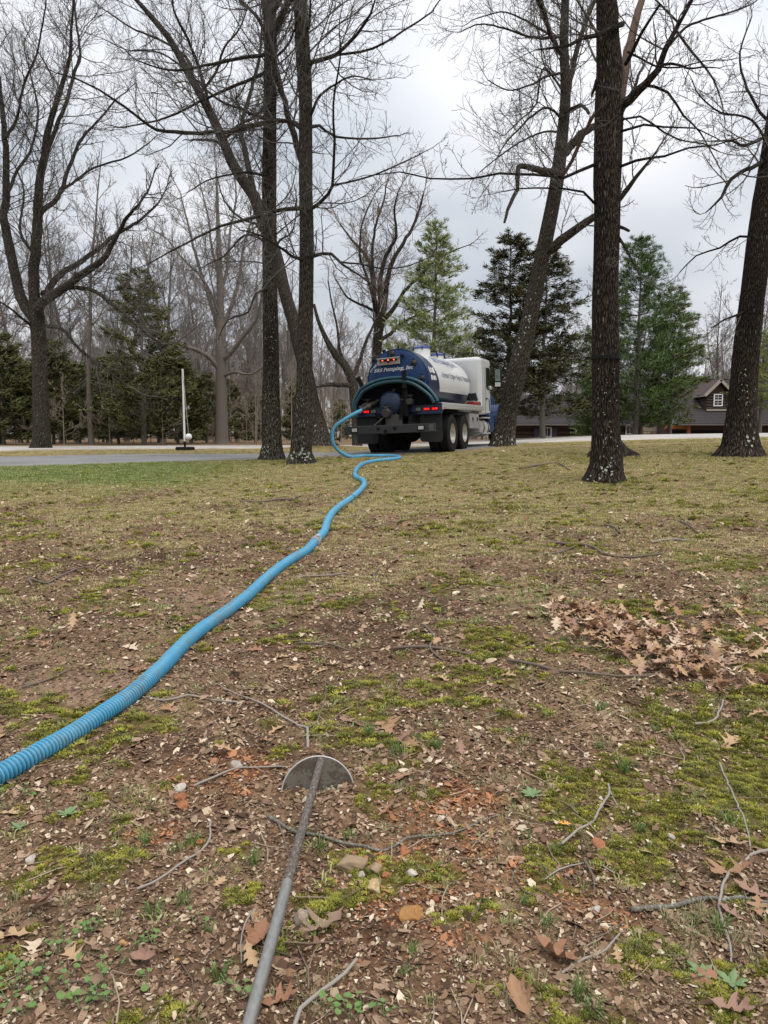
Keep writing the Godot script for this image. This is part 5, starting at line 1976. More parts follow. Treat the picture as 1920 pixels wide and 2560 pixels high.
	m.box(Vector3(0, 0.72, -9.55), Vector3(2.4, 0.34, 0.2), Basis(), 0.04)
	put("front_bumper", m.mesh(), M.chrome, o)
	# exhaust stack is absent; a flat white breather stands on the roof edge
	build_truck_load(o)

func build_truck_load(truck: Node3D) -> void:
	var tf := truck.transform
	# hoses carried over the hooks
	var o := thing("carried_hose", "dark teal spare hose draped in an arch over the truck's rear hooks", "hose", tf * Vector3(0, 1.4, -0.5))
	for k in 2:
		var p := PackedVector3Array()
		var r := PackedFloat32Array()
		var g := 0.10 * k
		for q in [Vector2(-1.13, 1.10), Vector2(-1.16, 1.40), Vector2(-1.02, 1.70), Vector2(-0.86, 1.86), Vector2(-0.45, 2.01), Vector2(-0.05, 2.06), Vector2(0.36, 2.045), Vector2(0.66, 1.96), Vector2(0.92, 1.80), Vector2(1.14, 1.55), Vector2(1.24, 1.38)]:
			var s := 1.0 if k == 0 else 0.93
			p.append(tf * Vector3(q.x * (s if k == 1 else 1.0), q.y - g * (1.0 if absf(q.x) < 1.1 else 0.3), -0.44 + 0.07 * k) - o.position)
			r.append(0.05)
		var sp := smooth_path(p, r, 0.05)
		var m := MB.new()
		m.tube(sp[0], sp[1], 14, 1, 1, true)
		put("hose_length", m.mesh(), M.hose_teal if k == 0 else M.hose_dark, o)
	# a red case with a black coil on the deck behind the cab
	var c := thing("red_case", "red toolbox-shaped case on the truck's deck behind the cab", "case", tf * Vector3(1.08, 1.372, -5.05))
	c.basis = tf.basis
	var m := MB.new()
	m.box(Vector3(0, 0.055, 0), Vector3(0.28, 0.10, 0.85), Basis(), 0.02)
	put("body", m.mesh(), M.red, c)
	m = MB.new()
	m.box(Vector3(0, 0.115, 0), Vector3(0.25, 0.018, 0.80), Basis(), 0.004)
	put("lid", m.mesh(), M.alu_dull, c)
	var co := thing("coiled_line", "black coiled line heaped on the red case behind the cab", "coil", tf * Vector3(1.06, 1.50, -4.95))
	co.basis = tf.basis
	m = MB.new()
	var p := PackedVector3Array()
	var r := PackedFloat32Array()
	for k in 90:
		var a := TAU * k / 15.0
		var f := k / 90.0
		p.append(Vector3(cos(a) * (0.15 - 0.06 * f), 0.03 + 0.22 * f, sin(a) * (0.34 - 0.16 * f)))
		r.append(0.028)
	m.tube(p, r, 8, 1, 1, true)
	put("coil", m.mesh(), M.black, co)


# ------------------------------------------------------------------ the log house behind the road
func window_at(parent: Node3D, x: float, y: float, z: float, w: float, h: float, cols: int, rows: int) -> void:
	var f := MB.new()
	var t := 0.075
	f.box(Vector3(x, y + h / 2, z + 0.03), Vector3(w + t, t, 0.07))
	f.box(Vector3(x, y - h / 2, z + 0.03), Vector3(w + t, t, 0.07))
	f.box(Vector3(x - w / 2, y, z + 0.03), Vector3(t, h - t, 0.066))
	f.box(Vector3(x + w / 2, y, z + 0.03), Vector3(t, h - t, 0.066))
	var wn := put("window", f.mesh(), M.white_paint, parent)
	f = MB.new()
	f.box(Vector3(x, y, z + 0.028), Vector3(w - t, 0.05, 0.05))
	for k in range(1, cols):
		f.box(Vector3(x - w / 2 + w * k / cols, y, z + 0.022), Vector3(0.022, h - t, 0.03))
	for k in range(1, rows):
		f.box(Vector3(x, y - h / 2 + h * k / rows, z + 0.018), Vector3(w - t, 0.022, 0.03))
	put("muntins", f.mesh(), M.white_paint, wn)
	f = MB.new()
	f.box(Vector3(x, y, z + 0.004), Vector3(w - 0.02, h - 0.02, 0.01))
	put("pane", f.mesh(), M.glass, wn)

func build_house() -> void:
	var o := thing("log_house", "dark brown log house with a dormer down behind the gravel road", "house", Vector3(24, -0.6, -58))
	var at := o.position
	# walls; given in world places
	var q := MB.new()
	q.o = at
	q.box(Vector3(27.5, 0.9, -60.3), Vector3(12.5, 3.0, 5.0))
	put("wall", q.mesh(), M.log, o)
	q = MB.new()
	q.o = at
	q.box(Vector3(14.7, 0.9, -63.0), Vector3(11.5, 3.4, 5.0))
	put("wall", q.mesh(), M.log, o)
	for k in 7:
		q = MB.new()
		q.o = at
		q.rod(Vector3(9.0, -0.3 + 0.34 * k, -60.46), Vector3(20.4, -0.3 + 0.34 * k, -60.46), 0.17, 10)
		put("wall_log", q.mesh(), M.log, o)
	q = MB.new()
	q.o = at
	q.box(Vector3(20.9, 0.8, -60.0), Vector3(1.5, 3.4, 1.2))
	put("stone_pier", q.mesh(), M.stone_wall, o)
	rng.seed = 515
	for row in 9:
		var x := 20.2
		while x < 21.6:
			var w := rf(0.18, 0.42)
			q = MB.new()
			q.o = at
			q.box(Vector3(x + w / 2, 0.55 + row * 0.165, -59.38), Vector3(w - 0.02, 0.15, rf(0.04, 0.09)), Basis(), 0.02)
			put("stone", q.mesh(), [M.stone_wall, M.stone_b, M.stone_c][rng.randi() % 3], o)
			x += w
	# roofs: [x0, x1, eave y, eave z, top y, top z, material]
	for rr in [[21.7, 34.5, 2.40, -56.4, 4.35, -59.6, "shingle_dark"], [21.3, 34.8, 4.33, -59.58, 6.12, -63.6, "shingle"], [8.6, 21.0, 2.42, -59.6, 4.9, -64.5, "shingle_dark"]]:
		q = MB.new()
		q.o = at
		var a := Vector3(rr[0], rr[2], rr[3])
		var b := Vector3(rr[1], rr[2], rr[3])
		var c := Vector3(rr[1], rr[4], rr[5])
		var d := Vector3(rr[0], rr[4], rr[5])
		var th := Vector3(0, -0.12, 0)
		q.quad(a, b, c, d)
		q.quad(d + th, c + th, b + th, a + th)
		q.quad(a + th, b + th, b, a)
		q.quad(b + th, c + th, c, b)
		q.quad(d + th, a + th, a, d)
		q.quad(c + th, d + th, d, c)
		var rn := put("roof", q.mesh(), M[rr[6]], o)
		var rows := int(a.distance_to(d) / 0.22)
		for k in rows:
			var t := float(k) / rows
			var s := MB.new()
			s.o = at
			var l0 := a.lerp(d, t) + Vector3(0, 0.012, 0)
			var l1 := b.lerp(c, t) + Vector3(0, 0.012, 0)
			s.box((l0 + l1) / 2, Vector3(rr[1] - rr[0] - 0.02, 0.02, 0.04), Basis(Vector3.RIGHT, atan2(rr[4] - rr[2], rr[3] - rr[5])))
			put("shingle_course", s.mesh(), M[rr[6]], rn)
		var g := MB.new()
		g.o = at
		if rr[6] == "shingle_dark":
			g.box((a + b) / 2 + Vector3(0, -0.1, 0.08), Vector3(rr[1] - rr[0], 0.12, 0.12), Basis(), 0.02)
			put("gutter", g.mesh(), M.gutter, rn)
		else:
			g.box((c + d) / 2 + Vector3(0, 0.0, 0.0), Vector3(rr[1] - rr[0], 0.1, 0.2), Basis(), 0.02)
			put("ridge_cap", g.mesh(), M.shingle_dark, rn)
	# open garage front: beam, posts, black sheet painted in for the shade inside
	q = MB.new()
	q.o = at
	q.box(Vector3(21.9, 2.14, -57.2), Vector3(1.9, 0.26, 0.2), Basis(), 0.02)
	put("beam", q.mesh(), M.beam, o)
	for x in [22.75, 27.6, 33.0]:
		q = MB.new()
		q.o = at
		q.box(Vector3(x, 0.9, -57.0), Vector3(0.24, 2.8, 0.24), Basis(), 0.02)
		put("post", q.mesh(), M.beam, o)
	q = MB.new()
	q.o = at
	q.box(Vector3(24.6, 0.6, -57.76), Vector3(5.9, 2.6, 0.04))
	put("garage_dark_sheet", q.mesh(), M.black_dull, o)
	# dormer
	var dm := MB.new()
	dm.o = at
	dm.prism(PackedVector2Array([Vector2(24.42, 3.4), Vector2(26.06, 3.4), Vector2(26.06, 4.62), Vector2(25.24, 5.46), Vector2(24.42, 4.62)]), 4.0, Transform3D(Basis(), Vector3(0, 0, -57.95)))
	var dn := put("dormer", dm.mesh(), M.log, o)
	for k in 6:
		q = MB.new()
		q.o = at
		q.rod(Vector3(24.40, 3.56 + 0.21 * k, -57.92), Vector3(26.08, 3.56 + 0.21 * k, -57.92), 0.1, 8)
		put("wall_log", q.mesh(), M.log, dn)
	for s in [-1.0, 1.0]:
		q = MB.new()
		q.o = at
		var apex := Vector3(25.24, 5.62, -57.55)
		var eave := Vector3(25.24 + 1.12 * s, 4.50, -57.55)
		var back := Vector3(0, 0, -4.2)
		var up := Vector3(0.08 * s, 0.09, 0)
		if s > 0:
			q.quad(eave + up, eave + up + back, apex + back + Vector3(0, 0.12, 0), apex + Vector3(0, 0.12, 0))
			q.quad(apex, apex + back, eave + back, eave)
		else:
			q.quad(apex + Vector3(0, 0.12, 0), apex + back + Vector3(0, 0.12, 0), eave + up + back, eave + up)
			q.quad(eave, eave + back, apex + back, apex)
		put("dormer_roof", q.mesh(), M.shingle, dn)
		q = MB.new()
		q.o = at
		var md := (apex + eave) / 2 + Vector3(0, 0.02, 0.03)
		q.box(md, Vector3((apex - eave).length() + 0.1, 0.2, 0.06), Basis(Vector3(0, 0, 1), atan2(apex.y - eave.y, apex.x - eave.x) if s < 0 else atan2(eave.y - apex.y, eave.x - apex.x)))
		put("bargeboard", q.mesh(), M.trim, dn)
		q = MB.new()
		q.o = at
		q.box(eave + Vector3(0.02 * s, 0.02, -2.0), Vector3(0.08, 0.16, 4.1))
		put("dormer_fascia", q.mesh(), M.trim, dn)
	q = MB.new()
	q.o = at
	q.box(Vector3(25.24, 3.42, -57.86), Vector3(1.72, 0.13, 0.14), Basis(), 0.01)
	put("sill_board", q.mesh(), M.trim, dn)
	var win_root := Node3D.new()
	window_at(dn, 25.2 - at.x, 4.17 - at.y, -57.84 - at.z, 0.62, 0.84, 2, 4)
	window_at(o, 19.55 - at.x, 1.65 - at.y, -60.25 - at.z, 0.92, 1.2, 3, 2)
	window_at(o, 12.75 - at.x, 1.45 - at.y, -60.25 - at.z, 0.86, 1.35, 3, 2)
	for x in [12.06, 13.44]:
		q = MB.new()
		q.o = at
		q.box(Vector3(x, 1.45, -60.24), Vector3(0.42, 1.4, 0.06), Basis(), 0.01)
		put("shutter", q.mesh(), M.shutter, o)
	q = MB.new()
	q.o = at
	q.rod(Vector3(15.15, -0.5, -60.2), Vector3(15.15, 2.4, -60.2), 0.05, 10)
	put("downspout", q.mesh(), M.white_paint, o)
	win_root.free()


# ------------------------------------------------------------------ woods
func build_woods() -> void:
	var bare := []
	for q in [[601, 14.5, 0.17, 4.2, 3, 0.30], [602, 16.5, 0.15, 3.4, 3, 0.40], [603, 12.0, 0.11, 2.8, 3, 0.30], [604, 15.5, 0.2, 5.2, 3, 0.25]]:
		bare.append(bare_tree_meshes(q[0], q[1], q[2], q[3], q[4], q[5], 0.0085))
	rng.seed = 620
	# single trees one can tell apart behind the gravel road: [picture column, distance, height scale, kind, label]
	var set1 := [
		[232, 43, 0.98, 1, "slender straight bare tree left of the big cedar behind the road"],
		[1735, 66, 0.80, 2, "thin pale bare tree just left of the dormer, behind the house"],
		[1480, 52, 0.85, 1, "bare tree behind the dark cedar, left of the strapped trunk"],
		[1790, 70, 0.95, 1, "tall thin bare tree right above the dormer"],
		[640, 48, 0.8, 2, "thin crooked bare tree seen left of the close pair of trunks"],
	]
	for q in set1:
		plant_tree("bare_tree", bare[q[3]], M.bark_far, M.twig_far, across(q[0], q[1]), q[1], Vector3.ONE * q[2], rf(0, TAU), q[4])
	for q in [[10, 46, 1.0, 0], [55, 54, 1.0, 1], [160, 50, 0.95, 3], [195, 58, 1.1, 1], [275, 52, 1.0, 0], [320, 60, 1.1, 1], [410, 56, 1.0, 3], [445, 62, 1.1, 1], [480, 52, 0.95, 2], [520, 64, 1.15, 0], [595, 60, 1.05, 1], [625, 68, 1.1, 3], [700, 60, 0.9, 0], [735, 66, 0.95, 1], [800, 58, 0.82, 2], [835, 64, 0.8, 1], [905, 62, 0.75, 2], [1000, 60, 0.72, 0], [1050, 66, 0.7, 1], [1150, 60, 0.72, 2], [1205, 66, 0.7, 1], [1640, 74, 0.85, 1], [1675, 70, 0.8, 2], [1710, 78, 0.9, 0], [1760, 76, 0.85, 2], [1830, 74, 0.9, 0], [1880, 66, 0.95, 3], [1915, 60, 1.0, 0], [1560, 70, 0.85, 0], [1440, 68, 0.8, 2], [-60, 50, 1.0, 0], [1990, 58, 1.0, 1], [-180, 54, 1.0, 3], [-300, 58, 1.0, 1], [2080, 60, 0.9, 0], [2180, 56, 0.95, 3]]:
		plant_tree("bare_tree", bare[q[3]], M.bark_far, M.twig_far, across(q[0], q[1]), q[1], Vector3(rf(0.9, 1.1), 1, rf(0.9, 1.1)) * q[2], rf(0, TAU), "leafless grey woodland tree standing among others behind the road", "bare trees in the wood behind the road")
	# the far wood as one mass
	for kind in 2:
		var xf := []
		var cols := []
		var rot := []
		for k in 210:
			var d := rf(70, 150)
			var x := rf(-0.62, 0.62) * d
			var s := rf(0.7, 1.05) * (1.0 - 0.22 * ss(-0.2, 0.1, x / d))
			xf.append(Transform3D(Basis(Vector3.UP, rf(0, TAU)).scaled_local(Vector3(s, s, s)), Vector3(x, gy(x, -d), -d)))
			cols.append(Color.WHITE)
		for part in 2:
			many("far_wood", bare[kind][part], M.bark_far if part == 0 else M.twig_far, xf, cols, ["grey mass of leafless wood in the distance", "trunks of the leafless wood in the distance"][1 - part], "wood")
	# saplings and brush under them
	var sap := bare_tree_meshes(630, 4.2, 0.03, 1.5, 2, 0.12, 0.009)
	var xf := []
	var cols := []
	rng.seed = 631
	for k in 330:
		var d := rf(41, 95)
		var x := rf(-0.6, 0.18) * d
		if rf(0, 1) < 0.25: x = rf(0.2, 0.6) * d; 
		if x / d > 0.16 and d < 68.0: continue
		var s := rf(0.5, 1.3)
		xf.append(Transform3D(Basis(Vector3.UP, rf(0, TAU)).scaled_local(Vector3(s, s, s)), Vector3(x, gy(x, -d), -d)))
		cols.append(Color.WHITE)
	many("undergrowth", sap[1], M.brush, xf, cols, "tan and grey brush of saplings under the woodland trees", "undergrowth")
	many("undergrowth", sap[0], M.brush, xf, cols, "thin upright sapling stems under the woodland trees", "undergrowth")
	# evergreens
	var dark := Color(0.16, 0.18, 0.075)
	var dark2 := Color(0.33, 0.335, 0.15)
	var ced := [cedar_meshes(701, 9.4, 3.3, 190, 10, dark, dark2, 0.06, 0.55), cedar_meshes(702, 5.6, 2.4, 150, 15, dark, dark2, 0.04, 0.4), cedar_meshes(703, 5.2, 1.9, 130, 15, Color(0.15, 0.18, 0.065), Color(0.31, 0.335, 0.13), 0.03, 0.45)]
	rng.seed = 710
	var cl := [
		[366, 42, 1.0, 0, "tallest dark cedar behind the white pole, thin pointed top"],
		[15, 43, 1.08, 1, "dark cedar at the left edge behind the road"],
		[140, 45, 1.05, 1, "dark bushy cedar just right of the far left oak"],
		[205, 50, 0.98, 2, "cedar between the slender bare tree and the bushy one"],
		[300, 46, 0.92, 1, "cedar filling the gap left of the tallest cedar"],
		[445, 46, 0.98, 1, "dark cedar right behind the white pole"],
		[520, 50, 0.85, 2, "small cedar left of the V-crowned bare tree"],
		[75, 52, 1.0, 2, "cedar far behind the oak at the left edge"],
		[640, 52, 0.55, 1, "low dark cedar behind the close pair of trunks"],
		[745, 46, 0.62, 1, "small olive cedar right of the close pair, left of the truck"],
		[260, 56, 1.05, 1, "cedar behind the gap between the slender bare tree and the tallest cedar"],
		[110, 58, 1.15, 2, "distant cedar seen just right of the far left oak trunk"],
		[400, 52, 1.0, 1, "cedar behind the tallest cedar, left of the white pole"],
		[575, 56, 0.8, 1, "low cedar behind the V-crowned bare tree"],
		[-45, 44, 1.0, 1, "cedar cut by the left edge behind the road"],
		[-190, 46, 1.0, 2, "cedar beyond the left edge, farther along the road"],
		[-320, 45, 1.1, 1, "outermost cedar beyond the left edge of the view"],
		[850, 58, 0.6, 2, "small distant cedar left of the truck's tank"],
	]
	for q in cl:
		plant_tree("cedar", ced[q[3]], M.bark_far, M.needle, across(q[0], q[1]), q[1], Vector3(1, 1, 1) * q[2], rf(0, TAU), q[4])
	var c2 := cedar_meshes(720, 9.7, 3.2, 210, 10, Color(0.09, 0.095, 0.047), Color(0.20, 0.19, 0.10), 0.10, 0.55, 2)
	plant_tree("cedar", c2, M.bark_far, M.needle, across(1312, 37), 37, Vector3(1, 1, 1), 0.0, "large two-stemmed dark cedar behind the leaning oak and the cab")
	var p1 := pine_meshes(730, 10.0, 3.0, 20, 7, 15.0, Color(0.40, 0.50, 0.17), Color(0.60, 0.66, 0.30), 0.22)
	plant_tree("pine", p1, M.bark_far, M.needle, across(1085, 35), 35, Vector3(1, 1, 1), 0.6, "feathery light green pine right behind the tank")
	var p2 := pine_meshes(740, 11.0, 4.5, 27, 9, 14.0, Color(0.12, 0.21, 0.07), Color(0.24, 0.35, 0.13), 0.04)
	plant_tree("pine", p2, M.bark_far, M.needle, across(1585, 43), 43, Vector3(1, 1, 1), 0.2, "full dark green pine right of the strapped trunk")
	plant_tree("cedar", ced[0], M.bark_far, M.needle, across(1672, 45), 45, Vector3(0.85, 0.92, 0.85), 2.0, "brownish dark cedar leaning over the house's left gable")
	plant_tree("pine", p2, M.bark_far, M.needle, across(1490, 46), 46, Vector3(0.55, 0.5, 0.55), 1.2, "low green pine behind the strapped trunk")
	plant_tree("pine", p1, M.bark_far, M.needle, across(1895, 43), 43, Vector3(0.8, 0.58, 0.8), 1.9, "young light green pine behind the oak at the right edge")
	plant_tree("shrub", p1, M.bark_far, M.needle, across(1462, 50), 50, Vector3(0.45, 0.26, 0.45), 0.9, "yellow-green shrub in front of the log house's left wing", "", "shrub")


func build_sky() -> Image:
	var W := 1024
	var H := 512
	var f := FastNoiseLite.new()
	f.noise_type = FastNoiseLite.TYPE_SIMPLEX_SMOOTH
	f.frequency = 1.35
	f.seed = 8
	f.fractal_type = FastNoiseLite.FRACTAL_FBM
	f.fractal_octaves = 4
	f.fractal_gain = 0.45
	var im := Image.create(W, H, false, Image.FORMAT_RGBF)
	for y in H:
		var el := PI * (0.5 - (y + 0.5) / H)
		var ce := cos(el)
		var se := sin(el)
		# cloud deck: stretch towards the horizon
		var k := 1.0 / (0.32 + maxf(se, 0.0))
		for x in W:
			var az := TAU * (x + 0.5) / W
			var n := f.get_noise_3d(ce * cos(az) * k, 1.7 * se, ce * sin(az) * k)
			var t := clampf(0.55 + 1.0 * n, 0.0, 1.0)
			var c := Vector3(0.43, 0.47, 0.525).lerp(Vector3(0.72, 0.73, 0.765), t)
			c *= 0.80 + 0.85 * maxf(se, 0.0)
			if se < 0.0:
				c = Vector3(0.25, 0.22, 0.18)
			im.set_pixel(x, y, Color(c.x, c.y, c.z))
	return im


func _ready() -> void:
	rng.seed = 1
	n1.seed = 3
	n1.frequency = 0.1
	n1.noise_type = FastNoiseLite.TYPE_SIMPLEX_SMOOTH
	n1.frequency = 1.0
	n2.seed = 17
	n2.noise_type = FastNoiseLite.TYPE_SIMPLEX_SMOOTH
	n2.frequency = 0.55
	n2.fractal_type = FastNoiseLite.FRACTAL_FBM
	n2.fractal_octaves = 3
	# camera, sky, light
	var cam := Camera3D.new()
	cam.name = "camera"
	cam.fov = 68.0
	cam.near = 0.05
	cam.far = 900.0
	cam.position = Vector3(0, EYE, 0)
	cam.rotation_degrees = Vector3(-5.84, 0, 0)
	add_child(cam)
	cam.current = true
	var we := WorldEnvironment.new()
	we.name = "world_environment"
	var env := Environment.new()
	env.background_mode = Environment.BG_SKY
	var sky := Sky.new()
	var pan := PanoramaSkyMaterial.new()
	pan.panorama = ImageTexture.create_from_image(build_sky())
	sky.sky_material = pan
	env.sky = sky
	env.tonemap_mode = Environment.TONE_MAPPER_LINEAR
	env.tonemap_exposure = 1.3
	env.sdfgi_enabled = true
	env.ssao_enabled = true
	env.ssil_enabled = true
	we.environment = env
	add_child(we)
	var sun := DirectionalLight3D.new()
	sun.name = "sun"
	sun.light_energy = 0.5
	sun.light_color = Color(1.0, 0.97, 0.93)
	sun.light_angular_distance = 30.0
	sun.shadow_enabled = true
	sun.rotation_degrees = Vector3(-62, 35, 0)
	add_child(sun)

	make_materials()
	M.tray = mat(0.005, 0.006, 0.009, 0.9)
	for k in ["tray", "black", "black_dull", "rubber", "flap", "bumper", "iron"]:
		M[k].metallic_specular = 0.22
	M.stick = mat(0.15, 0.115, 0.09, 0.9)
	M.stick_pale = mat(0.30, 0.265, 0.23, 0.9)
	var sl := bark_maps(77, Color(0.10, 0.085, 0.07), Color(0.24, 0.23, 0.19), 0.42)
	M.stick_lichen = mat(1, 1, 1, 0.9)
	M.stick_lichen.albedo_texture = sl[0]
	M.stick_lichen.uv1_triplanar = true
	M.stick_lichen.uv1_scale = Vector3(5, 5, 5)
	M.stone_b = mat(0.30, 0.23, 0.16, 0.9)
	M.stone_c = mat(0.15, 0.115, 0.09, 0.9)
	M.gutter = mat(0.09, 0.08, 0.075, 0.5)
	M.lens_dim = mat(0.16, 0.15, 0.14, 0.3)
	M.navy_door = mat(0.010, 0.022, 0.06, 0.35)
	M.navy_plate = mat(0.008, 0.018, 0.075, 0.35)
	M.alu_dull = mat(0.36, 0.36, 0.35, 0.5, 0.3)
	M.hose_teal = mat(0.012, 0.065, 0.095, 0.4)
	M.brush = mat(0.30, 0.245, 0.19, 0.95)
	var rim := seamless(FastNoiseLite.TYPE_SIMPLEX, 0.02, 256, 256, 4, 0, 88)
	var rim2 := seamless(FastNoiseLite.TYPE_SIMPLEX, 0.09, 256, 256, 3, 0, 89)
	var ri := Image.create(256, 256, false, Image.FORMAT_RGB8)
	for y in 256:
		for x in 256:
			var f1 := rim.get_pixel(x, y).r
			var f2 := rim2.get_pixel(x, y).r
			var k := clampf(0.35 + (f1 - 0.5) * 5.0 + (f2 - 0.5) * 3.5, 0.0, 1.0)
			ri.set_pixel(x, y, Color(0.15, 0.14, 0.11).lerp(Color(0.07, 0.046, 0.032), k * 0.9).linear_to_srgb())
	var rust := [tex(ri)]
	M.blade = mat(1, 1, 1, 0.55, 0.25)
	M.blade.albedo_texture = rust[0]
	M.blade.uv1_triplanar = true
	M.blade.uv1_scale = Vector3(2.2, 2.2, 2.2)
	var rs2 := bark_maps(89, Color(0.075, 0.055, 0.043), Color(0.20, 0.175, 0.155), 0.2)
	M.rusty = mat(1, 1, 1, 0.7, 0.1)
	M.rusty.albedo_texture = rs2[0]
	M.rusty.uv1_triplanar = true
	M.rusty.uv1_scale = Vector3(7, 7, 3)
	var rs3 := grain(91, 0.75, 1.0, 0.1, Color(0.36, 0.355, 0.335), Color(0.24, 0.235, 0.22), 128)
	M.pipe = mat(1, 1, 1, 0.42, 0.55)
	M.pipe.albedo_texture = rs3[0]
	M.pipe.uv1_triplanar = true
	M.pipe.uv1_scale = Vector3(9, 9, 4)

	build_ground()
	road("driveway", [Vector3(-40, 23.5, 2.2), Vector3(-22, 22.8, 2.15), Vector3(-16, 22.5, 2.15), Vector3(-9, 22.2, 2.0), Vector3(-4, 21.5, 1.5), Vector3(-1.2, 22.0, 1.6), Vector3(1.0, 23.4, 1.9), Vector3(2.5, 26, 1.8), Vector3(3.6, 29, 1.8), Vector3(4.6, 32.5, 2.0)], 0.02, M.asphalt, "grey worn asphalt drive crossing behind the yard and under the truck", 0.12)
	road("gravel_road", [Vector3(-70, 34, 3.7), Vector3(-30, 32.0, 3.6), Vector3(-16, 31.5, 3.6), Vector3(-6, 34.2, 3.5), Vector3(2, 34.6, 4.3), Vector3(7, 34.2, 5.2), Vector3(12, 33.4, 5.4), Vector3(17, 32.8, 5.4), Vector3(40, 30.5, 5.4), Vector3(80, 29, 5.4)], 0.035, M.gravel, "pale gravel road running along the foot of the woods", 0.3)
	# trees
	add_limb("T1", "trunk", [-13.937, 0.982, -31, 0.505, -13.926, 1.209, -31, 0.374, -13.906, 2.018, -31, 0.325, -13.873, 3.78, -31, 0.29, -13.864, 5.365, -31, 0.281, -13.884, 6.308, -31, 0.288, -13.923, 6.855, -31, 0.255], 1, "")
	add_limb("T1", "limb", [-13.924, 6.151, -31, 0.24, -14.201, 6.451, -31.111, 0.225, -14.592, 7.082, -31.222, 0.209, -14.865, 8.184, -31.333, 0.193, -15.139, 9.567, -31.444, 0.177, -15.28, 10.405, -31.556, 0.161, -15.178, 11.291, -31.667, 0.145, -15.191, 13.379, -31.778, 0.112, -15.307, 15.012, -31.889, 0.088, -15.552, 16.926, -32, 0.064], 1, "")
	add_limb("T1", "limb", [-13.934, 6.621, -31, 0.224, -13.901, 7.692, -30.9, 0.206, -13.701, 8.961, -30.8, 0.197, -13.555, 9.788, -30.7, 0.188, -13.381, 11.219, -30.6, 0.155, -13.104, 12.226, -30.5, 0.139, -12.793, 13.38, -30.4, 0.115, -12.303, 14.517, -30.3, 0.091, -11.847, 15.708, -30.2, 0.068, -11.681, 16.894, -30.1, 0.045, -11.534, 17.656, -30, 0.037, -11.348, 18.62, -29.874, 0.026, -11.162, 19.584, -29.747, 0.015, -10.97, 20.577, -29.617, 0.012], 1, "")
	add_limb("T1", "limb", [-13.626, 10.174, -31, 0.118, -13.517, 10.489, -31.25, 0.105, -13.043, 11.055, -31.5, 0.091, -12.63, 12.292, -31.75, 0.076, -12.215, 13.461, -32, 0.062, -11.838, 14.004, -32.25, 0.047, -10.942, 15.176, -32.5, 0.033], 1, "")
	add_limb("T1", "limb", [-12.585, 11.238, -31, 0.063, -12.363, 11.469, -31.25, 0.053, -11.624, 12.131, -31.5, 0.044, -10.303, 12.662, -31.75, 0.034, -9.526, 13.275, -32, 0.024], 1, "")
	add_limb("T1", "limb", [-13.285, 12.445, -31, 0.094, -12.957, 13.561, -31.333, 0.084, -12.635, 14.737, -31.667, 0.074, -12.313, 16.17, -32, 0.064, -12.261, 16.796, -32.333, 0.054, -12.482, 18.198, -32.667, 0.043, -12.655, 19.261, -33, 0.033, -12.755, 19.884, -33.195, 0.023, -12.856, 20.506, -33.39, 0.013, -12.96, 21.148, -33.591, 0.012], 1, "")
	add_limb("T1", "limb", [-13.797, 6.465, -31, 0.208, -13.529, 6.706, -30.571, 0.189, -12.637, 7.074, -30.143, 0.171, -11.638, 7.592, -29.714, 0.145, -10.669, 8.017, -29.286, 0.12, -10.063, 8.497, -28.857, 0.093, -9.388, 9.295, -28.429, 0.068, -8.729, 9.743, -28, 0.043], 1, "")
	add_limb("T1", "limb", [-13.557, 7.167, -31, 0.159, -13.583, 7.281, -31.286, 0.144, -13.123, 8.061, -31.571, 0.127, -12.557, 8.485, -31.857, 0.111, -11.992, 9.011, -32.143, 0.094, -11.109, 9.817, -32.429, 0.077, -10.22, 10.454, -32.714, 0.06, -9.515, 11.197, -33, 0.042], 1, "")
	add_limb("T1", "limb", [-12.915, 7.276, -31, 0.104, -12.351, 7.276, -30.333, 0.09, -11.122, 7.062, -29.667, 0.076, -10.028, 6.356, -29, 0.064, -9.216, 5.746, -28.333, 0.051, -8.359, 5.087, -27.667, 0.039, -7.76, 4.756, -27, 0.028], 1, "")
	add_limb("T1", "limb", [-13.692, 5.963, -31, 0.08, -12.551, 5.667, -30.2, 0.067, -11.712, 4.946, -29.4, 0.055, -10.82, 4.359, -28.6, 0.043, -10.181, 4.026, -27.8, 0.032, -9.026, 3.319, -27, 0.021], 1, "")
	add_limb("T1", "limb", [-14.066, 5.837, -31, 0.064, -14.171, 6.078, -30.5, 0.053, -14.31, 6.338, -30, 0.043, -14.586, 6.601, -29.5, 0.032, -15.219, 6.808, -29, 0.022], 1, "")
	add_limb("T1", "limb", [-14.795, 11.087, -31, 0.071, -14.635, 12.195, -31.6, 0.062, -14.394, 13.021, -32.2, 0.054, -14.265, 14.657, -32.8, 0.045, -14.71, 16.332, -33.4, 0.035, -15.253, 17.884, -34, 0.025], 1, "")
	add_limb("T1", "limb", [-14.819, 13.09, -31, 0.063, -14.069, 13.556, -30.4, 0.054, -13.43, 14.602, -29.8, 0.045, -12.676, 15.31, -29.2, 0.036, -12.069, 16.373, -28.6, 0.028, -11.722, 16.585, -28, 0.021, -11.407, 16.779, -27.454, 0.015, -11.091, 16.973, -26.907, 0.012, -10.766, 17.173, -26.344, 0.012], 1, "")
	add_limb("T1", "limb", [-13.808, 8.64, -31, 0.071, -14.599, 9.44, -31.75, 0.061, -15.078, 10.268, -32.5, 0.05, -15.194, 11.775, -33.25, 0.038, -15.833, 13, -34, 0.026], 1, "")
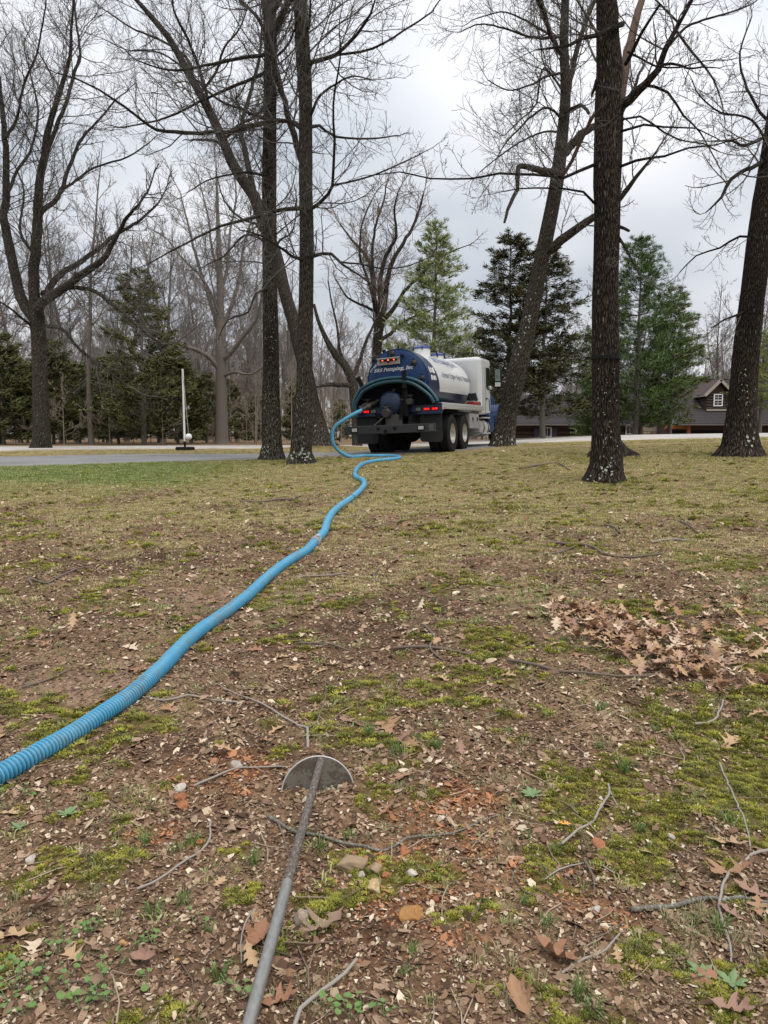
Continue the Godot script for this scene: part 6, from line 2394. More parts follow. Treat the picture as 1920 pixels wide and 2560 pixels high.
	add_limb("T2", "trunk", [-2.924, 0.929, -20, 0.41, -2.922, 1.044, -20, 0.326, -2.928, 1.348, -20, 0.262, -2.956, 2.285, -20, 0.24, -2.928, 3.468, -20, 0.208, -2.932, 5.232, -20, 0.19, -2.916, 6.954, -20, 0.184, -2.912, 7.887, -20, 0.183, -2.884, 9.013, -20, 0.171, -2.857, 10.126, -20, 0.16, -2.835, 10.943, -20, 0.16, -2.827, 11.48, -20, 0.159], 1, "")
	add_limb("T2", "limb", [-2.828, 11.414, -20, 0.119, -2.952, 12.131, -20.5, 0.117, -3.121, 12.839, -21, 0.109, -3.406, 14.03, -21.841, 0.077, -3.69, 15.22, -22.682, 0.044, -3.983, 16.447, -23.548, 0.012], 1, "")
	add_limb("T2", "limb", [-2.788, 11.414, -20, 0.1, -2.56, 11.62, -19.667, 0.088, -2.349, 11.812, -19.333, 0.077, -2.212, 11.769, -19, 0.071, -1.716, 11.612, -17.787, 0.05, -1.22, 11.454, -16.574, 0.029, -0.708, 11.292, -15.324, 0.012], 1, "")
	add_limb("T2", "limb", [-2.993, 11.018, -20, 0.05, -3.661, 10.565, -19.25, 0.04, -4.326, 10.041, -18.5, 0.03, -4.791, 9.64, -17.75, 0.021, -5.262, 9.501, -17, 0.013], 1, "")
	add_limb("T2", "limb", [-2.95, 10.611, -20, 0.045, -3.78, 10.462, -20.4, 0.04, -4.58, 10.348, -20.8, 0.034, -5.541, 10.1, -21.2, 0.029, -6.413, 10.022, -21.6, 0.023, -7.311, 10.062, -22, 0.017], 1, "")
	add_limb("T2", "limb", [-2.969, 9.389, -20, 0.06, -3.444, 9.045, -19.429, 0.054, -3.895, 8.744, -18.857, 0.048, -5.003, 8.528, -18.286, 0.039, -5.261, 8.465, -17.714, 0.031, -5.864, 8.81, -17.143, 0.024, -6.377, 8.933, -16.571, 0.017, -6.56, 8.794, -16, 0.01], 1, "")
	add_limb("T2", "limb", [-2.776, 10.896, -20, 0.035, -2.272, 10.79, -19, 0.027, -1.968, 10.729, -18, 0.019, -1.812, 10.619, -17, 0.013, -1.761, 10.584, -16.676, 0.012, -1.711, 10.548, -16.352, 0.012, -1.658, 10.511, -16.018, 0.012], 1, "")
	add_limb("T2", "limb", [-2.959, 8.111, -20, 0.035, -3.315, 7.961, -19.25, 0.029, -3.608, 7.659, -18.5, 0.022, -3.959, 7.292, -17.75, 0.016, -4.229, 6.802, -17, 0.011], 1, "")
	add_limb("T2", "limb", [-2.984, 6.539, -20, 0.041, -3.385, 7.134, -20.75, 0.035, -3.943, 7.493, -21.5, 0.029, -4.523, 8.191, -22.25, 0.022, -4.892, 9.2, -23, 0.015], 1, "")
	add_limb("T2", "limb", [-2.961, 5.342, -20, 0.036, -3.169, 5.057, -19.25, 0.029, -3.244, 4.503, -18.5, 0.023, -3.574, 4.206, -17.75, 0.017, -3.652, 3.665, -17, 0.011], 1, "")
	add_limb("T2", "limb", [-2.836, 6.142, -20, 0.036, -2.79, 6.786, -21, 0.03, -2.582, 7.25, -22, 0.022, -2.551, 8.187, -23, 0.015], 1, "")
	add_limb("T3", "trunk", [-2.521, 1.034, -30, 0.725, -2.55, 1.253, -30, 0.551, -2.669, 2.004, -30, 0.377, -2.819, 2.782, -30, 0.298, -2.936, 3.556, -30, 0.273, -3.145, 4.479, -30, 0.257, -3.34, 5.091, -30, 0.249, -3.487, 5.853, -30, 0.248, -3.827, 7.063, -30, 0.239, -4.147, 8.413, -30, 0.238, -4.559, 9.527, -30, 0.237, -4.953, 10.634, -30, 0.221, -5.354, 11.206, -30, 0.205, -5.781, 11.877, -30, 0.19, -6.112, 12.72, -30, 0.174, -6.458, 13.47, -30, 0.166, -6.948, 14.389, -30, 0.15, -7.45, 15.288, -30, 0.135, -7.949, 16.195, -30, 0.12, -8.611, 17.011, -30, 0.097, -9.2, 17.656, -30, 0.074, -9.869, 18.386, -30, 0.052, -10.537, 19.117, -30, 0.03, -11.225, 19.87, -30, 0.012], 1, "")
	add_limb("T3", "limb", [-4.879, 10.487, -30, 0.137, -5.132, 11.44, -30.5, 0.124, -5.432, 12.656, -31, 0.108, -5.68, 13.625, -31.5, 0.092, -5.374, 15.242, -32, 0.075, -5.061, 16.782, -32.5, 0.058, -5.002, 18.336, -33, 0.041], 1, "")
	add_limb("T3", "limb", [-5.766, 11.877, -30, 0.068, -6.141, 12.359, -29.333, 0.054, -6.651, 12.184, -28.667, 0.041, -6.821, 11.938, -28, 0.028], 1, "")
	add_limb("T3", "limb", [-6.486, 13.542, -30, 0.075, -6.727, 14.779, -29.25, 0.062, -6.954, 15.519, -28.5, 0.05, -7.164, 15.933, -27.75, 0.038, -7.09, 16.05, -27, 0.027, -7.026, 16.151, -26.351, 0.019, -6.962, 16.252, -25.702, 0.012, -6.896, 16.357, -25.033, 0.012], 1, "")
	add_limb("T3", "limb", [-7.207, 14.832, -30, 0.068, -7.461, 15.776, -30.5, 0.057, -8.34, 16.594, -31, 0.046, -9.867, 17.428, -31.5, 0.035, -10.956, 18.278, -32, 0.024], 1, "")
	add_limb("T3", "limb", [-6.919, 14.332, -30, 0.06, -6.142, 14.779, -29.25, 0.049, -5.682, 15.25, -28.5, 0.039, -4.967, 15.543, -27.75, 0.029, -4.55, 15.924, -27, 0.02, -4.258, 16.192, -26.473, 0.014, -3.965, 16.46, -25.945, 0.012, -3.663, 16.736, -25.402, 0.012], 1, "")
	add_limb("T3", "limb", [-4.006, 7.514, -30, 0.077, -4.234, 8.244, -30.6, 0.067, -4.862, 9.305, -31.2, 0.057, -5.683, 9.61, -31.8, 0.047, -6.635, 8.958, -32.4, 0.036, -7.441, 8.765, -33, 0.025], 1, "")
	add_limb("T3", "limb", [-6.052, 12.676, -30, 0.061, -5.3, 12.963, -29.25, 0.05, -4.585, 12.945, -28.5, 0.039, -3.615, 13.576, -27.75, 0.03, -3.099, 14.277, -27, 0.02], 1, "")
	add_limb("T4", "trunk", [-2.015, 0.863, -18.5, 0.448, -2.024, 0.97, -18.5, 0.35, -2.022, 1.173, -18.5, 0.272, -1.997, 1.666, -18.5, 0.233, -1.94, 2.425, -18.5, 0.208, -1.917, 2.778, -18.5, 0.197, -1.886, 3.875, -18.5, 0.182, -1.841, 5.488, -18.5, 0.171, -1.822, 6.361, -18.5, 0.165, -1.839, 7.415, -18.5, 0.16, -1.828, 8.457, -18.5, 0.154, -1.818, 9.487, -18.5, 0.158, -1.865, 10.242, -18.5, 0.171, -1.903, 11, -18.5, 0.165, -1.916, 11.501, -18.5, 0.156, -1.966, 13.48, -18.5, 0.11, -2.016, 15.46, -18.5, 0.063, -2.068, 17.499, -18.5, 0.016], 1, "")
	add_limb("T4", "limb", [-1.737, 10.128, -18.5, 0.06, -1.645, 9.961, -18.1, 0.054, -1.068, 9.944, -17.7, 0.044, -0.594, 10.155, -17.3, 0.034, -0.285, 10.369, -16.9, 0.025, -0.18, 10.431, -16.5, 0.016, -0.014, 10.529, -15.869, 0.012, 0.153, 10.626, -15.238, 0.012, 0.324, 10.727, -14.587, 0.012], 1, "")
	add_limb("T4", "limb", [-1.126, 10.312, -18.5, 0.032, -0.515, 10.184, -18.1, 0.028, 0.009, 10.186, -17.7, 0.024, 0.43, 10.252, -17.3, 0.02, 1.006, 10.408, -16.9, 0.016, 1.144, 10.431, -16.5, 0.012, 1.252, 10.448, -16.189, 0.012, 1.36, 10.466, -15.877, 0.012, 1.471, 10.484, -15.556, 0.012], 1, "")
	add_limb("T4", "limb", [-1.891, 7.893, -18.5, 0.084, -2.021, 8.295, -18.875, 0.079, -2.258, 9.032, -19.25, 0.074, -2.443, 9.741, -19.625, 0.068, -2.605, 10.279, -20, 0.063, -2.751, 10.78, -20.375, 0.057, -2.996, 11.734, -20.75, 0.05, -3.356, 12.512, -21.125, 0.044, -3.835, 13.107, -21.5, 0.037, -4.206, 13.568, -21.791, 0.026, -4.577, 14.03, -22.082, 0.015, -4.96, 14.506, -22.381, 0.012], 1, "")
	add_limb("T4", "limb", [-1.938, 8.68, -18.5, 0.051, -2.26, 8.987, -18.875, 0.047, -2.905, 9.198, -19.25, 0.044, -3.304, 9.478, -19.625, 0.039, -3.616, 9.753, -20, 0.035, -4.243, 10.101, -20.375, 0.031, -4.982, 10.851, -20.75, 0.026, -5.848, 11.588, -21.125, 0.021, -6.808, 11.826, -21.5, 0.016], 1, "")
	add_limb("T4", "limb", [-1.92, 6.917, -18.5, 0.056, -1.986, 6.767, -18.071, 0.051, -2.488, 6.566, -17.643, 0.043, -2.832, 6.327, -17.214, 0.037, -3.26, 6.11, -16.786, 0.03, -3.665, 5.809, -16.357, 0.024, -4.286, 5.336, -15.929, 0.018, -4.687, 4.965, -15.5, 0.012], 1, "")
	add_limb("T4", "limb", [-1.732, 6.88, -18.5, 0.052, -1.646, 6.767, -18.071, 0.045, -1.345, 6.844, -17.643, 0.039, -1.135, 7.011, -17.214, 0.033, -1.05, 7.822, -16.786, 0.027, -1.043, 8.347, -16.357, 0.022, -0.867, 9.041, -15.929, 0.016, -0.864, 9.315, -15.5, 0.012], 1, "")
	add_limb("T4", "limb", [-1.22, 7.415, -18.5, 0.028, -0.821, 7.328, -18, 0.023, -0.266, 7.297, -17.5, 0.019, 0.344, 7.383, -17, 0.015, 0.833, 7.453, -16.5, 0.01], 1, "")
	add_limb("T4", "limb", [-1.743, 5.783, -18.5, 0.052, -1.603, 5.737, -18.1, 0.044, -1.196, 5.655, -17.7, 0.035, -0.922, 5.339, -17.3, 0.027, -0.494, 5.008, -16.9, 0.02, -0.093, 4.596, -16.5, 0.013], 1, "")
	add_limb("T4", "limb", [-1.043, 5.663, -18.5, 0.024, -0.561, 5.563, -18.25, 0.02, 0, 5.4, -18, 0.016, 0.546, 5.41, -17.75, 0.013, 1.075, 5.574, -17.5, 0.009], 1, "")
	add_limb("T4", "limb", [-1.714, 8.707, -18.5, 0.042, -1.54, 8.935, -19, 0.036, -1.189, 8.884, -19.5, 0.029, -0.343, 9.013, -20, 0.023, 0.207, 9.268, -20.5, 0.016], 1, "")
	add_limb("T4", "limb", [-1.712, 8.965, -18.5, 0.037, -1.424, 9.091, -17.75, 0.029, -1.022, 9.017, -17, 0.022, -0.65, 8.845, -16.25, 0.016, -0.233, 8.437, -15.5, 0.01], 1, "")
	add_limb("T4", "limb", [-1.924, 5.709, -18.5, 0.043, -2.061, 5.574, -17.5, 0.034, -2.277, 5.593, -16.5, 0.025, -2.532, 5.543, -15.5, 0.018, -2.663, 5.36, -14.5, 0.011], 1, "")
	add_limb("T4", "limb", [-1.729, 10.896, -18.5, 0.037, -1.561, 10.381, -17, 0.027, -1.413, 9.896, -15.5, 0.019, -1.32, 9.592, -14.562, 0.013, -1.228, 9.289, -13.624, 0.012, -1.132, 8.976, -12.658, 0.012], 1, "")
	add_limb("T5", "trunk", [3.82, 1.214, -24.5, 0.502, 3.831, 1.343, -24.5, 0.405, 3.888, 1.803, -24.5, 0.34, 3.933, 2.185, -24.5, 0.314, 4.039, 2.692, -24.5, 0.294, 4.159, 3.159, -24.5, 0.293, 4.323, 3.951, -24.5, 0.292, 4.476, 4.613, -24.5, 0.273, 4.751, 6.049, -24.5, 0.239, 4.922, 6.92, -24.5, 0.239, 5.023, 7.456, -24.5, 0.232, 5.146, 8.135, -24.5, 0.225, 5.28, 8.858, -24.5, 0.218, 5.398, 9.648, -24.5, 0.211, 5.498, 10.681, -24.5, 0.185, 5.576, 12.045, -24.5, 0.154, 5.494, 13.38, -24.5, 0.14, 5.499, 14.712, -24.5, 0.121, 5.504, 16.362, -24.5, 0.085, 5.509, 18.012, -24.5, 0.049, 5.515, 19.712, -24.5, 0.012], 1, "")
	add_limb("T5", "limb", [5.164, 7.346, -24.5, 0.163, 5.247, 7.375, -24.312, 0.155, 5.702, 7.737, -24.125, 0.135, 6.006, 7.937, -23.938, 0.122, 6.376, 8.122, -23.75, 0.109, 6.833, 8.349, -23.562, 0.09, 7.236, 8.868, -23.375, 0.071, 7.629, 9.374, -23.188, 0.047, 7.9, 9.758, -23, 0.029], 1, "")
	add_limb("T5", "limb", [5.497, 10.195, -24.5, 0.136, 5.695, 10.384, -24.833, 0.132, 6.24, 11.062, -25.167, 0.12, 6.804, 11.445, -25.5, 0.109, 7.407, 11.76, -25.833, 0.097, 8.071, 12.643, -26.167, 0.066, 8.48, 13.54, -26.5, 0.04], 1, "")
	add_limb("T5", "limb", [5.36, 9.695, -24.5, 0.112, 5.083, 9.577, -24.071, 0.104, 4.5, 9.504, -23.643, 0.09, 4.006, 9.451, -23.214, 0.076, 3.842, 9.151, -22.786, 0.069, 3.779, 8.507, -22.357, 0.057, 3.512, 7.999, -21.929, 0.05, 3.299, 7.377, -21.5, 0.033], 0, "")
	add_limb("T5", "limb", [5.512, 9.576, -24.5, 0.056, 5.517, 9.554, -24, 0.055, 5.766, 10.049, -23.5, 0.053, 5.895, 10.446, -23, 0.052, 5.96, 10.632, -22.5, 0.045], 0, "dead")
	add_limb("T5", "limb", [5.567, 11.412, -24.5, 0.062, 5.58, 11.259, -23.833, 0.056, 5.723, 11.122, -23.167, 0.05, 5.79, 10.632, -22.5, 0.045], 0, "")
	add_limb("T5", "limb", [5.501, 13.103, -24.5, 0.073, 5.229, 13.049, -24, 0.072, 4.876, 13.22, -23.5, 0.064, 4.553, 13.598, -23, 0.057, 4.292, 13.642, -22.5, 0.05, 3.834, 13.718, -21.625, 0.035, 3.377, 13.794, -20.751, 0.02, 2.905, 13.873, -19.85, 0.012], 1, "")
	add_limb("T5", "limb", [5.557, 11.822, -24.5, 0.086, 5.797, 12.46, -25, 0.088, 6.105, 13.657, -25.5, 0.083, 6.498, 14.81, -26, 0.078, 6.919, 15.783, -26.5, 0.066, 7.275, 16.604, -26.923, 0.046, 7.63, 17.426, -27.345, 0.027, 7.997, 18.273, -27.781, 0.012], 1, "")
	add_limb("T5", "limb", [5.497, 11.235, -24.5, 0.043, 4.922, 11.343, -23.9, 0.037, 4.335, 10.875, -23.3, 0.03, 3.774, 10.2, -22.7, 0.025, 3.368, 9.653, -22.1, 0.019, 3.044, 9.018, -21.5, 0.014], 1, "")
	add_limb("T5", "limb", [5.512, 12.639, -24.5, 0.043, 4.871, 12.188, -23.75, 0.035, 4.147, 11.58, -23, 0.027, 3.457, 11.149, -22.25, 0.02, 2.798, 11.083, -21.5, 0.013], 1, "")
	add_limb("T5", "limb", [5.431, 10.882, -24.5, 0.037, 4.736, 10.503, -23.5, 0.03, 3.972, 9.907, -22.5, 0.024, 3.151, 9.122, -21.5, 0.018, 2.492, 8.374, -20.5, 0.013], 1, "")
	add_limb("T5", "limb", [5.463, 13.68, -24.5, 0.043, 4.446, 13.132, -23.5, 0.034, 3.356, 12.906, -22.5, 0.027, 2.564, 12.504, -21.5, 0.019, 1.938, 11.804, -20.5, 0.013], 1, "")
	add_limb("T5", "limb", [5.121, 13.68, -24.5, 0.037, 4.413, 13.772, -24, 0.031, 3.85, 13.738, -23.5, 0.025, 3.31, 13.588, -23, 0.019, 2.459, 13.116, -22.5, 0.014], 1, "")
	add_limb("T5", "limb", [5.566, 11.939, -24.5, 0.037, 4.747, 12.414, -23.75, 0.03, 4.388, 11.086, -23, 0.025, 3.806, 10.351, -22.25, 0.019, 3.358, 9.745, -21.5, 0.014], 1, "")
	add_limb("T6", "trunk", [3.758, 0.739, -12.9, 0.429, 3.762, 0.841, -12.9, 0.347, 3.765, 0.964, -12.9, 0.299, 3.774, 1.099, -12.9, 0.272, 3.759, 1.37, -12.9, 0.247, 3.744, 1.646, -12.9, 0.23, 3.733, 2.042, -12.9, 0.222, 3.721, 2.421, -12.9, 0.228, 3.699, 3.186, -12.9, 0.214, 3.67, 3.943, -12.9, 0.209, 3.667, 4.683, -12.9, 0.208, 3.659, 5.421, -12.9, 0.207, 3.638, 5.655, -12.9, 0.206, 3.63, 6.381, -12.9, 0.205, 3.627, 6.921, -12.9, 0.207, 3.637, 7.449, -12.9, 0.206, 3.591, 7.9, -12.9, 0.18, 3.577, 8.154, -12.9, 0.173, 3.554, 8.504, -12.9, 0.163, 3.4, 10.809, -12.9, 0.115, 3.247, 13.114, -12.9, 0.066, 3.089, 15.489, -12.9, 0.016], 1, "")
	add_limb("T6", "limb", [3.459, 5.988, -12.9, 0.029, 3.167, 5.831, -12.713, 0.026, 2.863, 5.659, -12.525, 0.024, 2.35, 5.635, -12.338, 0.021, 1.779, 5.591, -12.15, 0.018, 1.334, 5.459, -11.963, 0.015, 0.692, 5.399, -11.775, 0.012, 0.235, 5.429, -11.588, 0.01, -0.116, 5.328, -11.4, 0.007], 1, "")
	add_limb("T6", "limb", [3.464, 5.358, -12.9, 0.023, 3.201, 5.474, -12.66, 0.019, 2.843, 5.449, -12.42, 0.016, 2.349, 5.387, -12.18, 0.013, 2.036, 5.301, -11.94, 0.01, 1.723, 5.18, -11.7, 0.007], 1, "")
	add_limb("T6", "limb", [3.855, 5.002, -12.9, 0.03, 3.916, 4.925, -12.75, 0.026, 3.935, 4.855, -12.6, 0.023], 0, "")
	add_limb("T6", "limb", [3.86, 4.837, -12.9, 0.026, 3.868, 4.61, -12.567, 0.022, 3.885, 4.317, -12.233, 0.016, 3.909, 4.006, -11.9, 0.009], 1, "")
	add_limb("T6", "limb", [3.826, 5.938, -12.9, 0.026, 3.982, 5.913, -12.5, 0.022, 4.281, 5.833, -12.1, 0.018, 4.489, 5.807, -11.7, 0.014, 4.733, 5.707, -11.3, 0.01, 4.891, 5.651, -10.9, 0.007], 1, "")
	add_limb("T6", "limb", [3.809, 6.487, -12.9, 0.023, 4.123, 6.483, -12.6, 0.019, 4.335, 6.331, -12.3, 0.015, 4.713, 6.204, -12, 0.011, 4.957, 5.92, -11.7, 0.007], 1, "")
	add_limb("T6", "limb", [3.422, 7.29, -12.9, 0.019, 3.302, 6.943, -12.66, 0.017, 3.344, 7.078, -12.42, 0.014, 3.55, 6.507, -12.18, 0.011, 3.726, 6.238, -11.94, 0.008, 3.69, 5.863, -11.7, 0.006], 1, "")
	add_limb("T6", "limb", [3.821, 8.142, -12.9, 0.045, 3.645, 8, -12.667, 0.044, 3.329, 7.748, -12.433, 0.037, 3.024, 7.598, -12.2, 0.03, 2.773, 7.377, -11.967, 0.024, 2.456, 7.225, -11.733, 0.018, 2.179, 7.081, -11.5, 0.009], 1, "")
	add_limb("T6", "limb", [3.803, 6.673, -12.9, 0.019, 4.215, 6.815, -13.1, 0.017, 4.691, 6.639, -13.3, 0.015, 5.038, 6.584, -13.5, 0.013, 5.53, 6.592, -13.7, 0.011, 5.898, 6.53, -13.9, 0.009], 1, "")
	add_limb("T7", "trunk", [5.321, 0.977, -18, 0.71, 5.308, 1.081, -18, 0.549, 5.293, 1.26, -18, 0.397, 5.278, 1.467, -18, 0.283, 5.257, 1.842, -18, 0.236, 5.222, 3.327, -18, 0.22, 5.177, 5.149, -18, 0.213, 5.196, 6.932, -18, 0.201, 5.224, 8.419, -18, 0.19, 5.252, 8.679, -18, 0.172], 1, "")
	add_limb("T7", "limb", [5.26, 8.419, -18, 0.136, 5.388, 9.194, -18.2, 0.119, 5.504, 9.803, -18.4, 0.11, 5.658, 10.421, -18.6, 0.102, 5.867, 11.135, -18.8, 0.093, 6.081, 11.769, -19, 0.08, 6.384, 12.668, -19.283, 0.056, 6.687, 13.566, -19.567, 0.032, 7, 14.492, -19.859, 0.012], 0, "dead")
	add_limb("T7", "limb", [5.249, 8.765, -18, 0.136, 5.352, 8.978, -17.889, 0.117, 5.485, 9.06, -17.778, 0.107, 5.64, 9.174, -17.667, 0.097, 5.758, 9.26, -17.556, 0.088, 5.955, 9.51, -17.444, 0.074, 6.091, 9.902, -17.333, 0.06, 6.244, 10.213, -17.222, 0.047, 6.41, 10.518, -17.111, 0.034, 6.485, 10.698, -17, 0.029, 6.706, 11.228, -16.673, 0.021, 6.927, 11.757, -16.347, 0.012, 7.154, 12.302, -16.01, 0.012], 1, "")
	add_limb("T7", "limb", [5.43, 9.881, -18, 0.045, 5.404, 9.878, -17.667, 0.044, 5.538, 10.171, -17.333, 0.035, 5.807, 10.603, -17, 0.025], 0, "")
	add_limb("T7", "limb", [6.187, 9.838, -18, 0.036, 6.293, 9.667, -17.5, 0.029, 6.456, 9.34, -17, 0.022, 6.555, 9.128, -16.5, 0.016, 6.716, 8.885, -16, 0.01], 1, "")
	add_limb("T7", "limb", [5.476, 10.136, -18, 0.027, 5.622, 9.822, -17.6, 0.023, 5.843, 9.472, -17.2, 0.02, 6.212, 9.265, -16.8, 0.016, 6.55, 9.207, -16.4, 0.013, 6.869, 9.036, -16, 0.01], 1, "")
	add_limb("T7", "limb", [6.535, 10.602, -18, 0.031, 6.72, 9.899, -17.5, 0.026, 6.929, 9.219, -17, 0.02, 6.951, 8.563, -16.5, 0.015, 6.858, 7.893, -16, 0.01], 1, "")
	add_limb("T7", "limb", [6.218, 9.966, -18, 0.036, 6.81, 10.809, -18.5, 0.031, 7.55, 11.325, -19, 0.026, 8.418, 11.763, -19.5, 0.021, 9.121, 12.211, -20, 0.015], 1, "")
	add_limb("T7", "limb", [5.877, 9.436, -18, 0.036, 6.495, 9.389, -18.25, 0.03, 6.976, 8.965, -18.5, 0.024, 7.463, 8.703, -18.75, 0.018, 8.078, 7.97, -19, 0.012], 1, "")
	add_limb("T7", "limb", [6.619, 10.729, -18, 0.027, 6.422, 11.329, -18.5, 0.023, 6.401, 11.769, -19, 0.019, 6.391, 11.987, -19.248, 0.013, 6.38, 12.205, -19.495, 0.012, 6.369, 12.429, -19.75, 0.012], 1, "")
	add_limb("T8", "trunk", [7.92, 1.065, -17, 0.635, 7.925, 1.146, -17, 0.509, 7.94, 1.386, -17, 0.401, 7.936, 1.661, -17, 0.352, 7.942, 2.094, -17, 0.306, 7.953, 2.428, -17, 0.301, 7.998, 3.691, -17, 0.268, 8.063, 4.687, -17, 0.258, 8.145, 5.663, -17, 0.252, 8.217, 6.636, -17, 0.238, 8.262, 6.944, -17, 0.233, 8.358, 7.901, -17, 0.214, 8.466, 9.098, -17, 0.196, 8.566, 10.381, -17, 0.169, 8.695, 12.026, -17, 0.119, 8.824, 13.671, -17, 0.069, 8.956, 15.366, -17, 0.017], 1, "")
	add_limb("T8", "limb", [8.125, 7.424, -17, 0.047, 7.869, 7.238, -16.6, 0.046, 7.262, 6.921, -16.2, 0.041, 6.861, 6.566, -15.8, 0.036, 6.611, 6.222, -15.4, 0.027, 6.14, 5.808, -15, 0.011], 1, "")
	add_limb("T8", "limb", [8.242, 7.991, -17, 0.039, 7.444, 7.52, -16.333, 0.033, 6.875, 7.369, -15.667, 0.022, 6.129, 7.116, -15, 0.011], 1, "")
	add_limb("T8", "limb", [7.908, 4.268, -17, 0.035, 7.492, 4.114, -16.5, 0.026, 7.021, 3.949, -16, 0.019, 6.584, 3.734, -15.5, 0.012], 1, "")
	add_limb("T8", "limb", [8.164, 5.798, -17, 0.03, 7.953, 6.008, -17.5, 0.026, 7.733, 5.866, -18, 0.022, 7.388, 5.801, -18.5, 0.017, 7.213, 5.536, -19, 0.012], 1, "")
	add_limb("T8", "limb", [8.389, 8.122, -17, 0.039, 8.267, 8.65, -17.5, 0.033, 8.108, 9.539, -18, 0.027, 8.211, 10.373, -18.5, 0.021, 8.678, 11.414, -19, 0.014], 1, "")
	add_limb("T8", "limb", [8.329, 7.63, -17, 0.03, 7.521, 7.991, -16.25, 0.024, 6.543, 7.845, -15.5, 0.018, 5.844, 7.825, -14.75, 0.013, 5.395, 7.775, -14, 0.009], 1, "")
	add_limb("B1", "trunk", [-9.547, 0.751, -45, 0.52, -9.564, 1.08, -45, 0.425, -9.563, 2.206, -45, 0.365, -9.536, 4.534, -45, 0.316, -9.514, 6.607, -45, 0.291, -9.502, 8.207, -45, 0.232, -9.485, 10.02, -45, 0.197, -9.492, 11.819, -45, 0.161, -9.521, 13.602, -45, 0.115, -9.545, 15.591, -45, 0.069, -9.566, 16.688, -45, 0.034], 1, "")
	add_limb("B1", "limb", [-9.544, 5.227, -45, 0.164, -10.179, 6.108, -44.6, 0.136, -11.221, 6.563, -44.2, 0.11, -12.693, 7.031, -43.8, 0.084, -13.892, 7.972, -43.4, 0.058, -14.222, 8.781, -43, 0.033], 1, "")
	add_limb("B1", "limb", [-9.509, 6.837, -45, 0.163, -9.844, 8.266, -45.4, 0.138, -10.478, 10.17, -45.8, 0.113, -11.117, 12.091, -46.2, 0.088, -11.642, 14.029, -46.6, 0.062, -12.17, 15.983, -47, 0.036], 1, "")
	add_limb("B1", "limb", [-9.435, 5.918, -45, 0.163, -8.787, 6.336, -44.6, 0.136, -8.003, 7.193, -44.2, 0.11, -7.236, 8.031, -43.8, 0.084, -6.812, 9.285, -43.4, 0.058, -6.622, 10.292, -43, 0.033], 1, "")
	add_limb("B1", "limb", [-9.494, 7.523, -45, 0.14, -8.908, 9.199, -45.5, 0.114, -8.5, 10.899, -46, 0.089, -8.319, 12.852, -46.5, 0.062, -7.652, 15.061, -47, 0.036], 1, "")
	add_limb("B1", "limb", [-9.502, 8.207, -45, 0.105, -9.848, 9.48, -44.5, 0.086, -10.389, 10.494, -44, 0.068, -11.141, 11.262, -43.5, 0.05, -11.863, 12.218, -43, 0.033], 1, "")
	add_limb("B1", "limb", [-9.495, 9.568, -45, 0.104, -9.094, 11.479, -45.5, 0.087, -9.039, 13.415, -46, 0.07, -8.745, 15.374, -46.5, 0.053, -8.926, 17.13, -47, 0.036], 1, "")
	add_limb("B1", "limb", [-9.498, 10.471, -45, 0.092, -10.043, 12.424, -45.667, 0.074, -10.383, 14.415, -46.333, 0.055, -10.966, 16.442, -47, 0.036], 1, "")
	add_limb("B1", "limb", [-9.455, 4.996, -45, 0.105, -8.527, 5.173, -44.333, 0.081, -7.493, 5.008, -43.667, 0.057, -6.249, 5.726, -43, 0.033], 1, "")
	add_limb("B3", "trunk", [-0.338, 2.112, -38, 0.338, -0.336, 4.077, -38, 0.277, -0.355, 5.635, -38, 0.236, -0.275, 6.601, -38, 0.236, -0.098, 7.371, -38, 0.225], 1, "")
	add_limb("B3", "limb", [-0.335, 5.829, -38, 0.167, -0.395, 7.216, -38.25, 0.158, -0.495, 8.417, -38.5, 0.133, -0.596, 9.627, -38.75, 0.107, -0.898, 10.456, -39, 0.082, -1.604, 11.292, -39.25, 0.056, -2.215, 12.135, -39.5, 0.03], 1, "")
	add_limb("B3", "limb", [-0.295, 6.409, -38, 0.157, -0.156, 7.919, -37.833, 0.146, -0.193, 9.026, -37.667, 0.122, 0.096, 10.116, -37.5, 0.098, 0.572, 11.004, -37.333, 0.074, 0.473, 12.245, -37.167, 0.051, 0.751, 13.104, -37, 0.028], 1, "")
	add_limb("B3", "limb", [-0.098, 7.179, -38, 0.157, 0.098, 8.565, -38.25, 0.136, 0.296, 9.767, -38.5, 0.115, 0.793, 10.785, -38.75, 0.094, 1.393, 11.809, -39, 0.073, 1.797, 12.842, -39.25, 0.052, 2.006, 13.688, -39.5, 0.03], 1, "")
	add_limb("B3", "limb", [-0.059, 7.179, -38, 0.128, 0.487, 7.722, -37.8, 0.107, 0.967, 8.447, -37.6, 0.087, 1.728, 9.16, -37.4, 0.067, 2.477, 9.862, -37.2, 0.048, 3.595, 10.37, -37, 0.028], 1, "")
	add_limb("B3", "limb", [-0.197, 6.215, -38, 0.108, 0.297, 6.537, -38.25, 0.089, 0.795, 7.058, -38.5, 0.07, 1.6, 7.485, -38.75, 0.05, 2.613, 7.917, -39, 0.03], 1, "")
	add_limb("B3", "limb", [-0.392, 7.563, -38, 0.078, -1.164, 7.891, -37.667, 0.061, -1.73, 8.117, -37.333, 0.045, -2.28, 8.894, -37, 0.029], 1, "")
	add_limb("B3", "limb", [-0.43, 8.711, -38, 0.088, -0.587, 10.286, -38.25, 0.073, -0.393, 11.869, -38.5, 0.059, 0, 13.079, -38.75, 0.044, 0.099, 13.916, -39, 0.03], 1, "")
	add_limb("B3", "limb", [-0.294, 7.179, -38, 0.078, -0.773, 9.017, -37.625, 0.065, -1.144, 10.059, -37.25, 0.052, -1.034, 11.435, -36.875, 0.04, -0.557, 12.412, -36.5, 0.028], 1, "")
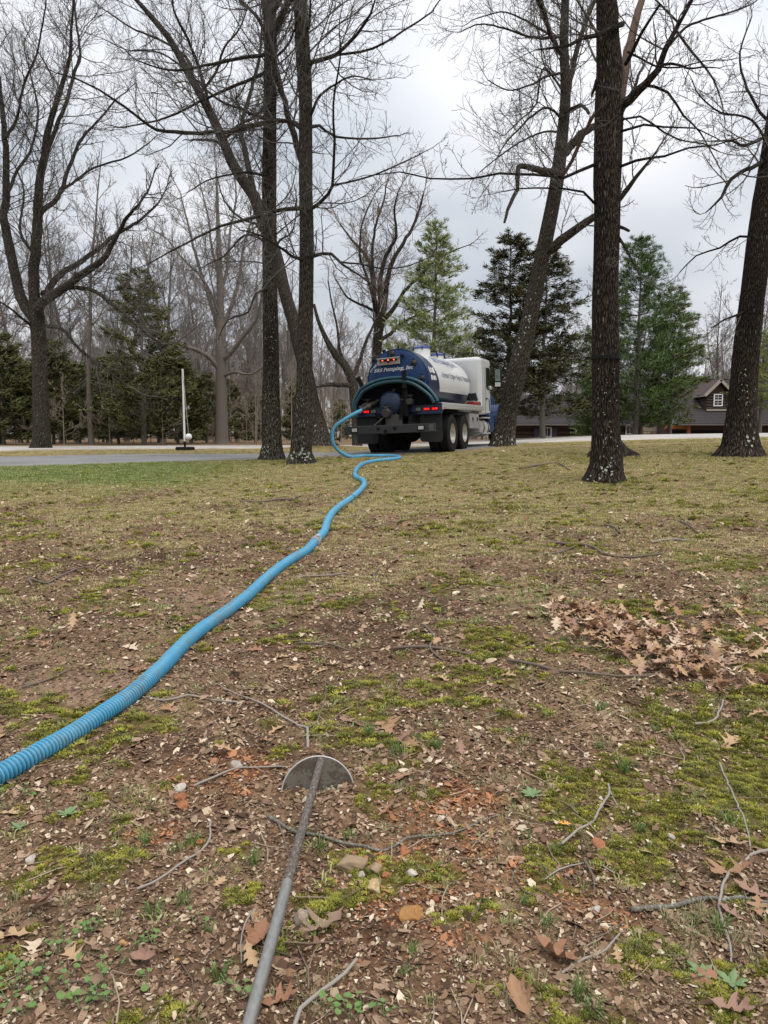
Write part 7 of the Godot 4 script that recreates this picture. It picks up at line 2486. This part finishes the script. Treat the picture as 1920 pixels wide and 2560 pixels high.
	add_limb("B4", "trunk", [-1.193, 1.793, -34, 0.232, -1.244, 2.588, -34, 0.213, -1.296, 2.957, -34, 0.204, -1.346, 3.729, -34, 0.212, -1.485, 4.166, -34, 0.195, -1.73, 4.654, -34, 0.177, -2.134, 5.071, -34, 0.159, -2.395, 5.47, -34, 0.132, -2.603, 5.902, -34, 0.106, -2.896, 6.592, -34, 0.079, -3.065, 7.278, -34, 0.053], 1, "")
	add_limb("B4", "limb", [-1.346, 3.729, -34, 0.115, -1.757, 3.748, -33.75, 0.105, -2.268, 3.749, -33.5, 0.096, -2.614, 3.716, -33.25, 0.078, -3.008, 3.615, -33, 0.052], 1, "")
	add_limb("B4", "limb", [-1.38, 4.079, -34, 0.106, -1.244, 4.444, -34.2, 0.098, -1.035, 4.954, -34.4, 0.089, -0.824, 5.662, -34.6, 0.069, -0.449, 6.533, -34.8, 0.048, -0.181, 7.092, -35, 0.027], 1, "")
	add_limb("B4", "limb", [-1.66, 4.584, -34, 0.079, -1.953, 5.237, -34.25, 0.067, -2.052, 6.141, -34.5, 0.054, -2.327, 7.404, -34.75, 0.04, -2.516, 8.5, -35, 0.027], 1, "")
	finish_trees()
	build_woods()
	build_house()
	build_truck()
	build_hose()
	build_tool()
	build_tetherball()
	var strap := MB.new()
	var rr := 0.236
	strap.lathe(PackedVector2Array([Vector2(rr, 0), Vector2(rr + 0.012, 0), Vector2(rr + 0.012, 0.045), Vector2(rr, 0.045)]), Transform3D(Basis(Vector3(0, 0, 1), -0.02), Vector3.ZERO), 22)
	strap.box(Vector3(0.03, 0.02, rr + 0.012), Vector3(0.07, 0.06, 0.02), Basis(), 0.005)
	var so := put("strap", strap.mesh(), M.black, null, Vector3(3.708, 2.845, -12.9))
	tag(so, "black strap tied round the thick dark oak trunk", "strap")
	# the near ground
	rng.seed = 140
	stick([-0.794, -2.303, -0.752, -2.323, -0.714, -2.383, -0.674, -2.445, -0.637, -2.506, -0.626, -2.587, -0.643, -2.687], 0.004, 0.004, "pale bare curved twig at the left of the long steel handle")
	stick([-0.389, -2.162, -0.411, -2.101, -0.406, -2.021, -0.394, -1.96], 0.003, 0.002, "short grey twig standing beside the handle near the reddish curled leaf")
	stick([-0.438, -2.728, -0.385, -2.688, -0.313, -2.607, -0.228, -2.567, -0.15, -2.527, -0.065, -2.506, 0.007, -2.507, 0.083, -2.568, 0.142, -2.569, 0.242, -2.569, 0.349, -2.63, 0.428, -2.671], 0.007, 0.003, "long lichened twig crossing under the steel handle")
	stick([-0.391, -2.688, -0.361, -2.587, -0.316, -2.426], 0.004, 0.002, "thin straight twig slanting down to the handle from the left")
	stick([-0.336, -3.234, -0.36, -3.436, -0.401, -3.496, -0.508, -3.597, -0.541, -3.637, -0.652, -3.758, -0.789, -3.939, -0.929, -4.08], 0.007, 0.003, "grey forked twig rising behind the half-round steel blade")
	stick([-0.36, -3.436, -0.328, -3.517, -0.318, -3.678, -0.306, -3.881, -0.331, -4.123], 0.005, 0.003, "thin offshoot twig above the blade pointing up to the right")
	stick([-0.776, -2.97, -0.67, -3.051, -0.619, -3.091, -0.529, -3.092, -0.419, -3.092], 0.005, 0.003, "pale twig touching the left edge of the steel blade")
	stick([-0.223, -1.739, -0.212, -1.778, -0.16, -1.84, -0.107, -1.9, -0.076, -1.961], 0.006, 0.005, "stout pale stick at the bottom edge right of the handle")
	stick([0.613, -2.489, 0.687, -2.57, 0.759, -2.631, 0.814, -2.712, 0.875, -2.813, 0.885, -2.873], 0.005, 0.004, "pale forked twig in the moss right of centre")
	stick([0.875, -2.813, 0.878, -2.732, 0.885, -2.672], 0.003, 0.002, "thin curved offshoot at the tip of the pale mossy-ground twig")
	stick([0.516, -2.307, 0.568, -2.347, 0.614, -2.368, 0.676, -2.388, 0.717, -2.368, 0.749, -2.328], 0.003, 0.002, "arched grey twig lying over a dark stub on the moss")
	stick([0.664, -2.387, 0.671, -2.307, 0.652, -2.227], 0.005, 0.002, "dark stub of wood below the arched twig")
	stick([0.742, -2.145, 0.81, -2.146, 0.885, -2.167, 0.972, -2.187, 1.028, -2.167, 1.08, -2.167, 1.153, -2.147, 1.226, -2.127], 0.008, 0.005, "thick lichen-covered branch reaching in from the right edge")
	stick([1.397, -3.037, 1.337, -2.794, 1.292, -2.613, 1.273, -2.532, 1.218, -2.39], 0.004, 0.003, "long thin grey twig running down to the curled oak leaves at the right")
	stick([1.368, -2.391, 1.275, -2.389, 1.208, -2.369, 1.082, -2.269, 1.028, -2.187, 0.993, -2.105, 0.966, -1.985, 0.941, -1.924], 0.006, 0.003, "crooked grey-green branch crossing the thick lichen-covered branch")
	stick([0.477, -1.903, 0.548, -1.943, 0.617, -1.984, 0.679, -2.044], 0.004, 0.003, "bare grey stick beside the curled orange leaf")
	stick([0.412, -2.327, 0.436, -2.246, 0.477, -2.205], 0.003, 0.002, "thin dark twig left of the arched twig")
	stick([1.688, -7.665, 1.949, -7.585, 2.057, -7.403, 2.088, -7.101, 2.272, -7, 2.618, -7.062], 0.016, 0.009, "long forked branch lying in the grass under the front right tree")
	stick([1.466, -7.24, 1.658, -7.241, 1.917, -7.504], 0.012, 0.008, "dark branch end joining the long forked branch from the left")
	stick([0.716, -4.288, 0.842, -4.207, 0.967, -4.107, 1.096, -4.046, 1.268, -3.987, 1.484, -3.987], 0.01, 0.006, "dark bark-covered branch along the lower side of the leaf drift")
	stick([1.451, -3.421, 1.542, -3.442, 1.634, -3.563, 1.698, -3.684], 0.006, 0.004, "pale bent twig right below the leaf drift")
	stick([-3.047, -6.479, -3.199, -6.761, -2.962, -6.56, -2.945, -6.802, -2.909, -7.085, -2.87, -7.267], 0.01, 0.008, "curled dark twig lying on bare ground far left")
	stick([-0.766, -6.546, -0.522, -6.507, -0.325, -6.608], 0.007, 0.005, "thin pale twig right of the hose past its clamp")
	stick([-1.271, -3.938, -1.143, -3.838, -1.028, -3.878, -0.903, -3.838, -0.787, -3.778, -0.721, -3.778], 0.006, 0.004, "grey twig running right from under the ribbed hose")
	stick([0.27, -5.014, 0.32, -4.751, 0.281, -4.529, 0.352, -4.347], 0.008, 0.005, "forked twig pointing at bare dirt in mid yard")
	stick([2.748, -15.347, 3.296, -16.056, 3.741, -16.38, 3.615, -14.824], 0.028, 0.016, "dead dark branch lying left of the front right tree")
	stick([-2.012, -4.097, -1.935, -4.199, -1.845, -4.34], 0.007, 0.005, "straight twig on the bare soil left of the hose")
	stick([-2.234, -11.735, -1.898, -11.574, -1.614, -11.737, -1.312, -11.535], 0.019, 0.012, "dark twig lying on grass above the hose clamp at left")
	stick([-0.613, -9.638, -0.468, -9.8, -0.296, -10.144], 0.015, 0.011, "dark twig right of the hose bend by its black tie")
	stick([-0.047, -6.751, -0.089, -6.387, 0.119, -6.185], 0.009, 0.005, "dark bent twig just right of the hose clamp")
	stick([-0.531, -4.688, -0.34, -4.628, -0.213, -4.527], 0.009, 0.005, "dark twig on the trodden soil left of the mid-yard dirt smudge")
	stick([2.53, -8.638, 2.593, -8.496, 2.557, -8.173], 0.014, 0.009, "short twig in the grass below the front right tree")
	stick([3.443, -8.822, 3.412, -8.458, 3.35, -8.034], 0.014, 0.009, "slanting twig in the grass below the oak at the right edge")
	stick([2.7, -7.587, 2.929, -7.649, 3.095, -7.528], 0.012, 0.008, "level pale twig left of the slanting twig on the upper right grass")
	stick([1.86, -5.039, 1.985, -5.06, 2.053, -5.019], 0.007, 0.005, "straight dark twig on the right rim of the leaf drift")
	stick([0.056, -4.548, 0.27, -4.549, 0.471, -4.469, 0.578, -4.368], 0.01, 0.005, "long dark twig reaching left from the leaf drift over open ground")
	stick([-0.879, -1.918, -0.819, -1.918, -0.763, -1.899, -0.706, -1.859], 0.003, 0.002, "small dark twig in the lower left weeds")
	rng.seed = 141
	stone(-0.25, -2.142, 0.062, 0.05, 0, "pale angular stone wedged beside the steel handle")
	stone(-0.112, -2.406, 0.107, 0.046, 1, "flat buff stone under the long lichened twig")
	stone(-0.032, -2.264, 0.053, 0.051, 2, "cream and yellow stone in the reddish gravel")
	stone(0.083, -2.124, 0.076, 0.06, 3, "orange and white stone right of the large pointed leaf")
	stone(-0.628, -3.111, 0.058, 0.044, 4, "white stone beside the pale twig left of the blade")
	stone(-0.028, -2.386, 0.061, 0.04, 1, "grey-brown flat stone right of the flat buff stone")
	stone(0.07, -2.487, 0.05, 0.036, 5, "brick red stone uphill of the gravel patch")
	stone(-0.831, -2.969, 0.052, 0.046, 4, "pale stone on top of two orange stones left of the blade")
	stone(-0.813, -2.888, 0.054, 0.038, 5, "orange stone between a pale stone and another orange one")
	stone(-0.786, -2.829, 0.062, 0.041, 5, "lowest orange stone of the row of three")
	stone(-1.227, -2.504, 0.045, 0.025, 4, "flat pale stone in the moss at the left")
	stone(0.007, -2.345, 0.037, 0.026, 5, "small rust stone beside the cream and yellow stone")
	stone(-0.072, -2.345, 0.031, 0.024, 4, "small pale pebble left of the cream and yellow stone")
	stone(0.094, -2.346, 0.039, 0.024, 4, "white flat pebble near the yellow moss tuft")
	stone(-0.202, -2.264, 0.016, 0.015, 6, "leftmost of two round acorns beside the handle")
	stone(-0.192, -2.264, 0.016, 0.015, 6, "rightmost of two round acorns beside the handle")
	stone(0.999, -2.511, 0.031, 0.028, 4, "round cream pebble in the bright moss")
	stone(0.637, -2.145, 0.031, 0.024, 4, "pale round pebble left of the thick lichened branch")
	stone(0.745, -2.489, 0.055, 0.033, 5, "pinkish flat stone below the pale forked twig")
	stone(-0.654, -2.566, 0.034, 0.023, 5, "small orange stone by the red clay patch")
	build_leaves()
	build_plants()
	build_ground_cover()
